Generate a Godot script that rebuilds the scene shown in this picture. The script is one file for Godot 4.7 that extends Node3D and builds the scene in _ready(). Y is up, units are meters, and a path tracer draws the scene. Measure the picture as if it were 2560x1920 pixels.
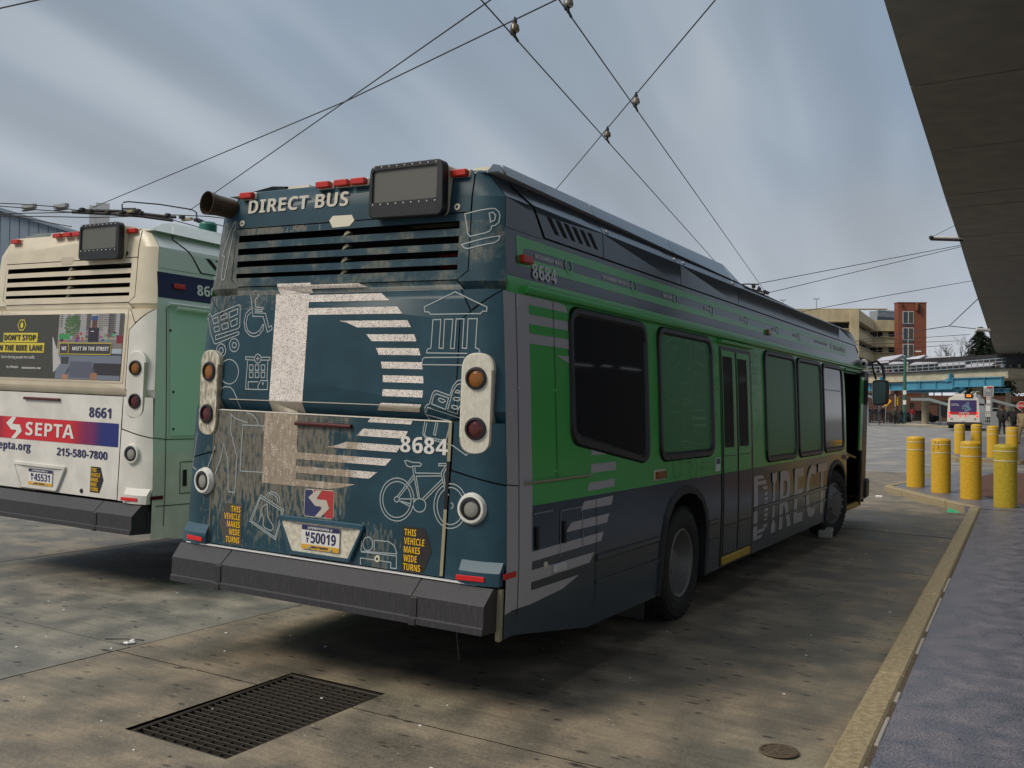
extends Node3D

var rng := RandomNumberGenerator.new()
var M := {}
var cam_pos := Vector3(4.078, 1.778, 4.758)
var cam_basis := Basis(Vector3(0.8701342, 0.0089978, -0.4927327), Vector3(0.0021728, 0.9997535, 0.0220936), Vector3(0.4928101, -0.020295, 0.8699002))
# the buses stand on the cross slope of the road
var lean := Basis(Vector3(0.9996255, -0.0273641, 0.0001856), Vector3(0.0273648, 0.9996025, -0.0067799), Vector3(0.0, 0.0067825, 0.999977))
var counts := {}

# ------------------------------------------------------------------ naming and committing
func numbered(called: String) -> String:
	var n: int = counts.get(called, 0)
	counts[called] = n + 1
	return called if n == 0 else "%s_%03d" % [called, n]

func tag(o: Node, label: String, category: String, group := "", kind := "") -> Node:
	if label: o.set_meta("label", label)
	if category: o.set_meta("category", category)
	if group: o.set_meta("group", group)
	if kind: o.set_meta("kind", kind)
	return o

func thing(called: String, label: String, category: String, xf := Transform3D(), group := "") -> Node3D:
	var o := Node3D.new()
	o.name = numbered(called)
	add_child(o, true)
	o.transform = xf
	tag(o, label, category, group)
	return o

func obj(called: String, mesh: Mesh, mat: Material, parent: Node = self, xf := Transform3D()) -> MeshInstance3D:
	var o := MeshInstance3D.new()
	o.name = called if parent != self else numbered(called)
	o.mesh = mesh
	o.material_override = mat
	o.transform = xf
	parent.add_child(o, true)
	return o

func fin(called: String, st: SurfaceTool, mat: Material, parent: Node = self, xf := Transform3D()) -> MeshInstance3D:
	return obj(called, st.commit(), mat, parent, xf)

func stuff(o: Node) -> Node:
	o.set_meta("kind", "stuff")
	return o

func structure(o: Node) -> Node:
	o.set_meta("kind", "structure")
	return o

func st_new() -> SurfaceTool:
	var st := SurfaceTool.new()
	st.begin(Mesh.PRIMITIVE_TRIANGLES)
	return st

# ------------------------------------------------------------------ materials
func lin(r: float, g: float, b: float) -> Color:
	return Color(r, g, b).linear_to_srgb()

func mat(key: String, r: float, g: float, b: float, rough := 0.6, metal := 0.0) -> StandardMaterial3D:
	if M.has(key): return M[key]
	var m := StandardMaterial3D.new()
	m.resource_name = key
	m.albedo_color = lin(r, g, b)
	m.roughness = rough
	m.metallic = metal
	M[key] = m
	return m

func noise(freq: float, sd: int, oct := 4) -> FastNoiseLite:
	var n := FastNoiseLite.new()
	n.seed = sd
	n.frequency = freq
	n.fractal_octaves = oct
	n.noise_type = FastNoiseLite.TYPE_SIMPLEX_SMOOTH
	return n

# a painted, concrete or metal surface with grain and wear, mapped in the object's own axes
func worn(key: String, a: Color, b: Color, rough := 0.6, scale := 1.0, freq := 0.02, bump := 0.0, stretch := Vector3.ONE, metal := 0.0, oct := 5) -> StandardMaterial3D:
	if M.has(key): return M[key]
	var m := mat(key, 1, 1, 1, rough, metal)
	var t := NoiseTexture2D.new()
	t.width = 512; t.height = 512; t.seamless = true
	t.noise = noise(freq, key.hash() % 1000, oct)
	var g := Gradient.new()
	g.set_color(0, lin(a.r, a.g, a.b)); g.set_color(1, lin(b.r, b.g, b.b))
	g.set_offset(0, 0.22); g.set_offset(1, 0.78)
	t.color_ramp = g
	m.albedo_texture = t
	m.uv1_triplanar = true
	m.uv1_scale = stretch * scale
	if bump > 0.0:
		var nt := NoiseTexture2D.new()
		nt.width = 512; nt.height = 512; nt.seamless = true
		nt.noise = noise(freq * 2.5, key.hash() % 1000 + 7, oct)
		nt.as_normal_map = true
		nt.bump_strength = 6.0
		m.normal_enabled = true
		m.normal_texture = nt
		m.normal_scale = bump
	return m

# ------------------------------------------------------------------ basic shapes
func tri(st: SurfaceTool, a: Vector3, b: Vector3, c: Vector3, n := Vector3.ZERO) -> void:
	# visible from the side that n points to (default: a, b, c counter-clockwise)
	var f := (b - a).cross(c - a)
	if n == Vector3.ZERO: n = f
	n = n.normalized()
	if f.dot(n) > 0.0:
		for p in [a, c, b]:
			st.set_normal(n); st.set_uv(Vector2(p.x, p.y)); st.add_vertex(p)
	else:
		for p in [a, b, c]:
			st.set_normal(n); st.set_uv(Vector2(p.x, p.y)); st.add_vertex(p)

func quad(st: SurfaceTool, a: Vector3, b: Vector3, c: Vector3, d: Vector3, n := Vector3.ZERO) -> void:
	if n == Vector3.ZERO:
		n = (b - a).cross(c - a) + (c - a).cross(d - a)
	tri(st, a, b, c, n); tri(st, a, c, d, n)

func box(st: SurfaceTool, c: Vector3, s: Vector3, bevel := 0.0, xf := Transform3D()) -> void:
	var h := s * 0.5
	var b := minf(bevel, minf(h.x, minf(h.y, h.z)) * 0.9)
	var ax := [Vector3.RIGHT, Vector3.UP, Vector3.BACK]
	for i in 3:
		var u: Vector3 = ax[(i + 1) % 3]; var v: Vector3 = ax[(i + 2) % 3]; var w: Vector3 = ax[i]
		var hu: float = h[(i + 1) % 3]; var hv: float = h[(i + 2) % 3]; var hw: float = h[i]
		for sg in [-1.0, 1.0]:
			var o: Vector3 = c + w * hw * sg
			var q := [o - u * (hu - b) - v * (hv - b), o + u * (hu - b) - v * (hv - b), o + u * (hu - b) + v * (hv - b), o - u * (hu - b) + v * (hv - b)]
			quad(st, xf * q[0], xf * q[1], xf * q[2], xf * q[3], xf.basis * w * sg)
			if b > 0.0:
				for sv in [-1.0, 1.0]:   # edges between w and v faces
					var e1: Vector3 = o + v * (hv - b) * sv
					var e2: Vector3 = c + w * (hw - b) * sg + v * hv * sv
					quad(st, xf * (e1 - u * (hu - b)), xf * (e1 + u * (hu - b)), xf * (e2 + u * (hu - b)), xf * (e2 - u * (hu - b)), xf.basis * (w * sg + v * sv))
	if b > 0.0:
		for sx in [-1.0, 1.0]:
			for sy in [-1.0, 1.0]:
				for sz in [-1.0, 1.0]:
					var g := Vector3(sx, sy, sz)
					tri(st, xf * (c + Vector3(h.x, h.y - b, h.z - b) * g), xf * (c + Vector3(h.x - b, h.y, h.z - b) * g), xf * (c + Vector3(h.x - b, h.y - b, h.z) * g), xf.basis * g)

func boxed(c: Vector3, s: Vector3, bevel := 0.0, xf := Transform3D()) -> ArrayMesh:
	var st := st_new()
	box(st, c, s, bevel, xf)
	return st.commit()

func frame_of(d: Vector3) -> Basis:
	var y := d.normalized()
	var x := y.cross(Vector3.UP if absf(y.y) < 0.95 else Vector3.RIGHT).normalized()
	return Basis(x, y, x.cross(y))

# profile of (radius, height) pairs turned round the y axis of xf
func lathe(st: SurfaceTool, prof: Array, seg := 20, xf := Transform3D()) -> void:
	for k in prof.size() - 1:
		var p: Vector2 = prof[k]; var q: Vector2 = prof[k + 1]
		var d := q - p
		if d.length() < 1e-6: continue
		var nn := Vector2(d.y, -d.x).normalized()
		for i in seg:
			var a := TAU * i / seg; var b := TAU * (i + 1) / seg
			var ca := Vector3(cos(a), 0, sin(a)); var cb := Vector3(cos(b), 0, sin(b))
			var v := [ca * p.x + Vector3.UP * p.y, cb * p.x + Vector3.UP * p.y, cb * q.x + Vector3.UP * q.y, ca * q.x + Vector3.UP * q.y]
			var na := xf.basis * (ca * nn.x + Vector3.UP * nn.y); var nb := xf.basis * (cb * nn.x + Vector3.UP * nn.y)
			var idx := [[0, 1, 2], [0, 2, 3]]
			for t in idx:
				var P := []
				for j in t: P.append(xf * v[j])
				var N := []
				for j in t: N.append(na if j in [0, 3] else nb)
				var f: Vector3 = (P[1] - P[0]).cross(P[2] - P[0])
				if f.length() < 1e-10: continue
				var ord := [0, 2, 1] if f.dot(N[0] + N[1] + N[2]) > 0.0 else [0, 1, 2]
				for j in ord:
					st.set_normal(N[j].normalized()); st.set_uv(Vector2(P[j].x, P[j].y)); st.add_vertex(P[j])

func tube(st: SurfaceTool, pts: Array, r: float, seg := 8, r2 := -1.0) -> void:
	if r2 < 0.0: r2 = r
	var rings := []
	for i in pts.size():
		var d: Vector3 = (pts[mini(i + 1, pts.size() - 1)] - pts[maxi(i - 1, 0)])
		var b := frame_of(d)
		var rr := lerpf(r, r2, float(i) / maxi(1, pts.size() - 1))
		var ring := []
		for k in seg:
			var a := TAU * k / seg
			var n := b.x * cos(a) + b.z * sin(a)
			ring.append([pts[i] + n * rr, n])
		rings.append(ring)
	for i in pts.size() - 1:
		for k in seg:
			var A: Array = rings[i][k]; var B: Array = rings[i][(k + 1) % seg]; var C: Array = rings[i + 1][(k + 1) % seg]; var D: Array = rings[i + 1][k]
			for t in [[A, B, C], [A, C, D]]:
				var f: Vector3 = (t[1][0] - t[0][0]).cross(t[2][0] - t[0][0])
				var ord := [0, 2, 1] if f.dot(t[0][1] + t[1][1] + t[2][1]) > 0.0 else [0, 1, 2]
				for j in ord:
					st.set_normal(t[j][1]); st.set_uv(Vector2.ZERO); st.add_vertex(t[j][0])
	for e in [0, pts.size() - 1]:
		var out: Vector3 = (pts[0] - pts[1]) if e == 0 else (pts[e] - pts[e - 1])
		for k in seg:
			tri(st, pts[e], rings[e][k][0], rings[e][(k + 1) % seg][0], out)

func tubed(pts: Array, r: float, seg := 8, r2 := -1.0) -> ArrayMesh:
	var st := st_new()
	tube(st, pts, r, seg, r2)
	return st.commit()

# a flat polygon (x, y) given depth along z of xf
func prism(st: SurfaceTool, poly: PackedVector2Array, z0: float, z1: float, xf := Transform3D()) -> void:
	var ids := Geometry2D.triangulate_polygon(poly)
	for i in range(0, ids.size(), 3):
		for z in [z0, z1]:
			var n: Vector3 = xf.basis * Vector3(0, 0, 1.0 if z == maxf(z0, z1) else -1.0)
			var p := []
			for j in 3: p.append(xf * Vector3(poly[ids[i + j]].x, poly[ids[i + j]].y, z))
			tri(st, p[0], p[1], p[2], n)
	var cw := Geometry2D.is_polygon_clockwise(poly)
	for i in poly.size():
		var a := poly[i]; var b := poly[(i + 1) % poly.size()]
		var d := b - a
		var n2 := Vector2(d.y, -d.x) * (-1.0 if cw else 1.0)
		quad(st, xf * Vector3(a.x, a.y, z0), xf * Vector3(b.x, b.y, z0), xf * Vector3(b.x, b.y, z1), xf * Vector3(a.x, a.y, z1), xf.basis * Vector3(n2.x, n2.y, 0))

func rounded(pts: Array, r: float, n := 4) -> PackedVector2Array:
	var out := PackedVector2Array()
	var k := pts.size()
	for i in k:
		var p: Vector2 = pts[i]; var a: Vector2 = pts[(i + k - 1) % k]; var b: Vector2 = pts[(i + 1) % k]
		var da := (a - p).normalized(); var db := (b - p).normalized()
		var half := acos(clampf(da.dot(db), -1, 1)) * 0.5
		var t := minf(r / maxf(tan(half), 0.05), minf((a - p).length(), (b - p).length()) * 0.49)
		for j in n + 1:
			var s := float(j) / n
			out.append((p + da * t).lerp(p, s).lerp(p.lerp(p + db * t, s), s))
	return out

func V2(l: Array) -> PackedVector2Array:
	var o := PackedVector2Array()
	for i in range(0, l.size(), 2): o.append(Vector2(l[i], l[i + 1]))
	return o

func rect(x0: float, y0: float, x1: float, y1: float) -> PackedVector2Array:
	return PackedVector2Array([Vector2(x0, y0), Vector2(x1, y0), Vector2(x1, y1), Vector2(x0, y1)])

# ------------------------------------------------------------------ the skin of a bus
const WY := [0.2, 0.9, 1.4, 2.0, 2.55, 2.83, 3.04, 3.3, 3.34]
const WX := [1.295, 1.295, 1.275, 1.24, 1.20, 1.165, 1.15, 0.92, 0.88]
const ZY := [0.2, 1.695, 1.697, 1.765, 2.48, 2.485, 2.53, 2.95, 3.2, 3.34]
const ZZ := [0.0, 0.0, -0.055, -0.015, -0.045, -0.085, -0.05, -0.08, -0.10, -0.40]

func pw(xs: Array, ys: Array, v: float) -> float:
	for i in xs.size() - 1:
		if v <= xs[i + 1]:
			return lerpf(ys[i], ys[i + 1], clampf((v - xs[i]) / (xs[i + 1] - xs[i]), 0, 1))
	return ys[-1]

func half_w(y: float) -> float: return pw(WY, WX, y)
func rear_z(y: float) -> float: return pw(ZY, ZZ, y)
func edge_z(y: float) -> float: return rear_z(y) - 0.055

func skin(mode: int, u: float, v: float) -> Vector3:
	match mode:
		0:
			var t := absf(u) / half_w(v)
			return Vector3(u, v, rear_z(v) - (0.055 * pow((t - 0.86) / 0.14, 2.0) if t > 0.86 else 0.0))
		1: return Vector3(half_w(v), v, u)
		2: return Vector3(-half_w(v), v, u)
	return Vector3(u, v, 0)

func skin_n(mode: int, u: float, v: float) -> Vector3:
	if mode == 3: return Vector3.BACK
	var e := 0.0008
	var n := (skin(mode, u + e, v) - skin(mode, u - e, v)).cross(skin(mode, u, v + e) - skin(mode, u, v - e)).normalized()
	return -n if (mode == 1) else n

# lay a flat outline on the skin, cut where the skin bends
func drape(st: SurfaceTool, poly: PackedVector2Array, mode: int, off: float) -> void:
	if poly.size() < 3: return
	var lo := poly[0]; var hi := poly[0]
	for p in poly:
		lo = lo.min(p); hi = hi.max(p)
	var us := [lo.x - 0.001]; var vs := [lo.y - 0.001]
	if mode == 0:
		for c in [-1.27, -1.24, -1.21, -1.18, -1.15, -1.12, -1.09, -1.06, -1.03, -1.0, -0.96, 0.96, 1.0, 1.03, 1.06, 1.09, 1.12, 1.15, 1.18, 1.21, 1.24, 1.27]:
			if c > lo.x + 1e-4 and c < hi.x - 1e-4: us.append(c)
	for c in (ZY + WY if mode == 0 else (WY if mode != 3 else [])):
		if c > lo.y + 1e-4 and c < hi.y - 1e-4: vs.append(c)
	vs.sort(); us.append(hi.x + 0.001); vs.append(hi.y + 0.001)
	for i in us.size() - 1:
		for j in vs.size() - 1:
			if vs[j + 1] - vs[j] < 1e-4: continue
			var parts: Array = [poly]
			if us.size() > 2 or vs.size() > 2:
				parts = Geometry2D.intersect_polygons(poly, rect(us[i], vs[j], us[i + 1], vs[j + 1]))
			for q: PackedVector2Array in parts:
				var ids := Geometry2D.triangulate_polygon(q)
				for k in range(0, ids.size(), 3):
					var t := [q[ids[k]], q[ids[k + 1]], q[ids[k + 2]]]
					var cen: Vector2 = (t[0] + t[1] + t[2]) / 3.0
					var cs := skin_n(mode, cen.x, cen.y)
					var P := []; var N := []
					for p: Vector2 in t:
						var w := p + (cen - p).limit_length(0.004)
						var n := skin_n(mode, w.x, w.y)
						N.append(n); P.append(skin(mode, p.x, p.y) + n * off)
					var f: Vector3 = (P[1] - P[0]).cross(P[2] - P[0])
					var ord := [0, 2, 1] if f.dot(cs) > 0.0 else [0, 1, 2]
					for m in ord:
						st.set_normal(N[m])
						st.set_uv(Vector2((t[m].x + 1.35) / 2.7, 1.0 - (t[m].y - 0.3) / 3.1) if mode == 0 else t[m] * 0.5)
						st.add_vertex(P[m])

# mitred ribbon along a polyline
func ribbon(st: SurfaceTool, pts: PackedVector2Array, w: float, mode: int, off: float) -> void:
	var k := pts.size()
	var closed := k > 3 and pts[0].distance_to(pts[k - 1]) < 1e-5
	var L := PackedVector2Array(); var R := PackedVector2Array()
	for i in k:
		var a := pts[i - 1] if i > 0 else (pts[k - 2] if closed else pts[0] * 2.0 - pts[1])
		var b := pts[i + 1] if i < k - 1 else (pts[1] if closed else pts[k - 1] * 2.0 - pts[k - 2])
		var d1 := (pts[i] - a).normalized(); var d2 := (b - pts[i]).normalized()
		var n1 := Vector2(-d1.y, d1.x); var n2 := Vector2(-d2.y, d2.x)
		var m := (n1 + n2).normalized()
		if m == Vector2.ZERO: m = n1
		var s := minf(1.0 / maxf(m.dot(n1), 0.1), 2.2) * w * 0.5
		L.append(pts[i] + m * s); R.append(pts[i] - m * s)
	for i in k - 1:
		if pts[i].distance_to(pts[i + 1]) > 1e-4:
			drape(st, PackedVector2Array([L[i], R[i], R[i + 1], L[i + 1]]), mode, off)

func print_on(called: String, polys: Array, mode: int, off: float, m: Material, parent: Node) -> MeshInstance3D:
	var st := st_new()
	for p in polys: drape(st, p, mode, off)
	return fin(called, st, m, parent)

func lines_on(called: String, lines: Array, w: float, mode: int, off: float, m: Material, parent: Node, scale := 0.001) -> MeshInstance3D:
	var st := st_new()
	for l: Array in lines:
		var v := V2(l)
		for i in v.size(): v[i] *= scale
		ribbon(st, v, w, mode, off)
	return fin(called, st, m, parent)

func skin_frame(mode: int, u: float, v: float, off := 0.0) -> Transform3D:
	var n := skin_n(mode, u, v)
	var x := (skin(mode, u + 0.002, v) - skin(mode, u - 0.002, v)).normalized()
	if mode == 1: x = -x
	var y := n.cross(x).normalized()
	return Transform3D(Basis(x, y, n), skin(mode, u, v) + n * off)

# lettering that fills a box w by h standing on its lower left corner at (u, v) of the skin
func text_mesh(s: String, bold := true) -> TextMesh:
	var key := "text:" + s + str(bold)
	if M.has(key): return M[key]
	var f := SystemFont.new()
	f.font_names = PackedStringArray(["Droid Sans"])
	f.font_weight = 700 if bold else 400
	var t := TextMesh.new()
	t.font = f
	t.text = s
	t.font_size = 64
	t.pixel_size = 0.01
	t.depth = 0.02
	t.curve_step = 2.0
	M[key] = t
	return t

func letters(called: String, s: String, xf: Transform3D, w: float, h: float, m: Material, parent: Node, bold := true) -> MeshInstance3D:
	var t := text_mesh(s, bold)
	var bb := t.get_aabb()
	var sc := Vector3(w / bb.size.x, h / bb.size.y, 0.1)
	var b := xf.basis * Basis.from_scale(sc)
	var at: Vector3 = xf.origin - b * Vector3(bb.position.x, bb.position.y, bb.position.z)
	return obj(called, t, m, parent, Transform3D(b, at))

func letters_on(called: String, s: String, mode: int, u: float, v: float, w: float, h: float, m: Material, parent: Node, off := 0.003, bold := true) -> MeshInstance3D:
	var du := w * 0.5 * (-1.0 if mode == 1 else 1.0)
	var xf := skin_frame(mode, u + du, v + h * 0.5, off)
	xf.origin -= xf.basis.x * w * 0.5 + xf.basis.y * h * 0.5
	return letters(called, s, xf, w, h, m, parent, bold)

func at(px: float, py: float, depth: float) -> Vector3:
	var d := Vector3(px - 1280.0, 960.0 - py, -2409.77) / 2409.77
	return cam_pos + cam_basis * d * depth

func ground_y(x: float, z: float) -> float:
	var a := -0.02737 * clampf(x, -9.0, 4.0) + 0.00678 * clampf(z, -22.0, 6.0)
	var s := smoothstep(-13.0, -22.0, z)
	return lerpf(a, -0.14, s)

# ------------------------------------------------------------------ textures of the buses
# print and dirt of the rear: colours over x -1.35..1.35, y 0.3..3.4
func grime_textures() -> void:
	var W := 860; var H := 988
	var n1 := noise(0.012, 3).get_image(W, H); var n2 := noise(0.06, 11, 3).get_image(W, H); var n3 := noise(0.3, 5, 2).get_image(W, H)
	var nd := noise(0.10, 21, 3)
	var big := nd.get_image(W, H / 4 + 1)
	var b1 := n1.get_data(); var b2 := n2.get_data(); var b3 := n3.get_data(); var bd := big.get_data()
	var teal := PackedByteArray(); teal.resize(W * H * 3)
	var white := PackedByteArray(); white.resize(W * H * 3)
	var ct := Vector3(35, 64, 77); var cg := Vector3(108, 106, 98); var cg2 := Vector3(92, 90, 83)
	for j in H:
		var y := 3.4 - 3.1 * (j + 0.5) / H
		for i in W:
			var x := -1.35 + 2.7 * (i + 0.5) / W
			var k := j * W + i
			var a := b1[k] / 255.0 - 0.5; var b := b2[k] / 255.0 - 0.5; var c := b3[k] / 255.0 - 0.5
			var dr := bd[(j / 4) * W + i] / 255.0 - 0.5     # vertical runs
			var g := 0.0
			if y < 1.70 and x > -1.02:
				g = clampf((0.16 - x + a * 0.5 + dr * 0.3) * 6.0, 0, 1) * clampf((y - 0.93 + dr * 0.75 + a * 0.2) * 6.0, 0.0, 1)
				g = maxf(g, clampf((y - 1.6 + a * 0.1) * 12.0, 0, 0.9) * clampf((0.3 - x) * 5.0, 0, 1))
				if x > 0.18: g = maxf(g * 0.3, 0.85 if absf(x - 0.42 + a * 0.15) < 0.09 + dr * 0.12 and y < 0.97 + dr * 0.3 else 0.0)
				if g > 0.3 and dr + b * 0.5 < -0.20 - 0.12 * (y - 0.95): g *= 0.42
				if y < 1.0: g = maxf(g * 0.8, 0.55 if dr + b * 0.4 > 0.22 and x < -0.3 else 0.0)
			elif x < -0.93 and y < 1.70:
				g = 0.5 if dr + b * 0.5 > 0.14 and x > -1.12 else 0.0
			elif y > 2.48 and y < 2.95:
				var e := clampf((-0.55 - x + a * 0.8) * 3.0, 0, 1) * 0.8
				if y < 2.895: e = maxf(e, clampf((0.2 + a * 2.2 + b * 0.8), 0, 0.75))
				if y > 2.9: e = 0.9 if (dr + a + (-0.5 - x) * 0.6) > -0.02 and x > -0.95 and x < -0.2 else e * 0.4
				g = e
			if x < -0.95 and y > 2.1 and y < 3.0:
				g = maxf(g, clampf((dr * 1.6 + 0.55 + (y - 2.5) * 0.4 + (x + 1.12) * 0.6), 0, 1) * clampf((y - 2.12) * 5.0, 0, 1) * 0.9)
			if y > 2.38 and y < 2.5 and x > -1.0 and x < -0.45 and a + b > 0.02: g = maxf(g, 0.7)
			var col := ct * (1.0 + a * 0.18 + c * 0.05)
			col = col.lerp((cg if dr > -0.05 else cg2) * (1.0 + c * 0.18 + b * 0.12), g)
			teal[k * 3] = clampi(int(col.x), 0, 255); teal[k * 3 + 1] = clampi(int(col.y), 0, 255); teal[k * 3 + 2] = clampi(int(col.z), 0, 255)
			# white film: speckled above, tan with scratches at the lower left
			var w := Vector3(226, 217, 211)
			if c + b * 0.3 < -0.16: w = Vector3(140, 136, 134)
			if y < 1.70:
				var t := clampf((0.35 - x + a * 0.7) * 3.0, 0, 1)
				var tan := Vector3(150, 136, 120) * (1.0 + b * 0.15)
				if dr * 0.7 + c * 0.9 > 0.24: tan = Vector3(214, 206, 196)
				w = w.lerp(tan, t)
			elif y < 1.77: w = w.lerp(Vector3(158, 148, 128), 0.7)
			w *= 1.0 + a * 0.1
			white[k * 3] = clampi(int(w.x), 0, 255); white[k * 3 + 1] = clampi(int(w.y), 0, 255); white[k * 3 + 2] = clampi(int(w.z), 0, 255)
	var m := mat("teal_film", 1, 1, 1, 0.42)
	m.metallic_specular = 0.38
	m.albedo_texture = ImageTexture.create_from_image(Image.create_from_data(W, H, false, Image.FORMAT_RGB8, teal))
	m = mat("white_film", 1, 1, 1, 0.45)
	m.albedo_texture = ImageTexture.create_from_image(Image.create_from_data(W, H, false, Image.FORMAT_RGB8, white))

func lamp(called: String, xf: Transform3D, r: float, lens: Material, parent: Node) -> void:
	# round lamp, axis along z of xf: dark bezel with a lens
	var t := xf * Transform3D(Basis(Vector3.RIGHT, PI / 2))
	var st := st_new()
	lathe(st, [Vector2(r * 0.72, 0.006), Vector2(r * 0.76, 0.016), Vector2(r * 0.95, 0.014), Vector2(r, 0.0)], 24, t)
	var b := fin(called, st, M.rubber, parent)
	st = st_new()
	lathe(st, [Vector2(0.0, 0.013), Vector2(r * 0.4, 0.011), Vector2(r * 0.74, 0.004)], 20, t)
	fin("lens", st, lens, b)

func capsule2(cx: float, cy: float, w: float, h: float) -> PackedVector2Array:
	return rounded([Vector2(cx - w / 2, cy - h / 2), Vector2(cx + w / 2, cy - h / 2), Vector2(cx + w / 2, cy + h / 2), Vector2(cx - w / 2, cy + h / 2)], w * 0.62, 8)

# a raised ring of rubber round an opening in the skin
func ring_on(st: SurfaceTool, outer: PackedVector2Array, inner: PackedVector2Array, mode: int, h: float) -> void:
	for i in outer.size():
		var j := (i + 1) % outer.size()
		var P := []
		for q in [outer[i], outer[j], inner[j], inner[i]]:
			P.append([skin(mode, q.x, q.y), skin_n(mode, q.x, q.y)])
		var mid := []
		for e in [[P[0], P[3]], [P[1], P[2]]]: mid.append([(e[0][0] + e[1][0]) * 0.5, e[0][1]])
		var a: Vector3 = P[0][0] + P[0][1] * 0.0; var b: Vector3 = P[1][0]
		var a1: Vector3 = P[0][0].lerp(P[3][0], 0.2) + P[0][1] * h; var b1: Vector3 = P[1][0].lerp(P[2][0], 0.2) + P[1][1] * h
		var a2: Vector3 = P[0][0].lerp(P[3][0], 0.7) + P[0][1] * h; var b2: Vector3 = P[1][0].lerp(P[2][0], 0.7) + P[1][1] * h
		var a3: Vector3 = P[3][0] + P[3][1] * 0.003; var b3: Vector3 = P[2][0] + P[2][1] * 0.003
		var n: Vector3 = P[0][1]
		var out: Vector3 = (P[0][0] - P[3][0]).normalized()
		quad(st, a, b, b1, a1, out + n * 0.4); quad(st, a1, b1, b2, a2, n); quad(st, a2, b2, b3, a3, n - out)

func side_window(z0: float, z1: float, y0a: float, y0b: float, y1: float, glass: Material, bus: Node, mode := 1) -> MeshInstance3D:
	# z0 is the rear edge; the lower edge runs from y0a (rear) to y0b (front)
	var o := [Vector2(z0, y0a), Vector2(z1, y0b), Vector2(z1, y1), Vector2(z0, y1)]
	var w := 0.075
	var i := [Vector2(z0 - w, y0a + w), Vector2(z1 + w, y0b + w), Vector2(z1 + w, y1 - w * 0.85), Vector2(z0 - w, y1 - w * 0.85)]
	var st := st_new()
	ring_on(st, rounded(o, 0.14, 6), rounded(i, 0.10, 6), mode, 0.02)
	var f := fin("window", st, M.rubber, bus)
	print_on("pane", [rounded(i, 0.10, 6)], mode, 0.0045, glass, f)
	return f

func wheel(bus: Node, xf: Transform3D, dual: bool) -> void:
	var w := Node3D.new(); w.name = "wheel"; bus.add_child(w, true); w.transform = xf * Transform3D(Basis(Vector3(0, 0, 1), -PI / 2))
	var st := st_new()
	lathe(st, [Vector2(0.30, -0.26), Vector2(0.44, -0.26), Vector2(0.475, -0.23), Vector2(0.482, -0.13), Vector2(0.475, -0.03), Vector2(0.455, 0.0), Vector2(0.40, 0.012), Vector2(0.33, 0.008), Vector2(0.295, -0.01)], 40)
	for k in 46:
		var a := TAU * k / 46.0
		box(st, Vector3(0, 0, 0), Vector3(0.012, 0.05, 0.03), 0.0, Transform3D(Basis(Vector3.UP, a), Vector3(0.478 * cos(a), -0.03, -0.478 * sin(a))))
	fin("tyre", st, M.tyre, w)
	st = st_new()
	if dual:
		lathe(st, [Vector2(0.295, -0.01), Vector2(0.285, 0.0), Vector2(0.272, -0.01), Vector2(0.255, -0.06), Vector2(0.235, -0.12), Vector2(0.215, -0.165), Vector2(0.12, -0.17), Vector2(0.115, -0.10), Vector2(0.085, -0.07), Vector2(0.0, -0.07)], 32)
	else:
		lathe(st, [Vector2(0.295, -0.01), Vector2(0.28, 0.0), Vector2(0.265, -0.03), Vector2(0.24, -0.02), Vector2(0.17, 0.04), Vector2(0.10, 0.05), Vector2(0.0, 0.06)], 32)
	fin("rim", st, M.rim, w)
	st = st_new()
	for k in 10:
		var a := TAU * k / 10.0
		var yb := -0.17 if dual else 0.035
		lathe(st, [Vector2(0.016, yb), Vector2(0.014, yb + 0.03), Vector2(0.0, yb + 0.034)], 6, Transform3D(Basis(), Vector3(0.168 * cos(a), 0, 0.168 * sin(a))))
	stuff(fin("wheel_nut", st, M.steel, w))
	st = st_new()
	lathe(st, [Vector2(0.22, -0.27), Vector2(0.48, -0.27), Vector2(0.48, -0.62), Vector2(0.2, -0.62)], 24)
	if dual: fin("inner_tyre", st, M.tyre, w)

const ARCH_R := [-2.50, 0.31, -2.545, 0.72, -2.63, 0.93, -2.80, 1.08, -3.0, 1.145, -3.2, 1.155, -3.4, 1.12, -3.58, 1.03, -3.70, 0.88, -3.745, 0.72, -3.70, 0.31]
const ARCH_F := [-8.80, 0.31, -8.92, 0.72, -9.03, 0.93, -9.2, 1.06, -9.42, 1.115, -9.62, 1.125, -9.82, 1.09, -10.0, 1.02, -10.15, 0.9, -10.235, 0.72, -10.235, 0.31]

func wide_turns(bus: Node, u: float, v: float, k: float, flip: bool, arrow: Material) -> void:
	# yellow THIS VEHICLE MAKES WIDE TURNS on a dark arrow
	var w := 0.148 * k; var h := 0.262 * k
	var a := V2([u - 0.012, v - 0.012, u + w * 0.93, v - 0.012, u + w * 1.35, v + h * 0.48, u + w * 0.99, v + h, u - 0.012, v + h])
	if flip:
		a = V2([u + w + 0.012, v - 0.012, u + w * 0.05, v - 0.012, u - w * 0.35, v + h * 0.48, u + 0.01, v + h, u + w + 0.012, v + h])
	print_on("warning_arrow", [a], 0, 0.0026, arrow, bus)
	var words := ["TURNS", "WIDE", "MAKES", "VEHICLE", "THIS"]
	var ww := [0.84, 0.66, 0.80, 1.0, 0.58]
	for i in 5:
		var wi: float = ww[i] * w
		letters_on("lettering", words[i], 0, u + (w - wi if flip else 0.0), v + i * h * 0.198, wi, h * 0.155, M.yellow_print, bus, 0.0045)

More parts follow.
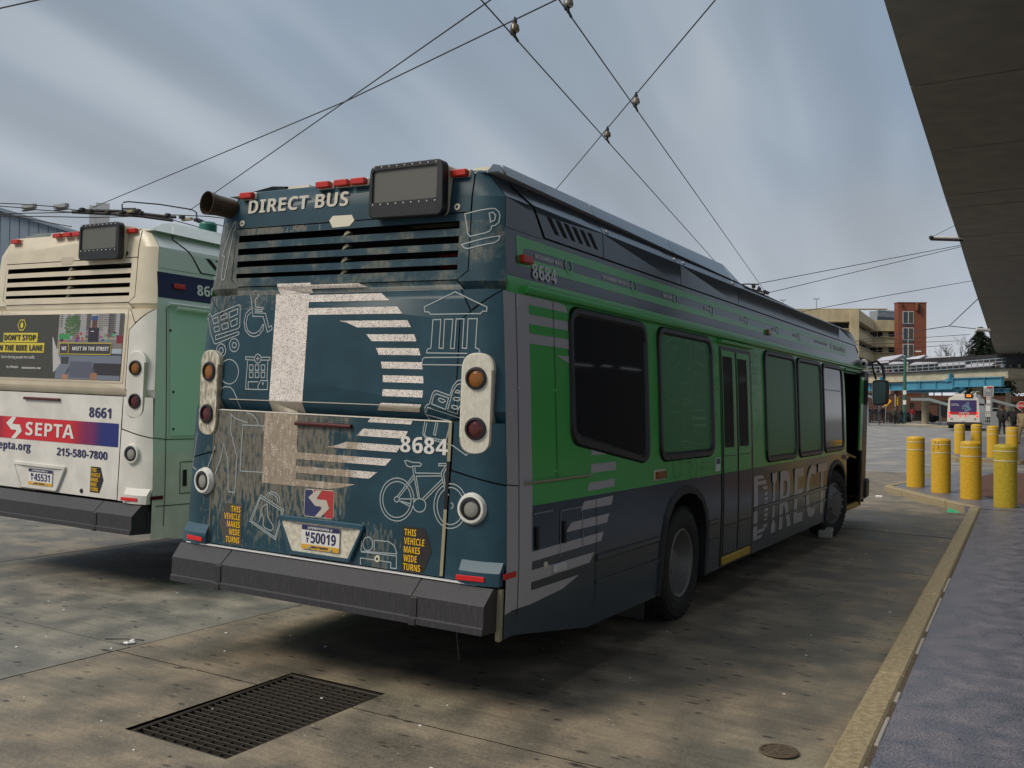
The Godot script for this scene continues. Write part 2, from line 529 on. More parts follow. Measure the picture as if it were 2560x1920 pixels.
func plate(bus: Node, u: float, v: float, w: float, h: float, number: String) -> void:
	var xf := Transform3D(Basis(), Vector3(u, v, rear_z(v) + 0.0085))
	var st := st_new()
	prism(st, rounded([Vector2(0, 0), Vector2(w, 0), Vector2(w, h), Vector2(0, h)], 0.012, 3), 0.0, 0.004, xf)
	var p := fin("licence_plate", st, M.plate_white, bus)
	for b in [[rounded([Vector2(0, h * 0.8), Vector2(w, h * 0.8), Vector2(w, h), Vector2(0, h)], 0.008, 2), M.navy_print], [rounded([Vector2(0, 0), Vector2(w, 0), Vector2(w, h * 0.2), Vector2(0, h * 0.2)], 0.008, 2), M.gold_print]]:
		st = st_new(); prism(st, b[0], 0.0042, 0.0055, xf); fin("plate_band", st, b[1], p)
	var t := func(s: String, x: float, y: float, ww: float, hh: float, m: Material): letters("lettering", s, xf * Transform3D(Basis(), Vector3(x, y, 0.0058)), ww, hh, m, p)
	t.call("PENNSYLVANIA", w * 0.24, h * 0.85, w * 0.5, h * 0.1, M.plate_white)
	t.call("MASS TRANSIT", w * 0.28, h * 0.06, w * 0.44, h * 0.09, M.navy_print)
	letters("lettering", number, xf * Transform3D(Basis(), Vector3(w * 0.25, h * 0.27, 0.0045)), w * 0.66, h * 0.46, M.navy_print, p)
	letters("lettering", "M", xf * Transform3D(Basis(), Vector3(w * 0.11, h * 0.53, 0.0045)), w * 0.1, h * 0.2, M.navy_print, p)
	letters("lettering", "T", xf * Transform3D(Basis(), Vector3(w * 0.12, h * 0.27, 0.0045)), w * 0.08, h * 0.2, M.navy_print, p)
	for q in [[0.2, 0.88], [0.8, 0.88], [0.22, 0.07], [0.8, 0.07]]:
		st = st_new()
		lathe(st, [Vector2(0.011, 0), Vector2(0.009, 0.006), Vector2(0, 0.008)], 10, xf * Transform3D(Basis(Vector3.RIGHT, PI / 2), Vector3(w * q[0], h * q[1], 0.005)))
		fin("bolt", st, M.steel, p)

func septa_s(u: float, v: float, w: float, h: float) -> Array:
	# the two interlocking arrow halves of the S, in a box w by h from its lower left corner
	var a := [0.36, 1.0, 0.62, 1.0, 0.42, 0.72, 0.42, 0.66, 0.86, 0.66, 1.0, 0.36, 0.62, 0.0, 0.34, 0.0, 0.66, 0.33, 0.62, 0.40, 0.34, 0.40, 0.0, 0.70]
	var o := V2(a)
	for i in o.size(): o[i] = Vector2(u + o[i].x * w, v + o[i].y * h)
	return [o]

# ------------------------------------------------------------------ one bus; direct = the green and teal one, else the white one
func make_bus(called: String, label: String, where: Vector3, direct: bool) -> Node3D:
	var bus := thing(called, label, "bus", Transform3D(lean, where), "city buses at the stands")
	var RB: Material = M.teal_film if direct else M.cream
	var SB: Material = M.slate_film if direct else M.white_side
	var LO: Material = M.slate_film if direct else M.white_low
	var st: SurfaceTool
	# --- rear panels, with open joints between them over a dark liner
	var lines := [[-965, 3190, -965, 2946, 953, 2946, 953, 3190], [953, 2946, 965, 2592, 893, 2538, -905, 2538, -965, 2592, -965, 2946], [1192, 2490, 932, 2298, 938, 1702, 925, 1400, 908, 776], [-1192, 2490, -962, 2298, -985, 1702, -1000, 1400, -1012, 776], [932, 1408, 1268, 1342], [-998, 1402, -1268, 1338], [-990, 1698, 938, 1698]]
	lines_on("panel_joint", lines, 0.03, 0, -0.012, M.gap, bus)
	var g := 0.004
	print_on("upper_panel", [V2([-0.961, 2.95, 0.949, 2.95, 0.949, 3.19, 0.98, 3.215, -0.98, 3.215, -0.961, 3.19])], 0, 0.0, RB, bus)
	var fr := [V2([-0.961, 2.897, 0.955, 2.897, 0.95, 2.942, -0.961, 2.942]), V2([-0.903, 2.542, 0.891, 2.542, 0.961, 2.594, 0.961, 2.6, -0.961, 2.6, -0.961, 2.594]), V2([-0.961, 2.6, -0.925, 2.6, -0.932, 2.897, -0.961, 2.897]), V2([0.888, 2.6, 0.961, 2.6, 0.955, 2.897, 0.88, 2.897])]
	print_on("grille_frame", fr, 0, 0.0, RB, bus)
	print_on("engine_hatch", [V2([-0.98, 1.702, 0.933, 1.702, 0.928, 2.296, 1.0, 2.35, 0.89, 2.534, -0.903, 2.534, -1.03, 2.35, -0.958, 2.296])], 0, 0.0, RB, bus)
	print_on("engine_door", [V2([-1.008, 0.776, 0.903, 0.776, 0.920, 1.396, 0.933, 1.694, -0.981, 1.694, -0.996, 1.396])], 0, 0.0, RB if direct else M.white_low, bus)
	for s in [1.0, -1.0]:
		var xi := 0.0 if s > 0 else 0.03
		var up := [0.957, 3.195, 1.0, 3.22, half_w(3.3), 3.3, half_w(3.04), 3.04, half_w(2.83), 2.83, half_w(2.55), 2.55, half_w(2.49), 2.49, 1.005 + xi, 2.358, 0.897, 2.54, 0.969, 2.59]
		var mid := [half_w(2.484), 2.484, half_w(2.0), 2.0, half_w(1.4), 1.4, half_w(1.348), 1.346, 0.936 + xi * 2, 1.412, 0.942 + xi, 1.702, 0.936 + xi, 2.294]
		var low := [0.932 + xi * 2.2, 1.402, half_w(1.33), 1.336, half_w(0.9), 0.9, 1.28, 0.78, 0.914 + xi * 3.2, 0.772]
		for l in [up, mid, low]:
			var q := V2(l)
			for i in q.size(): q[i].x *= s
			print_on("corner_panel", [q], 0, 0.0, RB if l == up or direct else M.white_low, bus)
	# --- grille: recess, louvre slats, centre bracket
	st = st_new()
	var zb := -0.42
	quad(st, Vector3(-1.0, 2.5, zb), Vector3(0.96, 2.5, zb), Vector3(0.96, 2.97, zb), Vector3(-1.0, 2.97, zb), Vector3.BACK)
	quad(st, Vector3(-1.0, 2.585, -0.07), Vector3(0.96, 2.585, -0.07), Vector3(0.96, 2.55, zb), Vector3(-1.0, 2.55, zb), Vector3.UP)
	quad(st, Vector3(-1.0, 2.91, -0.095), Vector3(0.96, 2.91, -0.095), Vector3(0.96, 2.95, zb), Vector3(-1.0, 2.95, zb), Vector3.DOWN)
	for x in [-0.94, 0.9]:
		quad(st, Vector3(x, 2.5, -0.10), Vector3(x, 2.97, -0.10), Vector3(x, 2.97, zb), Vector3(x, 2.5, zb), Vector3(-signf(x), 0, 0))
	fin("grille_recess", st, M.gap, bus)
	for sl in [[2.850, 2.805], [2.760, 2.718], [2.675, 2.631]]:
		st = st_new()
		var zt := rear_z(sl[0]); var zl := rear_z(sl[1])
		var a := [Vector3(0, sl[0], zt), Vector3(0, sl[1], zl), Vector3(0, sl[1] + 0.03, zl - 0.1), Vector3(0, sl[0] + 0.022, zt - 0.1)]
		for k in 4:
			var p: Vector3 = a[k]; var q: Vector3 = a[(k + 1) % 4]
			var d := q - p
			quad(st, p + Vector3(-0.932, 0, 0), p + Vector3(0.887, 0, 0), q + Vector3(0.887, 0, 0), q + Vector3(-0.932, 0, 0), Vector3(0, d.z, -d.y) * -1.0)
		var o := fin("grille_slat", st, RB, bus)
		if direct:
			st = st_new()
			drape(st, rect(-0.93, sl[1], 0.887, sl[0]), 0, 0.0015)
			fin("slat_face", st, RB, o)
	for yy in [2.87, 2.782, 2.696, 2.615]:
		st = st_new()
		prism(st, V2([-0.03, -0.02, 0.03, 0.004, 0.012, 0.02, -0.012, 0.008]), -0.06, -0.02, Transform3D(Basis(), Vector3(0, yy, rear_z(yy))))
		fin("grille_bracket", st, M.grille_metal, bus)
	if direct:
		st = st_new()
		tube(st, [Vector3(0.62, 2.69, -0.3), Vector3(0.9, 2.70, -0.28)], 0.05, 10)
		fin("hose", st, M.red_hose, bus)
	# latch recess under the sign
	var rc := V2([-0.135, 2.958, -0.108, 2.987, 0.048, 2.985, 0.074, 2.948, 0.037, 2.912, -0.101, 2.909])
	print_on("latch_recess", [rc], 0, 0.0022, M.bare_cream if direct else M.cream_dim, bus)
	for q in ([[0.855, 2.983], [-0.912, 2.983], [0.42, 0.83]] if direct else [[0.80, 2.985], [0.422, 0.818]]):
		var t := skin_frame(0, q[0], q[1]) * Transform3D(Basis(Vector3.RIGHT, PI / 2))
		st = st_new()
		lathe(st, [Vector2(0.022, 0.0), Vector2(0.02, 0.006), Vector2(0.009, 0.006)], 16, t)
		var lo := fin("lock", st, M.bare_cream if direct else M.rubber, bus)
		st = st_new()
		lathe(st, [Vector2(0.009, 0.005), Vector2(0.0, 0.005)], 10, t)
		fin("keyhole", st, M.gap, lo)
	# --- marker lamps along the roof edge
	var mk := [[-0.945, 3.155, 0.055], [-0.262, 3.178, 0.0], [-0.108, 3.179, 0.0], [0.03, 3.179, 0.0], [0.798, 3.168, 0.05]]
	if not direct:
		mk[0] = [-0.905, 3.15, 0.055]
	for q in mk:
		st = st_new()
		box(st, Vector3(q[0] + 0.057, q[1] + 0.021, rear_z(q[1]) + 0.006), Vector3(0.114, 0.042, 0.045), 0.006)
		var o := fin("marker_lamp", st, M.red_lens, bus)
		st = st_new()
		box(st, Vector3(q[0] + 0.057, q[1] + 0.021, rear_z(q[1]) - 0.03), Vector3(0.135, 0.05, 0.04), 0.006)
		fin("lamp_base", st, M.bare_cream, o)
	# --- destination sign box on the roof edge
	st = st_new()
	var sb := rounded([Vector2(0.27, 2.94), Vector2(0.80, 2.935), Vector2(0.795, 3.25), Vector2(0.275, 3.25)], 0.05, 5)
	prism(st, sb, -0.42, -0.045)
	var si := fin("sign_box", st, M.bare_cream if direct else M.cream, bus)
	st = st_new()
	ring_flat(st, rounded([Vector2(0.252, 2.93), Vector2(0.812, 2.925), Vector2(0.805, 3.262), Vector2(0.258, 3.258)], 0.05, 5), rounded([Vector2(0.28, 3.025), Vector2(0.765, 3.028), Vector2(0.765, 3.232), Vector2(0.28, 3.226)], 0.018, 5), -0.045, 0.015)
	fin("sign_frame", st, M.sign_black, si)
	obj("sign_screen", boxed(Vector3(0.523, 3.127, -0.004), Vector3(0.50, 0.215, 0.01)), M.sign_screen, si)
	st = st_new()
	for k in 9:
		for yy in [3.012, 3.244]:
			lathe(st, [Vector2(0.006, 0), Vector2(0, 0.004)], 6, Transform3D(Basis(Vector3.RIGHT, PI / 2), Vector3(0.29 + k * 0.058, yy, 0.015)))
	stuff(fin("screw", st, M.steel, si))
	# --- exhaust stack at the top left corner of the rear
	if direct:
		st = st_new()
		var ex := Transform3D(frame_of(Vector3(-0.17, 0.04, 0.98)), Vector3(-1.022, 3.092, -0.235))
		lathe(st, [Vector2(0.0, 0.13), Vector2(0.068, 0.13), Vector2(0.071, 0.25), Vector2(0.082, 0.335), Vector2(0.078, 0.335), Vector2(0.066, 0.25), Vector2(0.062, 0.14), Vector2(0.0, 0.14)], 28, ex)
		lathe(st, [Vector2(0.058, -0.1), Vector2(0.058, 0.13), Vector2(0.0, 0.131)], 24, ex)
		fin("exhaust_pipe", st, M.rust_pipe, bus)
	# --- tail lamps
	for s in [1.0, -1.0]:
		var cx: float = 1.085 * s
		var t := skin_frame(0, cx, 1.805)
		var yaw := Basis(Vector3.UP, 0.12 * s)
		t = Transform3D(yaw, Vector3(cx, 1.805, t.origin.z - 0.006))
		st = st_new()
		var o := capsule2(0, 0, 0.205, 0.595); var i2 := capsule2(0, 0, 0.185, 0.575)
		for k in o.size():
			var k2 := (k + 1) % o.size()
			quad(st, t * Vector3(o[k].x, o[k].y, -0.04), t * Vector3(o[k2].x, o[k2].y, -0.04), t * Vector3(o[k2].x, o[k2].y, 0.018), t * Vector3(o[k].x, o[k].y, 0.018), t.basis * Vector3(o[k].x, o[k].y * 0.3, 0))
			quad(st, t * Vector3(o[k].x, o[k].y, 0.018), t * Vector3(o[k2].x, o[k2].y, 0.018), t * Vector3(i2[k2].x, i2[k2].y, 0.026), t * Vector3(i2[k].x, i2[k].y, 0.026), t.basis * Vector3(o[k].x * 2, o[k].y, 0.2))
			tri(st, t * Vector3(i2[k].x, i2[k].y, 0.026), t * Vector3(i2[k2].x, i2[k2].y, 0.026), t * Vector3(0, 0, 0.026), t.basis.z)
		var pod := fin("tail_lamp_plate", st, (M.lamp_plate_dirty if s < 0 else M.lamp_plate) if direct else M.white_low, bus)
		lamp("amber_lamp", t * Transform3D(Basis(), Vector3(-0.004 * s, 0.148, 0.026)), 0.068, M.amber_lens, pod)
		lamp("red_lamp", t * Transform3D(Basis(), Vector3(0.004 * s, -0.145, 0.026)), 0.068, M.dark_red_lens, pod)
		var lt := Transform3D(yaw, Vector3(1.088 * s, 1.197, skin(0, 1.088 * s, 1.197).z))
		st = st_new()
		lathe(st, [Vector2(0.062, 0.02), Vector2(0.07, 0.03), Vector2(0.082, 0.028), Vector2(0.094, 0.0), Vector2(0.094, -0.02)], 28, lt * Transform3D(Basis(Vector3.RIGHT, PI / 2)))
		var ring := fin("reverse_lamp_ring", st, M.chrome_white if direct else M.white_low, bus)
		lamp("reverse_lamp", lt * Transform3D(Basis(), Vector3(0, 0, 0.016)), 0.066, M.clear_lens, ring)
		# moulded foot of the corner with a reflector
		st = st_new()
		for k in 6:
			var u0: float = 1.03 + k * 0.043; var u1: float = u0 + 0.043
			if k == 5: u1 = 1.283
			var f0 := 0.030 + 0.012 * (u0 - 1.03) / 0.25; var f1 := 0.030 + 0.012 * (u1 - 1.03) / 0.25
			var pa := skin(0, u0, 0.898) + Vector3(0, 0, 0.001); var pb := skin(0, u1, 0.898) + Vector3(0, 0, 0.001); var pc := skin(0, u1, 0.84) + Vector3(0, 0, f1); var pd := skin(0, u0, 0.84) + Vector3(0, 0, f0)
			var pe := skin(0, u1, 0.765) + Vector3(0, 0, f1 + 0.004); var pf := skin(0, u0, 0.765) + Vector3(0, 0, f0 + 0.004)
			for q in [[pa, pb, pc, pd], [pd, pc, pe, pf]]:
				for n in 4: q[n].x *= s
				var nn: Vector3 = (q[1] - q[0]).cross(q[3] - q[0])
				quad(st, q[0], q[1], q[2], q[3], Vector3(0, 0.62, 0.78) if q[0].y > 0.85 else Vector3(0.12 * s * k, 0, 1))
			if k == 0:
				var e := [pa, pd, pf, skin(0, u0, 0.765)]
				for n in 4: e[n].x *= s
				quad(st, e[0], e[1], e[2], e[3], Vector3(-s, 0, 0.2))
			if k == 5:
				var e := [pb, pc, pe, skin(0, u1, 0.765)]
				for n in 4: e[n].x *= s
				quad(st, e[0], e[1], e[2], e[3], Vector3(s, 0, 0.2))
		fin("corner_foot", st, M.teal_plain if direct else M.white_low, bus)
		var rz := skin(0, 1.12, 0.80).z + 0.046
		st = st_new()
		box(st, Vector3(0, 0, 0), Vector3(0.176, 0.030, 0.006), 0.002, Transform3D(Basis(Vector3.UP, 0.16 * s), Vector3(1.118 * s, 0.803, rz)))
		fin("reflector", st, M.red_reflector, bus)
	# --- third brake lamp bar
	st = st_new()
	if direct: tube(st, [Vector3(-0.275, 1.631, 0.012), Vector3(0.185, 1.631, 0.012)], 0.014, 8)
	else: tube(st, [Vector3(-0.46, 1.637, 0.012), Vector3(0.07, 1.637, 0.012)], 0.014, 8)
	fin("brake_lamp_bar", st, M.dark_red_lens, bus)
	# --- licence plate in its moulded recess
	var px := 0.0 if direct else -0.155
	var hw := 0.36 if direct else 0.40
	var po := [Vector2(px - hw - 0.03, 1.03), Vector2(px - hw * 0.72 - 0.03, 0.785), Vector2(px + hw * 0.66 - 0.02, 0.785), Vector2(px + hw - 0.03, 1.03)]
	var pi := [Vector2(px - hw - 0.0, 1.0), Vector2(px - hw * 0.72, 0.808), Vector2(px + hw * 0.62 - 0.02, 0.808), Vector2(px + hw - 0.06, 1.0)]
	st = st_new()
	ring_flat(st, rounded(po, 0.03, 4), rounded(pi, 0.012, 4), -0.004, 0.024)
	var pr := fin("plate_recess", st, M.teal_plain if direct else M.white_low, bus)
	st = st_new()
	var fl := [Vector3(px - 0.235, 0.992, 0.003), Vector3(px + 0.185, 0.992, 0.003), Vector3(px + 0.17, 0.826, 0.003), Vector3(px - 0.225, 0.826, 0.003)]
	var ou := [Vector3(pi[0].x - .008, 1.008, 0.019), Vector3(pi[3].x + .008, 1.008, 0.019), Vector3(pi[2].x + .008, 0.80, 0.019), Vector3(pi[1].x - .008, 0.80, 0.019)]
	quad(st, fl[0], fl[1], fl[2], fl[3], Vector3.BACK)
	for k in 4: quad(st, ou[k], ou[(k + 1) % 4], fl[(k + 1) % 4], fl[k], Vector3.BACK)
	fin("plate_backing", st, M.plate_recess if direct else M.white_low, pr)
	plate(bus, px - 0.185 if direct else -0.345, 0.832 if direct else 0.822, 0.31 if direct else 0.355, 0.152, "50019" if direct else "45531")
	# --- bumper in three lengths with joints, and the bright strip on top
	var bp := V2([-0.06, 0.752, 0.03, 0.757, 0.128, 0.672, 0.128, 0.556, 0.14, 0.548, 0.14, 0.512, -0.06, 0.505])
	for sg in [[-1.266, -0.778], [-0.768, 0.768], [0.778, 1.266]]:
		st = st_new()
		bumper_piece(st, bp, sg[0], sg[1])
		fin("bumper_section", st, M.bumper, bus)
	for x in [-0.773, 0.773]:
		st = st_new()
		var bq := V2([-0.06, 0.744, 0.03, 0.75, 0.134, 0.662, 0.134, 0.55, 0.146, 0.542, 0.146, 0.506, -0.06, 0.498])
		prism(st, bq, -0.022 - 0.018 * signf(x), 0.022 - 0.018 * signf(x), Transform3D(Basis(Vector3(0, 0, 1), Vector3(0, 1, 0), Vector3(-1, 0, 0)), Vector3(x, 0, 0)))
		fin("bumper_joint", st, M.bumper_dark, bus)
	if direct:
		st = st_new()
		box(st, Vector3(-0.03, 0.766, 0.018), Vector3(2.36, 0.008, 0.036), 0.002)
		fin("bumper_strip", st, M.bright_strip, bus)
	# --- right and left sides
	for mode in [1, 2]:
		var up: PackedVector2Array = V2([edge_z(2.55), 2.55, edge_z(2.83), 2.83, edge_z(2.86), 2.86, -11.4, 2.86, -11.85, 2.6, -11.85, 2.55])
		print_on("roof_band", [up], mode, 0.0, SB if direct else M.white_side, bus)
		var mid := V2([edge_z(1.2), 1.2, edge_z(1.76), 1.76, edge_z(2.0), 2.0, edge_z(2.47), 2.47, edge_z(2.53), 2.53, edge_z(2.55), 2.55, -11.85, 2.55, -11.9, 1.2])
		if mode == 1 and direct:
			mid = V2([edge_z(1.2), 1.2, edge_z(1.76), 1.76, edge_z(2.0), 2.0, edge_z(2.47), 2.47, edge_z(2.53), 2.53, edge_z(2.55), 2.55, -11.85, 2.55, -11.85, 2.40, -10.33, 2.40, -10.30, 1.2])
		print_on("window_wall", [mid], mode, 0.0, M.green_film if direct else M.white_side, bus)
		var low := PackedVector2Array([Vector2(-0.055, 1.2), Vector2(-0.055, 0.46), Vector2(-0.165, 0.465), Vector2(-1.2, 0.315)])
		for l in [ARCH_R, ARCH_F]: low.append_array(V2(l))
		if mode == 1 and direct: low.append_array(V2([-10.30, 0.31, -10.30, 1.2]))
		else: low.append_array(V2([-11.8, 0.31, -11.95, 0.5, -11.9, 1.2]))
		print_on("lower_panel", [low], mode, 0.0, LO, bus)
		var sx := 1.0 if mode == 1 else -1.0
		for l in [ARCH_R, ARCH_F]:
			var a := V2(l)
			var i3 := PackedVector2Array()
			var c := (a[0] + a[-1]) * 0.5 + Vector2(0, 0.3)
			for p in a: i3.append(p + (c - p).normalized() * 0.07 * (0.0 if p.y < 0.4 else 1.0) + Vector2(signf(c.x - p.x) * (0.06 if p.y < 0.4 else 0.0), 0))
			st = st_new()
			for k in a.size() - 1:
				var A := skin(mode, a[k].x, a[k].y); var B := skin(mode, a[k + 1].x, a[k + 1].y); var C := skin(mode, i3[k + 1].x, i3[k + 1].y); var D := skin(mode, i3[k].x, i3[k].y)
				var n := Vector3(sx, 0, 0); var o := (A - D).normalized()
				quad(st, A, B, B + n * 0.02 - o * 0.015, A + n * 0.02 - o * 0.015, n + o)
				quad(st, A + n * 0.02 - o * 0.015, B + n * 0.02 - o * 0.015, C + n * 0.012, D + n * 0.012, n)
				quad(st, D + n * 0.012, C + n * 0.012, C - n * 0.5, D - n * 0.5, -o)
			var ar := fin("wheel_arch", st, M.arch_rubber, bus)
			st = st_new()
			prism(st, a, -0.02, 0.02, Transform3D(Basis(Vector3(0, 0, 1), Vector3(0, 1, 0), Vector3(-1, 0, 0)), Vector3(0.72 * sx, 0, 0)))
			fin("wheel_well", st, M.gap, ar)
		# roof pod
		var segs := [[-0.545, -1.515], [-1.527, -3.145], [-3.157, -4.87]]
		for k in 3:
			var z0: float = segs[k][0]; var z1: float = segs[k][1]
			var dz := 0.28
			var q := [Vector2(z0, 2.868), Vector2(z1, 2.868), Vector2(z1, 3.04), Vector2(z1 - dz, 3.32), Vector2(z0 - dz, 3.32), Vector2(z0, 3.04)]
			if k == 0: q = [Vector2(-0.62, 2.868), Vector2(z1, 2.868), Vector2(z1, 3.04), Vector2(z1 - dz, 3.32), Vector2(-0.50, 3.32), Vector2(-0.36, 3.14), Vector2(-0.52, 3.0)]
			print_on("roof_panel", [PackedVector2Array(q)], mode, 0.012, SB if direct else M.white_side, bus)
		# cap between the rear corner and the first roof panel
		print_on("roof_corner", [V2([edge_z(2.86), 2.855, -0.612, 2.855, -0.51, 3.0, -0.353, 3.133, -0.49, 3.322, edge_z(3.3), 3.3, edge_z(3.2), 3.2, edge_z(3.04), 3.04])], mode, 0.004, SB if direct else M.white_side, bus)
		print_on("roof_panel", [V2([-4.882, 2.868, -10.0, 2.868, -10.08, 3.07, -5.22, 3.07, -5.16, 3.25, -5.155, 3.315, -4.888, 3.04])], mode, 0.012, SB if direct else M.white_side, bus)
		print_on("roof_panel", [V2([-10.02, 2.868, -11.55, 2.868, -11.40, 2.95, -11.1, 3.03, -10.7, 3.07, -10.1, 3.07])], mode, 0.012, SB if direct else M.white_side, bus)
		if mode == 1: lines_on("roof_gutter_shadow", [[-600, 2862, -11500, 2862]], 0.03, mode, -0.004, M.gap, bus)
		st = st_new()
		tube(st, [Vector3((half_w(2.5) + 0.016) * sx, 2.505, -0.30), Vector3((half_w(2.5) + 0.016) * sx, 2.505, -11.8)], 0.024, 8)
		fin("gutter", st, M.green_film if direct else M.white_side, bus)
	# white end faces of the roof pods, roof deck and front end
	for s in [1.0, -1.0]:
		st = st_new()
		prism(st, V2([0.60 * s, 3.10, 1.04 * s, 3.10, 0.89 * s, 3.325, 0.70 * s, 3.325]), -5.1, -0.50)
		var pe := fin("roof_pod", st, M.white_side if not direct else M.bare_cream, bus)
		obj("pod_opening", boxed(Vector3(0.84 * s, 3.25, -0.495), Vector3(0.07, 0.05, 0.02)), M.gap, pe)
	st = st_new()
	quad(st, Vector3(-1.1, 3.19, -0.13), Vector3(1.1, 3.19, -0.13), Vector3(1.1, 3.05, -11.0), Vector3(-1.1, 3.05, -11.0), Vector3.UP)
	quad(st, Vector3(-1.14, 3.05, -5.0), Vector3(1.14, 3.05, -5.0), Vector3(1.14, 3.07, -11.0), Vector3(-1.14, 3.07, -11.0), Vector3.UP)
	quad(st, Vector3(-1.14, 3.07, -11.0), Vector3(1.14, 3.07, -11.0), Vector3(1.16, 2.8, -11.7), Vector3(-1.16, 2.8, -11.7), Vector3(0, 1, -0.5))
	fin("roof", st, M.white_roof, bus)
	st = st_new()
	quad(st, Vector3(-1.16, 2.8, -11.7), Vector3(1.16, 2.8, -11.7), Vector3(1.24, 1.2, -12.0), Vector3(-1.24, 1.2, -12.0), Vector3.FORWARD)
	quad(st, Vector3(-1.24, 1.2, -12.0), Vector3(1.24, 1.2, -12.0), Vector3(1.27, 0.32, -12.0), Vector3(-1.27, 0.32, -12.0), Vector3.FORWARD)
	fin("front_end", st, M.dark_glass, bus)
	obj("chassis", boxed(Vector3(0, 0.50, -6.0), Vector3(1.5, 0.16, 11.2)), M.gap, bus)
	st = st_new()
	box(st, Vector3(0.0, 0.58, -1.25), Vector3(2.2, 0.16, 2.2))
	box(st, Vector3(0.0, 0.40, -6.2), Vector3(2.5, 0.12, 4.8))
	fin("underbody", st, M.gap, bus)
	for w in [[1.275, -3.18, true, 0.0], [1.275, -9.62, false, -0.22]]:
		wheel(bus, Transform3D(Basis(Vector3.UP, w[3]), Vector3(w[0] - 0.02, 0.482, w[1])), w[2])
		wheel(bus, Transform3D(Basis(Vector3.UP, PI + w[3]), Vector3(-w[0] + 0.02, 0.482, w[1])), w[2])
	return bus

func ring_flat(st: SurfaceTool, o: PackedVector2Array, i: PackedVector2Array, z0: float, z1: float) -> void:
	for k in o.size():
		var j := (k + 1) % o.size()
		var n := Vector3(o[k].x + o[j].x - i[k].x - i[j].x, o[k].y + o[j].y - i[k].y - i[j].y, 0)
		var e := (o[j] - o[k])
		var en := Vector3(e.y, -e.x, 0)
		if en.dot(n) < 0: en = -en
		if en.length() < 1e-6: en = n
		var b := 0.006
		var ob := [o[k] - Vector2(en.x, en.y).normalized() * b, o[j] - Vector2(en.x, en.y).normalized() * b]
		quad(st, Vector3(o[k].x, o[k].y, z0), Vector3(o[j].x, o[j].y, z0), Vector3(o[j].x, o[j].y, z1 - b), Vector3(o[k].x, o[k].y, z1 - b), en)
		quad(st, Vector3(o[k].x, o[k].y, z1 - b), Vector3(o[j].x, o[j].y, z1 - b), Vector3(ob[1].x, ob[1].y, z1), Vector3(ob[0].x, ob[0].y, z1), en.normalized() + Vector3.BACK)
		quad(st, Vector3(ob[0].x, ob[0].y, z1), Vector3(ob[1].x, ob[1].y, z1), Vector3(i[j].x, i[j].y, z1), Vector3(i[k].x, i[k].y, z1), Vector3.BACK)
		quad(st, Vector3(i[k].x, i[k].y, z1), Vector3(i[j].x, i[j].y, z1), Vector3(i[j].x, i[j].y, z0), Vector3(i[k].x, i[k].y, z0), -n)

func bumper_piece(st: SurfaceTool, prof: PackedVector2Array, x0: float, x1: float) -> void:
	# profile is (z, y); the outer end wraps round the corner
	for k in prof.size():
		var a := prof[k]; var b := prof[(k + 1) % prof.size()]
		var d := b - a
		var n := Vector3(0, -d.x, d.y) * -1.0
		n = Vector3(0, d.x, -d.y) * -1.0
		if k < 5 and n.y + n.z < 0: n = -n
		if k == 5: n = Vector3.DOWN
		if k == 6: n = Vector3.FORWARD
		var xa0 := x0; var xa1 := x1; var xb0 := x0; var xb1 := x1
		var cut := func(p: Vector2) -> float: return 0.05 if p.x > 0.1 else 0.0
		if x0 < -1.0: xa0 += cut.call(a) * 0.6; xb0 += cut.call(b) * 0.6
		if x1 > 1.0: xa1 -= cut.call(a) * 0.0; xb1 -= cut.call(b) * 0.0
		quad(st, Vector3(xa0, a.y, a.x), Vector3(xa1, a.y, a.x), Vector3(xb1, b.y, b.x), Vector3(xb0, b.y, b.x), n)
	var ids := Geometry2D.triangulate_polygon(prof)
	for x in [x0, x1]:
		for i in range(0, ids.size(), 3):
			var P := []
			for j in 3:
				var p := prof[ids[i + j]]
				P.append(Vector3(x + (0.03 if x < -1.0 and p.x > 0.1 else 0.0), p.y, p.x))
			tri(st, P[0], P[1], P[2], Vector3(signf(x - (x0 + x1) * 0.5), 0, 0))
	if x1 > 1.0:
		box(st, Vector3(1.245, 0.60, -0.11), Vector3(0.05, 0.19, 0.12), 0.004)
	if x0 < -1.0:
		box(st, Vector3(-1.245, 0.60, -0.11), Vector3(0.05, 0.19, 0.12), 0.004)

# ------------------------------------------------------------------ the green and teal wrap
func icon(called: String, lines: Array) -> void:
	lines_on(called, lines, 0.0065, 0, 0.0024, M.outline, wrap_bus)

func side_icon(called: String, lines: Array) -> void:
	lines_on(called, lines, 0.008, 1, 0.0062, M.outline_green, wrap_bus)

var wrap_bus: Node3D

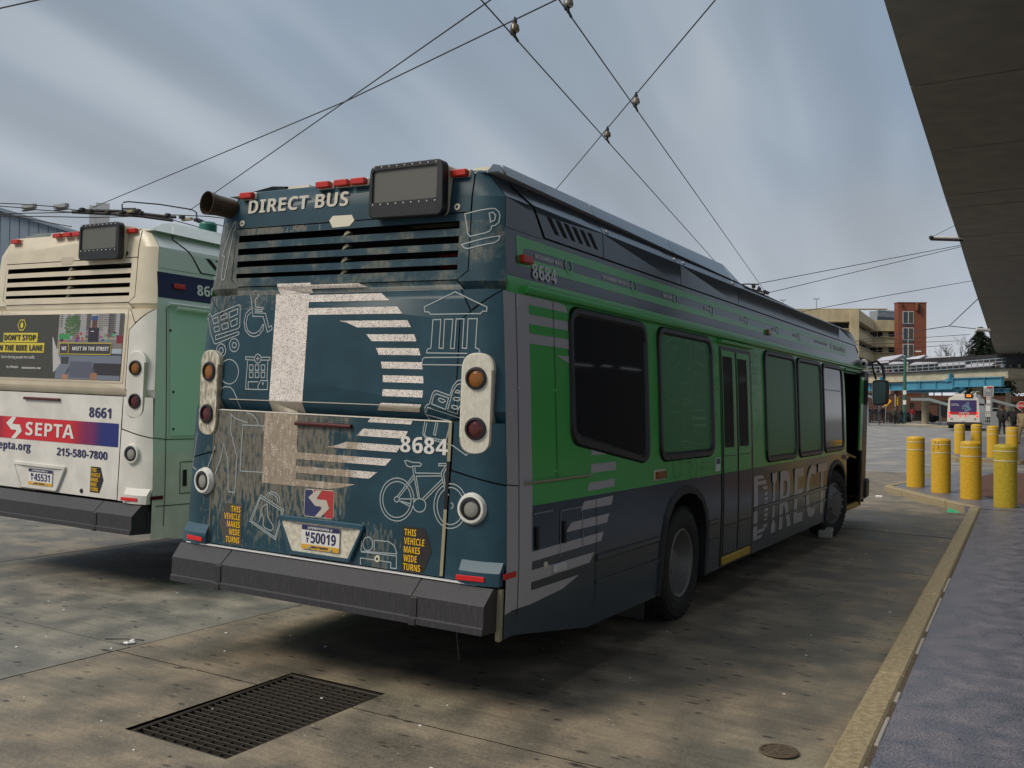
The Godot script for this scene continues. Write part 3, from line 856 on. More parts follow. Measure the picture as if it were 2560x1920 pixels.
func dress_direct(bus: Node3D) -> void:
	wrap_bus = bus
	# --- rear print
	letters_on("lettering", "DIRECT BUS", 0, -0.865, 3.047, 0.875, 0.096, M.speckled_print, bus)
	var d := [V2([-0.537, 1.697, -0.247, 1.697, -0.247, 2.552, -0.537, 2.552]), V2([-0.247, 2.514, 0.222, 2.514, 0.150, 2.538, -0.247, 2.538]), V2([-0.247, 2.424, 0.405, 2.424, 0.338, 2.470, -0.247, 2.470]), V2([-0.247, 2.340, 0.510, 2.340, 0.467, 2.384, -0.247, 2.384]),
		V2([0.165, 2.256, 0.582, 2.256, 0.549, 2.299, 0.012, 2.299, 0.085, 2.285]), V2([0.288, 2.169, 0.630, 2.169, 0.609, 2.212, 0.240, 2.212]), V2([0.350, 2.084, 0.664, 2.084, 0.648, 2.127, 0.324, 2.127]), V2([0.381, 2.0, 0.686, 2.0, 0.676, 2.042, 0.369, 2.042]), V2([0.394, 1.915, 0.698, 1.915, 0.694, 1.958, 0.391, 1.958]),
		V2([0.394, 1.829, 0.698, 1.829, 0.699, 1.872, 0.397, 1.872]), V2([0.355, 1.740, 0.672, 1.740, 0.692, 1.787, 0.390, 1.787])]
	for q in d: print_on("letter_stripe", [q], 0, 0.002, M.white_film, bus)
	var e := [V2([-0.556, 1.224, -0.264, 1.224, -0.264, 1.694, -0.556, 1.694]), V2([0.305, 1.664, 0.632, 1.664, 0.646, 1.692, 0.326, 1.692]), V2([0.222, 1.576, 0.588, 1.576, 0.612, 1.622, 0.272, 1.622]), V2([0.09, 1.490, 0.535, 1.490, 0.565, 1.533, 0.142, 1.533, 0.08, 1.512, -0.025, 1.490]),
		V2([-0.264, 1.399, 0.453, 1.403, 0.497, 1.447, -0.264, 1.443]), V2([-0.264, 1.311, 0.332, 1.315, 0.394, 1.359, -0.264, 1.355]), V2([-0.264, 1.226, 0.0, 1.226, 0.10, 1.238, 0.225, 1.271, -0.264, 1.268])]
	for q in e: print_on("letter_stripe", [q], 0, 0.002, M.white_film, bus)
	letters_on("lettering", "8684", 0, 0.562, 1.494, 0.345, 0.098, M.white_print, bus)
	wide_turns(bus, 0.618, 0.788, 1.0, false, M.arrow_black)
	wide_turns(bus, -0.885, 0.800, 1.0, true, M.arrow_grime)
	# emblem: rounded blue and red square with the white interlocking arrows
	var sq := rounded([Vector2(-0.185, 1.036), Vector2(0.063, 1.038), Vector2(0.062, 1.22), Vector2(-0.184, 1.214)], 0.022, 4)
	print_on("emblem_border", [sq], 0, 0.002, M.dirty_white, bus)
	var em := rounded([Vector2(-0.179, 1.042), Vector2(-0.06, 1.042), Vector2(-0.06, 1.209), Vector2(-0.179, 1.209)], 0.018, 4)
	print_on("emblem_blue", [rounded([Vector2(-0.179, 1.042), Vector2(0.0, 1.042), Vector2(-0.12, 1.209), Vector2(-0.179, 1.209)], 0.012, 4)], 0, 0.0034, M.emblem_blue, bus)
	print_on("emblem_red", [rounded([Vector2(0.0, 1.042), Vector2(0.058, 1.042), Vector2(0.058, 1.214), Vector2(-0.115, 1.214)], 0.012, 4)], 0, 0.0034, M.emblem_red, bus)
	print_on("emblem_arrows", septa_s(-0.148, 1.043, 0.175, 0.168), 0, 0.005, M.dirty_white, bus)
	icon("shopping_cart_outline", [[-1265,2326,-1265,2349,-1185,2362,-1162,2351,-1142,2336,-881,2415,-863,2413,-859,2400,-851,2267,-866,2252,-1078,2202,-1070,2174,-863,2230,-852,2220,-857,2210,-1066,2145,-1085,2150,-1213,2334,-1265,2326], [-963,2364,-881,2388,-880,2350,-950,2327,-963,2364], [-941,2301,-880,2323,-879,2280,-930,2264,-941,2301], [-1039,2338,-981,2358,-975,2328,-1032,2309,-1039,2338], [-1024,2281,-965,2294,-957,2257,-1013,2244,-1024,2281], [-1131,2320,-1067,2332,-1058,2295,-1106,2285,-1131,2320], [-1102,2258,-1051,2271,-1040,2237,-1088,2228,-1102,2258], [-967,2102,-968,2087,-974,2074,-985,2064,-999,2059,-1014,2058,-1029,2064,-1042,2073,-1051,2087,-1055,2102,-1054,2117,-1048,2130,-1037,2140,-1023,2145,-1008,2146,-993,2140,-980,2131,-971,2117,-967,2102], [-990,2100,-992,2090,-999,2083,-1009,2080,-1019,2083,-1027,2090,-1031,2100,-1029,2110,-1023,2117,-1013,2120,-1002,2117,-994,2110,-990,2100], [-845,2138,-847,2122,-853,2109,-864,2099,-878,2093,-894,2093,-910,2098,-923,2108,-932,2122,-936,2137,-935,2153,-928,2166,-917,2176,-903,2182,-887,2182,-872,2177,-859,2167,-850,2153,-845,2138], [-871,2138,-872,2128,-879,2121,-889,2119,-899,2121,-907,2128,-911,2137,-909,2147,-902,2154,-892,2156,-882,2154,-874,2147,-871,2138]])
	icon("wheelchair_outline", [[-770,2504,-750,2513,-732,2513,-726,2497,-694,2473,-706,2457,-722,2454,-717,2398,-649,2393,-648,2379,-721,2381], [-774,2501,-735,2335,-642,2332,-593,2227,-553,2243,-559,2271,-583,2259,-622,2354,-715,2358,-716,2370,-649,2367], [-760,2386,-799,2359,-814,2300,-797,2240,-753,2204,-708,2195,-665,2207,-633,2243,-632,2279,-641,2276,-663,2237,-702,2220,-737,2219,-774,2240,-794,2286,-784,2339,-755,2362]])
	icon("hospital_outline", [[-695,2057,-775,2059,-773,2040,-693,2037], [-632,2058,-554,2058,-554,2039,-632,2038], [-633,2048,-635,2035,-642,2024,-654,2018,-667,2018,-680,2024,-689,2034,-693,2047,-691,2060,-684,2071,-673,2077,-659,2077,-647,2071,-638,2061,-633,2048], [-665,2062,-662,2032], [-678,2047,-648,2048], [-756,2033,-756,1840,-631,1840], [-571,2036,-567,1903], [-736,2004,-703,2004,-700,1969,-732,1968,-736,2004], [-731,1955,-698,1956,-695,1920,-728,1919,-731,1955], [-682,2005,-650,2005,-646,1970,-679,1969,-682,2005], [-677,1956,-645,1957,-642,1921,-674,1920,-677,1956], [-629,2006,-596,2006,-593,1971,-625,1970,-629,2006], [-624,1957,-592,1958,-589,1922,-621,1921,-624,1957], [-645,1850,-642,1869,-623,1902,-560,1900,-557,1842,-631,1840,-645,1850], [-732,1842,-736,1890,-644,1892], [-602,1893,-600,1870], [-611,1882,-592,1882]])
	icon("person_outline", [[-832,1956,-834,1933,-842,1911,-856,1892,-876,1879,-899,1871,-924,1871,-949,1877,-972,1889,-990,1907,-1003,1929,-1009,1953,-1008,1977,-999,1999,-985,2018,-965,2031,-941,2038,-916,2039,-891,2032,-869,2020,-851,2002,-838,1980,-832,1956], [-1032,1799,-997,1827,-954,1851,-899,1849,-870,1830,-828,1772,-823,1707]])
	icon("wrench_outline", [[-1265,2919,-1265,2876,-1265,2824,-1240,2638,-1179,2608,-1147,2608,-1158,2787,-1139,2850,-1169,2884,-1265,2892,-1265,2919], [-978,3002,-975,2942,-987,2938,-1038,2596,-1060,2592,-1070,2607,-1060,2758,-1091,2770,-1027,2921,-997,2983,-978,3002]])
	icon("coffee_cup_outline", [[913,2937,1079,2961,1105,2961,1125,2944,1134,2920,1131,2878,1114,2860,1095,2856,1094,2839,1085,2825,1059,2814,964,2797,946,2812,913,2937], [1075,2933,1095,2939,1112,2919,1108,2891,1087,2880,1075,2933], [907,2751,1144,2798,1140,2773,1118,2755,950,2724,925,2732,907,2751]])
	icon("bank_outline", [[672,2379,888,2466,1109,2373,1109,2348,1084,2348,1073,2334,720,2333,706,2347,675,2349,672,2379], [738,2128,740,2300,797,2301,796,2129,826,2127,824,2302,883,2302,878,2127,905,2127,906,2303,961,2304,961,2130,992,2128,990,2304,1053,2304,1052,2132,1075,2125,1085,2105], [738,2128,712,2122,708,2099,998,2099], [983,2076,695,2071,681,2060,679,2028,974,2030]])
	icon("backpack_outline", [[972,1941,942,1938,911,1902,894,1847,802,1873,784,1873,768,1854,751,1792,730,1784,716,1758,715,1733,736,1694,722,1614,741,1590,940,1554,1034,1503,1046,1511], [794,1855,886,1833,870,1764,768,1793,778,1840,794,1855], [814,1823,826,1830,857,1821,865,1811,846,1803,819,1813,814,1823], [973,1921,940,1913,913,1873,883,1758,943,1742,970,1789], [920,1830,933,1839,962,1835,967,1825,951,1817,925,1822,920,1830], [911,1787,927,1791,953,1785,953,1771,933,1768,912,1777,911,1787], [931,1866,938,1881,964,1875,960,1864,931,1866], [721,1741,741,1772,956,1718], [720,1728,917,1686], [814,1687,800,1614,814,1608,828,1684], [913,1673,892,1587], [750,1680,735,1608,754,1594,888,1580]])
	icon("bicycle_outline", [[675,1215,674,1190,668,1165,658,1142,643,1121,625,1103,604,1089,581,1079,557,1075,532,1075,508,1080,485,1090,465,1104,448,1123,435,1144,427,1168,423,1194,424,1220,431,1245,441,1269,456,1290,475,1308,496,1321,520,1330,544,1335,569,1334,593,1328,615,1318,635,1303,651,1285,664,1264,672,1240,675,1215], [655,1213,654,1189,647,1166,636,1144,620,1125,601,1111,579,1101,556,1096,532,1096,509,1102,488,1113,470,1129,457,1149,448,1171,444,1196,445,1220,452,1244,464,1266,480,1285,500,1299,522,1309,545,1314,569,1313,592,1306,612,1295,630,1279,643,1260,652,1237,655,1213], [1054,1209,1052,1183,1047,1158,1038,1135,1024,1114,1008,1096,988,1082,967,1073,945,1068,922,1068,900,1074,879,1084,860,1098,845,1117,833,1139,825,1163,822,1189,823,1215,829,1240,838,1264,852,1285,869,1303,889,1316,910,1326,933,1330,956,1329,978,1323,998,1313,1016,1298,1031,1279,1043,1258,1050,1234,1054,1209], [1031,1207,1030,1183,1024,1159,1014,1138,1000,1119,983,1105,964,1095,944,1090,923,1091,903,1097,884,1108,869,1124,857,1144,849,1166,845,1191,846,1215,852,1239,863,1261,877,1279,894,1294,913,1303,934,1308,955,1307,975,1300,993,1289,1008,1273,1020,1253,1028,1231,1031,1207], [597,1442,615,1446,654,1437,707,1439,722,1430,715,1418,666,1416,638,1408,616,1414,597,1442], [656,1411,707,1224], [673,1412,681,1375,866,1385], [717,1226,686,1356,870,1371], [668,1362,553,1225], [677,1351,561,1214], [875,1354,738,1226], [880,1338,754,1219], [913,1241,869,1371,866,1385,869,1397,897,1433,881,1432,847,1429,845,1442,894,1446,907,1436,905,1425,882,1386,896,1316,923,1259], [565,1210,703,1220], [565,1199,652,1187], [569,1197,649,1172], [764,1188,762,1174,755,1161,743,1151,729,1145,713,1144,698,1147,685,1155,677,1167,673,1180,675,1194,683,1207,695,1217,709,1223,725,1224,740,1221,753,1213,761,1202,764,1188], [567,1207,564,1197,555,1191,544,1190,535,1195,531,1204,534,1214,543,1221,554,1222,563,1216,567,1207], [941,1218,947,1217,952,1214,956,1208,957,1202,956,1196,953,1190,948,1186,943,1184]])
	icon("shoe_bag_outline", [[-563,1141,-354,1060,-415,859,-653,959,-563,1141], [-562,1125,-370,1051,-420,874,-636,964,-562,1125], [-519,1132,-499,1159,-465,1171,-427,1165,-396,1139,-389,1092], [-502,1129,-482,1154,-452,1156,-412,1131,-407,1099], [-574,951,-556,1017,-545,1062,-508,1088,-499,1079,-495,1009,-468,974,-445,951,-440,932,-456,915,-482,918,-521,930,-531,949,-529,987,-543,1018,-574,951]])
	icon("walking_person_outline", [[-823,1639,-861,1665,-859,1546,-791,1380,-800,1139,-861,1139,-875,1355,-919,1464,-944,1363,-993,1248]])
	icon("briefcase_outline", [[-551,1292,-759,1287,-749,1598,-561,1600,-562,1567]])
	icon("arm_outline", [[-823,1639,-706,1615], [-718,1683,-656,1666,-615,1629,-609,1602]])
	icon("corner_figure_outline", [[-1200,1525,-1256,1281,-1184,1266], [-1003,1439,-1077,1258]])
	icon("bed_outline", [[291,863,295,932], [382,917,380,901,372,886,360,876,346,871,331,872,318,880,308,893,305,909,307,926,315,941,327,951,342,956,357,954,369,946,378,933,382,917], [394,877,391,941,501,944,546,923,566,876,291,863], [290,859,563,863,566,788,523,786,523,820,289,821,291,779]])
	side_icon("wrap_icons", [[-2700,2309,-2703,2340,-2909,2401,-3038,2389,-3100,2226,-2766,2104,-2700,2309], [-2809,2290,-2941,2332,-2971,2304,-2851,2275,-2938,2235,-2840,2220,-2744,2264], [-3183,2376,-3295,2395,-3330,2331,-3312,2163,-3171,2136,-3152,2338,-3183,2376], [-3447,2366,-3709,2334,-3691,2179,-3432,2224,-3447,2366], [-3449,2385,-3696,2358], [-3378,2128,-3606,2090,-3615,2042], [-3078,2017,-3257,2039,-3310,2019,-3304,1941,-3233,1912,-3231,1889,-3109,1878,-3078,2017], [-3066,1841,-3314,1881,-3306,1848,-3078,1819,-3066,1841], [-3308,1793,-3670,1795,-3666,1728,-3304,1729,-3308,1793], [-3537,1879,-3528,1856,-3505,1838,-3476,1831,-3447,1837,-3427,1854,-3421,1878,-3431,1901,-3453,1919,-3482,1925,-3511,1920,-3531,1903,-3537,1879], [-3289,1715,-3695,1714,-3691,1666,-3286,1664,-3289,1715], [-3313,1655,-3675,1652,-3649,1490,-3302,1499,-3313,1655], [-3396,1635,-3389,1533], [-3482,1635,-3475,1532], [-3570,1634,-3562,1530], [-2723,1461,-2754,1777,-2983,1778,-2976,1462], [-2598,2012,-2700,1893,-2884,1844], [-3010,1791,-3120,1647,-2995,1560], [-3020,1532,-3262,1518,-3231,1473,-3055,1469,-3020,1532]])
	side_icon("wrap_icons_belt", [[-3042,1300,-3035,1271,-3015,1246,-2986,1229,-2950,1221,-2912,1223,-2877,1235,-2849,1255,-2831,1281,-2825,1310,-2832,1338,-2851,1362,-2879,1380,-2914,1388,-2952,1387,-2988,1375,-3017,1355,-3035,1329,-3042,1300], [-3435,1286,-3428,1256,-3408,1230,-3377,1212,-3340,1204,-3301,1206,-3265,1218,-3236,1239,-3217,1266,-3211,1296,-3218,1325,-3238,1351,-3267,1369,-3304,1378,-3343,1376,-3379,1365,-3409,1344,-3429,1316,-3435,1286], [-2959,1348,-3091,1378,-3226,1355,-3322,1291], [-3565,1237,-3567,1331,-3902,1318], [-3610,1273,-3885,1274,-3900,1230]])
	side_icon("wrap_icons_door", [[-3962,2329,-4056,2365], [-3957,2290,-4051,2325,-4057,2235,-3973,2211], [-3986,2054,-4106,2107], [-3942,2003,-4109,2052], [-3945,1964,-4105,2017], [-3933,1796,-4028,1787,-3987,1668,-3932,1698]])
	side_icon("wrap_icons_pillar", [[-5399,2361,-5384,2329,-5354,2305,-5316,2295,-5280,2301,-5257,2323,-5251,2353,-5265,2384,-5295,2408,-5333,2419,-5369,2413,-5393,2391,-5399,2361], [-5227,2379,-5570,2387,-5548,2329], [-5290,2254,-5363,2258,-5354,2190,-5280,2187,-5290,2254], [-5400,2256,-5475,2259,-5465,2189,-5390,2186,-5400,2256], [-5274,2148,-5348,2151,-5338,2083,-5265,2081,-5274,2148], [-5384,2146,-5459,2149,-5449,2081,-5375,2079,-5384,2146], [-5174,2001,-5355,2000,-5326,1910,-5185,1902], [-5176,1809,-5483,1810,-5488,1647,-5357,1575,-5156,1583], [-5172,1545,-5457,1540], [-5167,1490,-5453,1495]])
	# right edge of the rear door: bare edge with a taped gap
	for q in [[918, 1690, 915, 1460], [904, 1176, 892, 784]]: lines_on("door_edge", [q], 0.022, 0, 0.004, M.olive_edge, bus)
	lines_on("door_gap", [[914, 1456, 905, 1180]], 0.022, 0, 0.0045, M.gap, bus)
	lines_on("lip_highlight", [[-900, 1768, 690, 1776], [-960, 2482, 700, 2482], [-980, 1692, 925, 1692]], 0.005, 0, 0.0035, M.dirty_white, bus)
	lines_on("door_edge", [[-1006, 1690, -1020, 1400, -1028, 790]], 0.012, 0, 0.003, M.grime_edge, bus)
	# --- right side print
	var silver: Material = M.silver_film
	print_on("silver_band", [V2([-0.058, 2.472, -0.058, 0.60, -0.154, 0.612, -0.37, 0.61, -0.80, 0.637, -1.04, 0.692, -0.368, 0.692, -0.366, 0.741, -1.199, 0.751, -1.269, 0.813, -0.368, 0.814, -0.372, 0.866, -1.378, 0.877, -1.416, 0.937, -0.372, 0.925, -0.362, 2.18, -0.91, 2.18, -0.90, 2.42, -0.87, 2.455, -0.78, 2.472])], 1, 0.002, silver, bus)
	print_on("green_bar", [rect(-0.92, 2.358, -0.366, 2.416)], 1, 0.0036, M.green_film, bus)
	print_on("green_bar", [rect(-0.92, 2.243, -0.364, 2.300)], 1, 0.0036, M.green_film, bus)
	for q in [V2([-0.73, 2.127, -0.9, 2.085, -0.9, 2.130]), V2([-1.223, 1.528, -1.64, 1.532, -1.64, 1.474, -1.221, 1.474]), V2([-1.213, 1.412, -1.64, 1.416, -1.639, 1.355, -1.205, 1.355]), V2([-1.18, 1.289, -1.619, 1.295, -1.605, 1.239, -1.151, 1.236]), V2([-1.102, 1.17, -1.586, 1.176, -1.558, 1.115, -1.042, 1.115]), V2([-0.913, 1.049, -1.517, 1.056, -1.477, 0.995, -0.812, 0.993])]: print_on("silver_stripe", [q], 1, 0.002, silver, bus)
	# green route line along the roof band, with its stops
	print_on("route_band", [V2([-0.252, 2.64, -0.252, 2.826, -10.62, 2.826, -10.62, 2.765, -0.43, 2.765, -0.335, 2.752, -0.325, 2.72, -0.325, 2.66]), V2([-0.252, 2.645, -10.62, 2.645, -10.62, 2.70, -0.252, 2.70])], 1, 0.002, M.green_film, bus)
	print_on("route_band", [V2([edge_z(2.5), 2.47, edge_z(2.552), 2.552, edge_z(2.56), 2.568, -11.8, 2.568, -11.83, 2.552, -11.83, 2.47])], 1, 0.0025, M.green_film, bus)
	print_on("route_panel", [rect(-10.62, 2.66, -9.42, 2.785)], 1, 0.004, M.green_film, bus)
	var stops := [["NESHAMINY MALL", -0.483, 0.385, -0.956], ["NESHAMINY INTERPLEX", -1.51, 0.50, -2.087], ["RED LION", -2.72, 0.205, -3.011], ["GRANT", -3.76, 0.17, -3.999], ["WELSH", -4.92, 0.165, -5.159], ["RHAWN", -6.18, 0.18, -6.44], ["COTTMAN", -7.17, 0.24, -7.51]]
	for s in stops:
		letters_on("lettering", s[0], 1, s[1], 2.717, s[2], 0.029, M.print_grey, bus)
		var o := []
		for k in 19: o.append_array([s[3] - 0.052 * cos(TAU * k / 18.0), 2.731 + 0.043 * sin(TAU * k / 18.0)])
		if false: print_on("stop_disc", [rounded([Vector2(s[3] + 0.045, 2.69), Vector2(s[3] - 0.045, 2.69), Vector2(s[3] - 0.045, 2.772), Vector2(s[3] + 0.045, 2.772)], 0.04, 5)], 1, 0.0034, M.slate_film, bus)
		lines_on("route_stop", [o], 0.018, 1, 0.005, M.green_film, bus, 1.0)
	letters_on("lettering", "FRANKFORD TRANSPORTATION CENTER", 1, -8.38, 2.725, 0.83, 0.03, M.print_grey, bus)
	letters_on("lettering", "Boulevard Direct", 1, -9.62, 2.70, 0.86, 0.075, M.white_print, bus, 0.006)
	lines_on("lettering", [[-9500, 2770, -9460, 2770, -9460, 2690]], 0.012, 1, 0.006, M.white_print, bus)
	letters_on("lettering", "8684", 1, -0.425, 2.585, 0.33, 0.097, M.print_grey, bus, 0.006)
	# lamps, locks, seams and hatches
	for q in [[-0.348, 2.688, 0.128, 0.048, M.red_lens], [-5.99, 2.672, 0.15, 0.055, M.amber_lens], [-2.495, 1.275, 0.20, 0.055, M.amber_lens], [-10.2, 1.135, 0.2, 0.055, M.amber_lens]]:
		var xf := skin_frame(1, q[0], q[1])
		obj("side_lamp", boxed(Vector3(0, 0, 0.015), Vector3(q[2], q[3], 0.035), 0.006, xf), q[4], bus)
		if q[1] < 2.0: obj("lamp_rim", boxed(Vector3(0, 0, 0.004), Vector3(q[2] + 0.03, q[3] + 0.03, 0.012), 0.004, xf), M.bare_cream, bus)
	lines_on("side_seam", [[-203, 2470, -201, 1345, -203, 560], [-58, 1345, -203, 1330], [-690, 2470, -700, 1345], [-1290, 1190, -1302, 460]], 0.006, 1, 0.0045, M.gap, bus)
	lines_on("hatch_outline", [[-367, 1143, -367, 930], [-1066, 1137, -760, 1139, -752, 1130, -738, 850], [-1066, 1137, -1081, 854], [-385, 1150, -640, 1150]], 0.008, 1, 0.005, M.seam_light, bus)
	for q in [[-0.418, 1.0, 0.14], [-0.79, 1.0, 0.14]]:
		obj("hatch_hinge", boxed(Vector3(0, 0, 0.012), Vector3(0.03, q[2], 0.02), 0.006, skin_frame(1, q[0], q[1])), M.rubber, bus)
	st_lathe_on("lock", 1, -0.55, 0.822, 0.022, M.bare_cream, bus)
	for q in [[-0.215, 1.388], [-0.687, 1.391], [-0.221, 1.902], [-0.699, 1.902], [-0.711, 2.395], [-0.235, 2.40]]:
		st_lathe_on("rivet", 1, q[0], q[1], 0.014, M.green_film if q[0] < -0.5 else M.silver_film, bus)
	obj("fuel_flap", boxed(Vector3(0, 0, 0.015), Vector3(0.16, 0.055, 0.03), 0.008, skin_frame(1, -0.72, 0.785)), M.bright_strip, bus)
	obj("support_rod", tubed([skin(1, -0.26, 1.342) + Vector3(0.015, 0, 0), skin(1, -1.2, 1.342) + Vector3(0.015, 0, 0)], 0.008, 6), M.olive_edge, bus)
	obj("side_reflector", boxed(Vector3(0, 0, 0.004), Vector3(0.145, 0.034, 0.006), 0.002, skin_frame(1, -0.10, 0.82)), M.red_reflector, bus)
	obj("skirt_post", boxed(Vector3(1.275, 0.60, -0.035), Vector3(0.035, 0.30, 0.035), 0.006), M.olive_edge, bus)
	for z in [[-1.31, -2.50], [-3.76, -4.06], [-5.22, -8.85]]:
		var st := st_new()
		for yy in [0.768, 0.60]:
			var zz: float = z[0]; var h := 0.028 if yy > 0.7 else 0.016
			prism(st, V2([-h, 0.0, h, 0.0, h * 0.5, 0.012, -h * 0.5, 0.012]), -(z[0] - z[1]), 0.0, Transform3D(Basis(Vector3(0, -1, 0), Vector3(1, 0, 0), Vector3(0, 0, 1)), Vector3(half_w(yy), yy, zz)))
		fin("rub_rail", st, M.slate_rail, bus)
	# windows
	side_window(-0.90, -2.285, 1.555, 1.36, 2.47, M.dark_glass, bus)
	for w in [[-2.505, -3.915, 1.37, M.green_glass], [-5.72, -7.165, 1.23, M.green_glass], [-7.245, -8.635, 1.225, M.green_glass], [-8.72, -10.10, 1.235, M.grey_glass]]:
		var f := side_window(w[0], w[1], w[2], w[2], 2.468, w[3], bus)
		if w[0] < -8.7:
			lines_on("window_bar", [[-8795, 2103, -10030, 2103]], 0.02, 1, 0.008, M.steel, f)
	# rear door: black frame, two leaves with narrow panes, yellow step
	print_on("door_frame", [V2([-4.125, 0.32, -5.21, 0.32, -5.21, 2.41, -4.155, 2.41])], 1, 0.0055, M.rubber, bus)
	for l in [[-4.19, -4.62], [-4.68, -5.125]]:
		var st := st_new()
		drape(st, rect(l[1], 1.2, l[0], 2.372), 1, 0.009)
		var lf := fin("door_leaf", st, M.green_film, bus)
		st = st_new()
		drape(st, rect(l[1] + 0.0, 0.43, l[0], 1.197), 1, 0.009)
		fin("door_kick_panel", st, M.slate_film, lf)
		print_on("pane", [rect(l[1] + 0.10, 1.44, l[0] - 0.03, 2.312)], 1, 0.0115, M.grey_glass, lf)
		lines_on("door_handle", [[l[1] * 1000 + 90, 2240, l[1] * 1000 + 90, 1420]], 0.016, 1, 0.03, M.handle_yellow, lf)
		for yy in [700, 1360]: lines_on("door_crease", [[l[0] * 1000 - 25, yy, l[1] * 1000 + 40, yy]], 0.006, 1, 0.011, M.gap, lf)
	obj("door_header", tubed([skin(1, -4.12, 2.455) + Vector3(0.02, 0, 0), skin(1, -5.23, 2.455) + Vector3(0.02, 0, 0)], 0.022, 8), M.green_film, bus)
	obj("door_header", tubed([skin(1, -10.25, 2.44) + Vector3(0.02, 0, 0), skin(1, -11.6, 2.44) + Vector3(0.02, 0, 0)], 0.022, 8), M.green_film, bus)
	obj("door_step", boxed(Vector3(1.29, 0.372, -4.62), Vector3(0.06, 0.075, 0.93), 0.008), M.step_yellow, bus)
	obj("notice_sticker", boxed(Vector3(0, 0, 0.003), Vector3(0.14, 0.125, 0.004), 0.0, skin_frame(1, -4.02, 1.29)), M.plate_white, bus)
	obj("notice_sticker", boxed(Vector3(0, 0.03, 0.0055), Vector3(0.10, 0.05, 0.003), 0.0, skin_frame(1, -4.02, 1.29)), M.navy_print, bus)
	# DIRECT along the lower side: striped D, then plain letters
	var ds := [V2([-5.237, 1.11, -5.25, 0.44, -5.40, 0.44, -5.385, 1.11]), V2([-5.385, 1.11, -5.385, 1.075, -5.66, 1.075, -5.56, 1.11]), V2([-5.385, 1.05, -5.385, 1.01, -5.74, 1.01, -5.70, 1.05]), V2([-5.55, 0.985, -5.65, 0.95, -5.79, 0.95, -5.765, 0.985])]
	for k in 7: ds.append(rect(-5.82 + absf(k - 3.0) * 0.008, 0.885 - k * 0.058, -5.67 + absf(k - 3.0) * 0.008, 0.92 - k * 0.058))
	ds.append_array([V2([-5.385, 0.50, -5.385, 0.535, -5.72, 0.535, -5.68, 0.50]), V2([-5.39, 0.44, -5.39, 0.475, -5.64, 0.475, -5.55, 0.44])])
	for q in ds: print_on("letter_stripe", [q], 1, 0.0025, silver, bus)
	var lx := [["I", -5.955, 0.19], ["R", -6.31, 0.56], ["E", -7.0, 0.47], ["C", -7.64, 0.55], ["T", -8.29, 0.54]]
	for l in lx: letters_on("lettering", l[0], 1, l[1], 0.445, l[2], 0.665, silver, bus, 0.0025)
	# front door: open dark doorway, one leaf folded out
	var st2 := st_new()
	quad(st2, Vector3(0.55, 0.36, -10.3), Vector3(1.28, 0.36, -10.3), Vector3(1.28, 0.36, -11.8), Vector3(0.55, 0.36, -11.8), Vector3.UP)
	quad(st2, Vector3(0.55, 0.36, -10.3), Vector3(0.55, 0.36, -11.8), Vector3(0.55, 2.42, -11.8), Vector3(0.55, 2.42, -10.3), Vector3.RIGHT)
	quad(st2, Vector3(0.55, 2.42, -10.3), Vector3(1.25, 2.42, -10.3), Vector3(1.25, 2.42, -11.8), Vector3(0.55, 2.42, -11.8), Vector3.DOWN)
	quad(st2, Vector3(0.55, 0.36, -10.3), Vector3(1.27, 0.36, -10.3), Vector3(1.22, 2.42, -10.3), Vector3(0.55, 2.42, -10.3), Vector3.FORWARD)
	fin("doorway", st2, M.interior, bus)
	st2 = st_new()
	box(st2, Vector3(1.30, 1.36, -11.38), Vector3(0.04, 2.06, 0.035), 0.004)
	var leaf := fin("front_door_leaf", st2, M.rubber, bus)
	obj("leaf_panel", boxed(Vector3(1.315, 1.78, -11.24), Vector3(0.03, 1.16, 0.22), 0.004), M.green_film, leaf)
	obj("leaf_pane", boxed(Vector3(1.17, 1.42, -11.46), Vector3(0.30, 1.9, 0.02)), M.dark_glass, leaf)
	obj("windscreen_pillar", boxed(Vector3(1.24, 1.42, -11.80), Vector3(0.10, 2.1, 0.42), 0.02), M.rubber, bus)
	obj("grab_rail", tubed([Vector3(1.2, 1.2, -10.5), Vector3(1.24, 1.12, -10.9), Vector3(1.24, 1.08, -11.3)], 0.018, 6), M.step_yellow, bus)
	obj("doorway_screen", boxed(Vector3(0.7, 1.85, -10.9), Vector3(0.02, 0.9, 0.5)), M.teal_screen, bus)
	obj("door_step", boxed(Vector3(1.27, 0.34, -10.95), Vector3(0.07, 0.07, 1.2), 0.008), M.step_yellow, bus)
	obj("front_bumper", boxed(Vector3(1.05, 0.55, -12.05), Vector3(0.55, 0.32, 0.3), 0.03), M.bumper, bus)
	# mirror on its arms, camera
	obj("mirror_arm", tubed([Vector3(1.12, 2.56, -11.9), Vector3(1.38, 2.66, -12.2), Vector3(1.46, 2.58, -12.25), Vector3(1.50, 2.36, -12.25)], 0.022, 6), M.rubber, bus)
	obj("mirror_arm", tubed([Vector3(1.1, 2.48, -11.9), Vector3(1.30, 2.64, -12.15), Vector3(1.37, 2.36, -12.22)], 0.018, 6), M.rubber, bus)
	var mx := Transform3D(Basis(Vector3.UP, 0.25), Vector3(1.45, 2.15, -12.25))
	st2 = st_new()
	prism(st2, rounded([Vector2(-0.12, -0.24), Vector2(0.13, -0.2), Vector2(0.13, 0.2), Vector2(-0.14, 0.2)], 0.07, 5), -0.09, 0.0, mx)
	var mh := fin("mirror_housing", st2, M.rubber, bus)
	st2 = st_new()
	prism(st2, rounded([Vector2(-0.115, -0.21), Vector2(0.07, -0.18), Vector2(0.07, 0.17), Vector2(-0.125, 0.17)], 0.05, 5), 0.0, 0.004, mx)
	fin("mirror_glass", st2, M.mirror, mh)
	st2 = st_new()
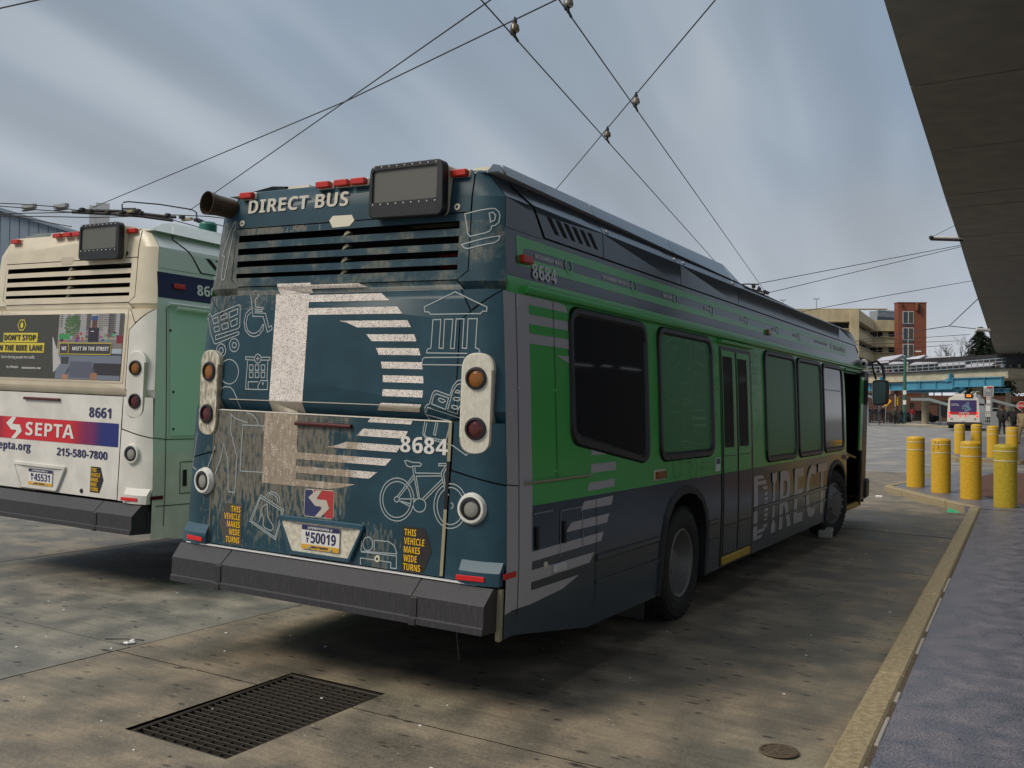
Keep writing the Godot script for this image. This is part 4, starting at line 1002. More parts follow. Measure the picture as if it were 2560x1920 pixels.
	lathe(st2, [Vector2(0, 0.075), Vector2(0.05, 0.055), Vector2(0.07, 0.0), Vector2(0.05, -0.055), Vector2(0.0, -0.075)], 16, Transform3D(Basis(), Vector3(1.245, 2.60, -11.78)))
	var cm := fin("camera_dome", st2, M.plate_white, bus)
	st2 = st_new()
	lathe(st2, [Vector2(0.03, 0), Vector2(0.026, 0.012), Vector2(0, 0.014)], 12, Transform3D(Basis(Vector3.RIGHT, PI / 2), Vector3(1.255, 2.595, -11.712)))
	fin("camera_lens", st2, M.gap, cm)
	# black slots in the first roof panel
	for k in 6:
		var z := -0.705 - k * 0.122
		print_on("louvre", [V2([z + 0.055, 3.008, z - 0.005, 3.008, z - 0.115, 2.912, z - 0.06, 2.912])], 1, 0.0145, M.gap, bus)
	for z in [-1.62, -3.05, -3.28, -4.75]:
		st_lathe_on("bolt", 1, z - 0.03, 3.07, 0.02, M.steel, bus, 0.012)
	obj("mud_flap", boxed(Vector3(1.0, 0.33, -2.35), Vector3(0.5, 0.36, 0.015)), M.rubber, bus)
	obj("antenna_whip", tubed([Vector3(1.05, 0.5, 0.06), Vector3(1.07, 0.40, 0.07), Vector3(1.08, 0.33, 0.065)], 0.004, 5), M.rubber, bus)

func st_lathe_on(called: String, mode: int, u: float, v: float, r: float, m: Material, parent: Node, off := 0.0) -> void:
	var st := st_new()
	lathe(st, [Vector2(r, 0.0), Vector2(r * 0.8, r * 0.5), Vector2(0.0, r * 0.6)], 12, skin_frame(mode, u, v, off) * Transform3D(Basis(Vector3.RIGHT, PI / 2)))
	fin(called, st, m, parent)

# ------------------------------------------------------------------ the white bus
func ad_texture() -> Material:
	var W := 512; var H := 200
	var im := Image.create(W, H, false, Image.FORMAT_RGB8)
	im.fill(Color8(62, 62, 56))
	var r := RandomNumberGenerator.new(); r.seed = 9
	# the printed street scene: tower fronts, tree, road and the inside of a car
	im.fill_rect(Rect2i(262, 0, 250, 200), Color8(150, 152, 156))
	for k in 26:
		var x := 262 + r.randi_range(0, 240); var w := r.randi_range(6, 20)
		var h := r.randi_range(40, 95)
		var g := r.randi_range(70, 190)
		im.fill_rect(Rect2i(x, 0, mini(w, 511 - x), h), Color8(g, g - 4, g - 6))
		for q in h / 6: im.fill_rect(Rect2i(x, q * 6, mini(w, 511 - x), 2), Color8(g / 2, g / 2, g / 2 + 6))
	for k in 260:
		var p := Vector2(r.randf_range(285, 345), r.randf_range(4, 60))
		if p.distance_to(Vector2(315, 32)) < 32: im.fill_rect(Rect2i(int(p.x), int(p.y), 5, 4), Color8(r.randi_range(45, 85), r.randi_range(80, 110), r.randi_range(45, 62)))
	im.fill_rect(Rect2i(262, 78, 250, 30), Color8(120, 116, 116))
	for k in 40: im.fill_rect(Rect2i(r.randi_range(265, 495), r.randi_range(56, 84), r.randi_range(4, 14), r.randi_range(4, 9)), Color8(r.randi_range(30, 190), r.randi_range(30, 160), r.randi_range(40, 160)))
	im.fill_rect(Rect2i(266, 62, 44, 15), Color8(50, 140, 84))
	im.fill_rect(Rect2i(490, 66, 22, 24), Color8(120, 34, 42))
	# cyclist with a blue helmet
	im.fill_rect(Rect2i(382, 42, 40, 44), Color8(36, 34, 48)); im.fill_rect(Rect2i(390, 52, 12, 3), Color8(200, 200, 210))
	im.fill_rect(Rect2i(393, 16, 20, 28), Color8(92, 58, 50)); im.fill_rect(Rect2i(389, 8, 26, 12), Color8(52, 78, 130))
	# dashboard, steering wheel and hands
	im.fill_rect(Rect2i(262, 106, 250, 94), Color8(108, 116, 132))
	im.fill_rect(Rect2i(262, 106, 250, 14), Color8(160, 172, 186)); im.fill_rect(Rect2i(280, 122, 232, 4), Color8(30, 32, 38))
	im.fill_rect(Rect2i(410, 150, 102, 36), Color8(44, 42, 48)); im.fill_rect(Rect2i(282, 132, 30, 22), Color8(56, 58, 64))
	for a in 180:
		var t := PI * a / 180.0
		im.fill_rect(Rect2i(int(362 + 58 * cos(t)) - 4, int(198 - 46 * sin(t)) - 3, 9, 8), Color8(72, 76, 92))
	im.fill_rect(Rect2i(318, 146, 88, 50), Color8(84, 88, 106))
	im.fill_rect(Rect2i(290, 186, 22, 14), Color8(166, 122, 96)); im.fill_rect(Rect2i(400, 180, 26, 20), Color8(150, 106, 86))
	# white door pillar
	for y in range(70, 180):
		var x0 := 240 + int(maxf(0.0, (y - 70) * 0.12)); var x1 := 242 + int((y - 70) * 0.5)
		if y > 150: x1 = 282 - int((y - 150) * 0.9)
		im.fill_rect(Rect2i(x0, y, maxi(1, x1 - x0), 1), Color8(178, 176, 176))
	im.fill_rect(Rect2i(0, 0, 238, 200), Color8(62, 62, 56))
	var m := mat("advert_print", 1, 1, 1, 0.45)
	m.albedo_texture = ImageTexture.create_from_image(im)
	return m

func stripe_texture() -> Material:
	var im := Image.create(256, 4, false, Image.FORMAT_RGB8)
	for x in 256:
		var u := x / 255.0
		var c := Color8(92, 20, 62).lerp(Color8(196, 26, 40), smoothstep(0.0, 0.14, u))
		c = c.lerp(Color8(112, 26, 84), smoothstep(0.62, 0.8, u)).lerp(Color8(24, 36, 112), smoothstep(0.8, 0.9, u))
		for y in 4: im.set_pixel(x, y, c)
	var m := mat("stripe_print", 1, 1, 1, 0.3)
	m.albedo_texture = ImageTexture.create_from_image(im)
	return m

func flat_print(called: String, x0: float, y0: float, x1: float, y1: float, z: float, m: Material, parent: Node) -> MeshInstance3D:
	var st := st_new()
	var c := [[x0, y0, 0, 1], [x1, y0, 1, 1], [x1, y1, 1, 0], [x0, y1, 0, 0]]
	for i in [0, 2, 1, 0, 3, 2]:
		st.set_normal(Vector3.BACK); st.set_uv(Vector2(c[i][2], c[i][3])); st.add_vertex(Vector3(c[i][0], c[i][1], skin(0, clampf(c[i][0], -1, 1), c[i][1]).z + z))
	return fin(called, st, m, parent)

func dress_white(bus: Node3D) -> void:
	# advertisement on the hatch
	var ad := flat_print("advert_poster", -1.0, 1.835, 0.86, 2.44, 0.006, ad_texture(), bus)
	var y: Material = M.advert_yellow
	var bx := func(x0: float, y0: float, x1: float, y1: float, m: Material, z: float): flat_print("advert_box", x0, y0, x1, y1, z, m, ad)
	bx.call(-0.885, 2.175, -0.352, 2.265, y, 0.008); bx.call(-0.985, 2.075, -0.240, 2.168, y, 0.008)
	letters_on("lettering", "DON'T STOP", 0, -0.865, 2.192, 0.49, 0.056, M.advert_dark, ad, 0.0125)
	letters_on("lettering", "IN THE BIKE LANE", 0, -0.97, 2.092, 0.712, 0.056, M.advert_dark, ad, 0.0125)
	letters_on("lettering", "You're forcing people into traffic.", 0, -0.895, 2.008, 0.535, 0.036, M.plate_white, ad, 0.009, false)
	letters_on("lettering", "City of Philadelphia", 0, -0.80, 1.915, 0.19, 0.03, M.plate_white, ad, 0.009, false)
	letters_on("lettering", "VISIONZEROPHL.COM", 0, -0.556, 1.918, 0.29, 0.017, M.plate_white, ad, 0.009)
	bx.call(-0.004, 2.066, 0.72, 2.168, M.advert_dark, 0.009)
	lines_on("advert_outline", [[-4, 2066, 720, 2066, 720, 2168, -4, 2168, -4, 2066], [115, 2168, 135, 2117, 115, 2066], [-30, 2175, -30, 2075]], 0.006, 0, 0.0125, y, ad)
	letters_on("lettering", "WE", 0, 0.028, 2.10, 0.072, 0.036, M.plate_white, ad, 0.0125)
	letters_on("lettering", "MEET IN THE STREET", 0, 0.185, 2.10, 0.51, 0.036, M.plate_white, ad, 0.0125)
	var hx := []
	for k in 7: hx.append_array([-0.608 + 0.063 * cos(TAU * (k + 0.0) / 6.0), 2.341 + 0.056 * sin(TAU * k / 6.0)])
	lines_on("advert_emblem", [hx], 0.009, 0, 0.009, y, ad, 1.0)
	print_on("advert_flame", [V2([-0.632, 2.335, -0.628, 2.35, -0.606, 2.377, -0.588, 2.35, -0.585, 2.33, -0.597, 2.312, -0.62, 2.312])], 0, 0.009, y, ad)
	lines_on("hatch_border", [[-1000, 1815, 895, 1815], [895, 1815, 905, 2500]], 0.012, 0, 0.003, M.cream_dim, bus)
	# door print
	letters_on("lettering", "8661", 0, 0.487, 1.494, 0.30, 0.092, M.navy_print, bus)
	flat_print("colour_stripe", -0.98, 1.243, 0.895, 1.452, 0.003, stripe_texture(), bus)
	letters_on("lettering", "SEPTA", 0, -0.425, 1.284, 0.715, 0.128, M.plate_white, bus, 0.0055)
	print_on("emblem_arrows", septa_s(-0.735, 1.245, 0.25, 0.205), 0, 0.0055, M.plate_white, bus)
	letters_on("lettering", "septa.org", 0, -0.905, 1.112, 0.56, 0.095, M.navy_print, bus)
	letters_on("lettering", "215-580-7800", 0, 0.05, 1.120, 0.71, 0.074, M.navy_print, bus)
	wide_turns(bus, 0.552, 0.83, 0.84, false, M.arrow_black)
	# right flank that shows between the buses
	print_on("navy_band", [rect(-11.5, 2.588, -0.115, 2.818)], 1, 0.002, M.navy_side, bus)
	letters_on("lettering", "8661", 1, -0.565, 2.65, 0.3, 0.1, M.plate_white, bus, 0.004)
	obj("side_lamp", boxed(Vector3(0, 0, 0.015), Vector3(0.12, 0.045, 0.03), 0.006, skin_frame(1, -0.35, 2.703)), M.red_lens, bus)
	lines_on("side_seam", [[-203, 2500, -192, 1340, -186, 560], [-60, 1345, -190, 1330, -700, 1326], [-90, 745, -500, 740]], 0.007, 1, 0.004, M.gap, bus)
	print_on("flank_panel", [V2([-0.23, 2.515, -0.23, 1.36, -3.0, 1.36, -3.0, 2.515])], 1, 0.006, M.mint_side, bus)
	for q in [[-0.24, 2.3], [-0.27, 1.75], [-0.27, 1.42]]: st_lathe_on("rivet", 1, q[0], q[1], 0.012, M.gap, bus, 0.006)
	obj("panel_hinge", tubed([skin(1, -0.21, 2.535) + Vector3(0.02, 0, 0), skin(1, -3.0, 2.535) + Vector3(0.02, 0, 0)], 0.022, 6), M.white_side, bus)
	lines_on("hatch_outline", [[-355, 1122, -355, 840, -640, 840], [-355, 1122, -640, 1122]], 0.007, 1, 0.004, M.gap, bus)
	print_on("hatch_handle", [rect(-0.432, 0.905, -0.385, 1.052)], 1, 0.005, M.gap, bus)
	obj("side_reflector", boxed(Vector3(0, 0, 0.004), Vector3(0.14, 0.034, 0.006), 0.002, skin_frame(1, -0.10, 0.82)), M.dark_red_lens, bus)
	for k in 3:
		var z := -0.72 - k * 0.122
		print_on("louvre", [V2([z + 0.055, 3.008, z - 0.005, 3.008, z - 0.115, 2.912, z - 0.06, 2.912])], 1, 0.0145, M.gap, bus)
	var st := st_new()
	lathe(st, [Vector2(0.085, 0.0), Vector2(0.085, 0.09), Vector2(0.07, 0.115), Vector2(0.0, 0.12)], 16, Transform3D(Basis(), Vector3(0.82, 3.31, -1.0)))
	fin("green_beacon", st, M.green_cap, bus)
	for w in [[-4.2, -5.6], [-5.7, -7.1], [-7.2, -8.6]]: side_window(w[0], w[1], 1.25, 1.25, 2.45, M.dark_glass, bus)

# ------------------------------------------------------------------ materials of the place
func rgb8(r: int, g: int, b: int) -> Color: return Color8(r, g, b).srgb_to_linear()

func pavement_texture(key: String, base: Vector3, warm: Vector3, sd: int, tile: float, rough: float, speck: float, streak: float, stains: int) -> StandardMaterial3D:
	var N := 1024
	var a := noise(0.006, sd).get_seamless_image(N, N).get_data()
	var f := noise(0.11, sd + 1, 3).get_seamless_image(N, N).get_data()
	var c := noise(0.35, sd + 2, 2).get_seamless_image(N, N).get_data()
	var lines := noise(0.05, sd + 3, 4).get_seamless_image(N / 16, N)
	lines.convert(Image.FORMAT_L8)
	lines.resize(N, N, Image.INTERPOLATE_BILINEAR)
	var s := lines.get_data()
	var out := PackedByteArray(); out.resize(N * N * 3)
	var ro := PackedByteArray(); ro.resize(N * N)
	for i in N * N:
		var A := a[i] / 255.0 - 0.5; var F := f[i] / 255.0 - 0.5; var C := c[i] / 255.0 - 0.5; var S := s[i] / 255.0 - 0.5
		var v := base.lerp(warm, clampf(0.5 + A * 2.2, 0, 1)) * (1.0 + A * 0.28 + F * 0.34 * speck + C * 0.5 * speck + S * streak)
		out[i * 3] = clampi(int(v.x), 0, 255); out[i * 3 + 1] = clampi(int(v.y), 0, 255); out[i * 3 + 2] = clampi(int(v.z), 0, 255)
		ro[i] = clampi(int(255.0 * (rough + A * 0.35 + F * 0.2)), 30, 255)
	var im := Image.create_from_data(N, N, false, Image.FORMAT_RGB8, out)
	var r := RandomNumberGenerator.new(); r.seed = sd
	for k in stains:
		var x := r.randi_range(0, N - 1); var y := r.randi_range(0, N - 1)
		var w := r.randf_range(5, 15); var h := r.randf_range(3, 7); var d := r.randf_range(0.45, 0.8)
		if k % 4 == 0: d = r.randf_range(1.25, 1.7); w *= 0.35; h *= 0.35
		for q in range(-h - 3, h + 4):
			for p in range(-w - 3, w + 4):
				var e := Vector2(p / w, q / h).length() + 0.25 * sin(p * 0.9 + k) * cos(q * 0.8)
				if e < 1.0:
					var X := posmod(x + p, N); var Y := posmod(y + q, N)
					var col := im.get_pixel(X, Y)
					im.set_pixel(X, Y, col * lerpf(d, 1.0, clampf(e * e, 0, 1)))
	var m := mat(key, 1, 1, 1, 1.0)
	m.albedo_texture = ImageTexture.create_from_image(im)
	m.roughness_texture = ImageTexture.create_from_image(Image.create_from_data(N, N, false, Image.FORMAT_L8, ro))
	var bump := im.duplicate() as Image
	bump.bump_map_to_normal_map(3.0)
	m.normal_enabled = true
	m.normal_texture = ImageTexture.create_from_image(bump)
	m.normal_scale = 0.5
	m.uv1_triplanar = true
	m.uv1_world_triplanar = true
	m.uv1_scale = Vector3.ONE / tile
	m.vertex_color_use_as_albedo = true
	return m

func make_materials() -> void:
	grime_textures()
	mat("teal_plain", 0.022, 0.072, 0.108, 0.25)
	mat("slate_film", 0.030, 0.050, 0.070, 0.16)
	mat("slate_rail", 0.040, 0.056, 0.074, 0.2)
	mat("green_film", 0.062, 0.40, 0.085, 0.2)
	mat("silver_film", 0.43, 0.42, 0.45, 0.25)
	worn("cream", Color(0.56, 0.50, 0.385), Color(0.62, 0.555, 0.43), 0.32, 0.8, 0.008)
	mat("cream_dim", 0.46, 0.41, 0.32, 0.4)
	worn("white_low", Color(0.58, 0.565, 0.53), Color(0.68, 0.66, 0.62), 0.3, 0.7, 0.008)
	mat("white_side", 0.58, 0.63, 0.61, 0.25)
	mat("white_roof", 0.5, 0.5, 0.48, 0.5)
	mat("mint_side", 0.50, 0.66, 0.60, 0.25)
	mat("navy_side", 0.008, 0.014, 0.07, 0.25)
	mat("gap", 0.006, 0.006, 0.007, 0.8)
	mat("rubber", 0.010, 0.011, 0.013, 0.38)
	mat("arch_rubber", 0.016, 0.018, 0.021, 0.5)
	worn("tyre", Color(0.010, 0.010, 0.011), Color(0.028, 0.027, 0.026), 0.75, 2.0, 0.03)
	worn("rim", Color(0.10, 0.098, 0.092), Color(0.30, 0.30, 0.29), 0.5, 4.0, 0.04, 0.0, Vector3.ONE, 0.3)
	mat("steel", 0.5, 0.5, 0.5, 0.35, 0.7)
	mat("bright_strip", 0.62, 0.62, 0.64, 0.4, 0.2)
	mat("chrome_white", 0.72, 0.72, 0.68, 0.25, 0.1)
	mat("grille_metal", 0.30, 0.27, 0.20, 0.5)
	mat("red_hose", 0.30, 0.05, 0.025, 0.5)
	mat("bare_cream", 0.60, 0.57, 0.46, 0.4)
	mat("red_lens", 0.46, 0.028, 0.018, 0.3)
	mat("red_reflector", 0.62, 0.012, 0.016, 0.35)
	mat("dark_red_lens", 0.075, 0.012, 0.013, 0.18)
	worn("amber_lens", Color(0.16, 0.055, 0.008), Color(0.34, 0.13, 0.018), 0.2, 18.0, 0.06)
	worn("clear_lens", Color(0.16, 0.165, 0.15), Color(0.36, 0.36, 0.33), 0.2, 16.0, 0.05)
	worn("lamp_plate", Color(0.58, 0.55, 0.46), Color(0.70, 0.68, 0.60), 0.3, 3.0, 0.02, 0.0, Vector3(1, 0.5, 1), 0.1)
	worn("lamp_plate_dirty", Color(0.26, 0.23, 0.17), Color(0.68, 0.65, 0.55), 0.45, 2.5, 0.02, 0.0, Vector3(1, 0.4, 1))
	mat("sign_black", 0.012, 0.012, 0.014, 0.4)
	worn("sign_screen", Color(0.085, 0.085, 0.075), Color(0.14, 0.14, 0.125), 0.35, 12.0, 0.06, 0.0, Vector3(1, 3, 1))
	worn("rust_pipe", Color(0.035, 0.024, 0.016), Color(0.10, 0.07, 0.035), 0.5, 3.0, 0.03, 0.0, Vector3.ONE, 0.35)
	worn("bumper", Color(0.026, 0.026, 0.031), Color(0.040, 0.039, 0.045), 0.45, 1.6, 0.03, 0.06, Vector3(2.2, 0.3, 1))
	mat("bumper_dark", 0.024, 0.024, 0.027, 0.55)
	worn("plate_recess", Color(0.48, 0.45, 0.36), Color(0.68, 0.65, 0.57), 0.5, 2.0, 0.02)
	mat("plate_white", 0.68, 0.68, 0.66, 0.4)
	mat("white_print", 0.66, 0.64, 0.62, 0.4)
	worn("speckled_print", Color(0.42, 0.40, 0.35), Color(0.62, 0.59, 0.52), 0.5, 6.0, 0.06)
	worn("dirty_white", Color(0.36, 0.34, 0.29), Color(0.60, 0.57, 0.52), 0.5, 6.0, 0.06)
	mat("print_grey", 0.60, 0.61, 0.63, 0.4)
	mat("outline", 0.33, 0.38, 0.40, 0.5)
	mat("outline_green", 0.09, 0.35, 0.11, 0.3)
	mat("navy_print", 0.018, 0.020, 0.10, 0.4)
	mat("gold_print", 0.62, 0.36, 0.03, 0.4)
	mat("yellow_print", 0.74, 0.44, 0.03, 0.4)
	mat("arrow_black", 0.020, 0.018, 0.018, 0.4)
	mat("arrow_grime", 0.065, 0.06, 0.05, 0.5)
	worn("emblem_blue", Color(0.012, 0.016, 0.09), Color(0.05, 0.055, 0.14), 0.4, 6.0, 0.05)
	worn("emblem_red", Color(0.32, 0.03, 0.03), Color(0.48, 0.045, 0.045), 0.4, 6.0, 0.05)
	mat("olive_edge", 0.28, 0.26, 0.17, 0.5)
	worn("grime_edge", Color(0.05, 0.045, 0.03), Color(0.26, 0.23, 0.15), 0.7, 5.0, 0.05)
	mat("seam_light", 0.22, 0.24, 0.26, 0.4)
	mat("dark_glass", 0.006, 0.008, 0.012, 0.04).metallic_specular = 0.35
	mat("green_glass", 0.045, 0.21, 0.075, 0.35).metallic_specular = 0.3
	mat("grey_glass", 0.016, 0.015, 0.017, 0.08).metallic_specular = 0.3
	mat("handle_yellow", 0.42, 0.46, 0.30, 0.4)
	worn("step_yellow", Color(0.40, 0.26, 0.03), Color(0.60, 0.40, 0.05), 0.5, 4.0, 0.04)
	mat("interior", 0.006, 0.010, 0.012, 0.5)
	mat("teal_screen", 0.03, 0.16, 0.19, 0.15)
	mat("mirror", 0.02, 0.06, 0.055, 0.1, 0.3)
	mat("advert_yellow", 0.62, 0.52, 0.05, 0.45)
	mat("advert_dark", 0.045, 0.04, 0.042, 0.45)
	mat("green_cap", 0.01, 0.12, 0.09, 0.4)
	# the place
	pavement_texture("concrete_slab", Vector3(112, 109, 102), Vector3(128, 121, 110), 31, 3.6, 0.70, 0.6, 0.14, 230)
	pavement_texture("sidewalk_slab", Vector3(94, 97, 110), Vector3(106, 103, 111), 57, 2.0, 0.38, 2.6, 0.05, 40)
	worn("kerb_stone", Color(0.25, 0.20, 0.115), Color(0.39, 0.32, 0.195), 0.75, 1.2, 0.03, 0.5)
	worn("kerb_paint", Color(0.22, 0.20, 0.18), Color(0.5, 0.46, 0.42), 0.7, 4.0, 0.05)
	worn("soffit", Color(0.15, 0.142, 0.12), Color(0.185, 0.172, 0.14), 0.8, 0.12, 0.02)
	mat("wall_dark", 0.03, 0.028, 0.026, 0.8)
	worn("deck_concrete", Color(0.24, 0.225, 0.18), Color(0.34, 0.32, 0.26), 0.8, 0.25, 0.02)
	worn("iron", Color(0.022, 0.018, 0.014), Color(0.055, 0.045, 0.034), 0.55, 5.0, 0.04, 0.4, Vector3.ONE, 0.3)
	worn("pit_wall", Color(0.05, 0.036, 0.022), Color(0.13, 0.095, 0.06), 0.8, 2.0, 0.03)
	worn("bollard_yellow", Color(0.56, 0.335, 0.018), Color(0.66, 0.41, 0.035), 0.42, 1.5, 0.02)
	worn("bollard_dull", Color(0.40, 0.30, 0.02), Color(0.52, 0.39, 0.035), 0.45, 1.5, 0.02)
	mat("bollard_band", 0.56, 0.52, 0.36, 0.4)
	mat("wire", 0.010, 0.010, 0.012, 0.5)
	mat("insulator_brown", 0.10, 0.075, 0.045, 0.25)
	mat("insulator_grey", 0.16, 0.15, 0.14, 0.3)
	mat("box_grey", 0.26, 0.28, 0.29, 0.5)
	worn("garage_beige", Color(0.36, 0.30, 0.185), Color(0.46, 0.39, 0.25), 0.8, 0.08, 0.02, 0.0, Vector3(1, 0.3, 1))
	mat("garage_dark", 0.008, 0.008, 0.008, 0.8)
	worn("tower_brick", Color(0.17, 0.05, 0.026), Color(0.25, 0.085, 0.045), 0.85, 0.3, 0.08)
	mat("far_glass", 0.035, 0.045, 0.055, 0.1)
	mat("far_glass_warm", 0.07, 0.06, 0.04, 0.6)
	mat("frame_white", 0.55, 0.56, 0.56, 0.5)
	mat("modern_grey", 0.24, 0.26, 0.28, 0.5)
	mat("tin_roof", 0.52, 0.51, 0.56, 0.55)
	mat("dark_steel", 0.02, 0.02, 0.022, 0.6)
	mat("rail_blue", 0.25, 0.29, 0.34, 0.5)
	worn("girder_blue", Color(0.05, 0.22, 0.33), Color(0.075, 0.28, 0.41), 0.5, 0.2, 0.02)
	worn("fascia_concrete", Color(0.40, 0.36, 0.26), Color(0.52, 0.475, 0.36), 0.8, 0.1, 0.02)
	worn("column_concrete", Color(0.33, 0.29, 0.20), Color(0.44, 0.39, 0.28), 0.8, 0.3, 0.02)
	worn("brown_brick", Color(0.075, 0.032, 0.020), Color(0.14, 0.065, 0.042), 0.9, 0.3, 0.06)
	mat("pole_green", 0.035, 0.115, 0.085, 0.5)
	mat("sign_yellow", 0.85, 0.42, 0.01, 0.5)
	mat("sign_red", 0.5, 0.02, 0.02, 0.5)
	mat("signal_yellow", 0.6, 0.36, 0.02, 0.5)
	mat("shelter_roof", 0.22, 0.26, 0.27, 0.5)
	mat("car_black", 0.012, 0.010, 0.011, 0.15)
	mat("car_white", 0.62, 0.62, 0.62, 0.25)
	mat("bus_white", 0.66, 0.63, 0.58, 0.35)
	mat("advert_purple", 0.045, 0.03, 0.13, 0.4)
	mat("advert_blue", 0.14, 0.20, 0.30, 0.4)
	mat("bark", 0.055, 0.045, 0.036, 0.9)
	mat("conifer_leaf", 0.022, 0.045, 0.020, 0.8)
	mat("far_wall_blue", 0.17, 0.22, 0.28, 0.6)
	mat("far_tower", 0.50, 0.50, 0.49, 0.7)
	mat("lamp_tube", 0.62, 0.62, 0.62, 0.4)
	mat("paper", 0.7, 0.7, 0.7, 0.7)
	mat("green_litter", 0.05, 0.45, 0.2, 0.4)
	mat("chock_grey", 0.42, 0.42, 0.38, 0.7)
	var cl := mat("cloth", 1, 1, 1, 0.85)
	cl.vertex_color_use_as_albedo = true

# ------------------------------------------------------------------ the ground
func kerb_x(z: float) -> float: return 3.098 + 0.0289 * z

func slab(parent: Node, xs: Array, zs: Array, to_kerb: bool, hole: Rect2, tint: Color) -> void:
	# one concrete slab of the road, its top on the road's slope; tint multiplies the concrete
	var fx := []
	for k in xs.size() - 1:
		var n := maxi(1, int(ceil((xs[k + 1] - xs[k]) / 0.45)))
		for i in n: fx.append(lerpf(xs[k], xs[k + 1], float(i) / n))
	fx.append(xs[-1])
	var fz := []
	for k in zs.size() - 1:
		var n := maxi(1, int(ceil((zs[k + 1] - zs[k]) / 0.45)))
		for i in n: fz.append(lerpf(zs[k], zs[k + 1], float(i) / n))
	fz.append(zs[-1])
	var nz := noise(0.35, 77)
	var jit := rng.randf_range(-0.002, 0.002)
	var P := func(i: int, j: int) -> Vector3:
		var x: float = fx[i]; var z: float = fz[j]
		if to_kerb and i == fx.size() - 1: x = kerb_x(z) - 0.006
		return Vector3(x, ground_y(x, z) + jit, z)
	var st := st_new()
	var put := func(p: Vector3, n: Vector3):
		var v := 1.0 + nz.get_noise_2d(p.x, p.z * 0.6) * 0.22 + nz.get_noise_2d(p.x * 3.0, p.z * 2.0) * 0.12
		st.set_color(Color(tint.r * v, tint.g * v, tint.b * v)); st.set_normal(n); st.set_uv(Vector2(p.x, p.z)); st.add_vertex(p)
	for i in fx.size() - 1:
		for j in fz.size() - 1:
			var c := Vector2((fx[i] + fx[i + 1]) * 0.5, (fz[j] + fz[j + 1]) * 0.5)
			if hole.has_point(c): continue
			var q := [P.call(i, j), P.call(i + 1, j), P.call(i + 1, j + 1), P.call(i, j + 1)]
			for k in [0, 1, 2, 0, 2, 3]: put.call(q[k], Vector3.UP)
	var rim := []
	for j in fz.size() - 1: rim.append([P.call(0, j + 1), P.call(0, j), Vector3.LEFT]); rim.append([P.call(fx.size() - 1, j), P.call(fx.size() - 1, j + 1), Vector3.RIGHT])
	for i in fx.size() - 1:
		if hole.has_area() and fx[i] > hole.position.x - 0.01 and fx[i] < hole.end.x - 0.01: continue
		rim.append([P.call(i, 0), P.call(i + 1, 0), Vector3.FORWARD]); rim.append([P.call(i + 1, fz.size() - 1), P.call(i, fz.size() - 1), Vector3.BACK])
	for r in rim:
		var dn := Vector3(0, -0.2, 0)
		for p in [r[0], r[1], r[1] + dn, r[0], r[1] + dn, r[0] + dn]: put.call(p, r[2])
	fin("concrete_slab", st, M.concrete_slab, parent)

func flat_plate(poly: Array, y: float, thick: float) -> ArrayMesh:
	# polygon of (x, z) pairs with its top at y
	var v := PackedVector2Array()
	for i in range(0, poly.size(), 2): v.append(Vector2(poly[i], -poly[i + 1]))
	var st := st_new()
	st.set_color(Color.WHITE)
	prism(st, v, 0.0, -thick, Transform3D(Basis(Vector3.RIGHT, Vector3.FORWARD, Vector3.UP), Vector3(0, y, 0)))
	return st.commit()

func beam(a: Vector3, b: Vector3, w: float, h: float, bevel := 0.01) -> ArrayMesh:
	# bar from a to b, its top on the line, h deep and w wide
	var z := (a - b).normalized()
	var x := Vector3.UP.cross(z).normalized()
	var y := z.cross(x)
	return boxed(Vector3(0, -h * 0.5, 0), Vector3(w, h, a.distance_to(b)), bevel, Transform3D(Basis(x, y, z), (a + b) * 0.5))

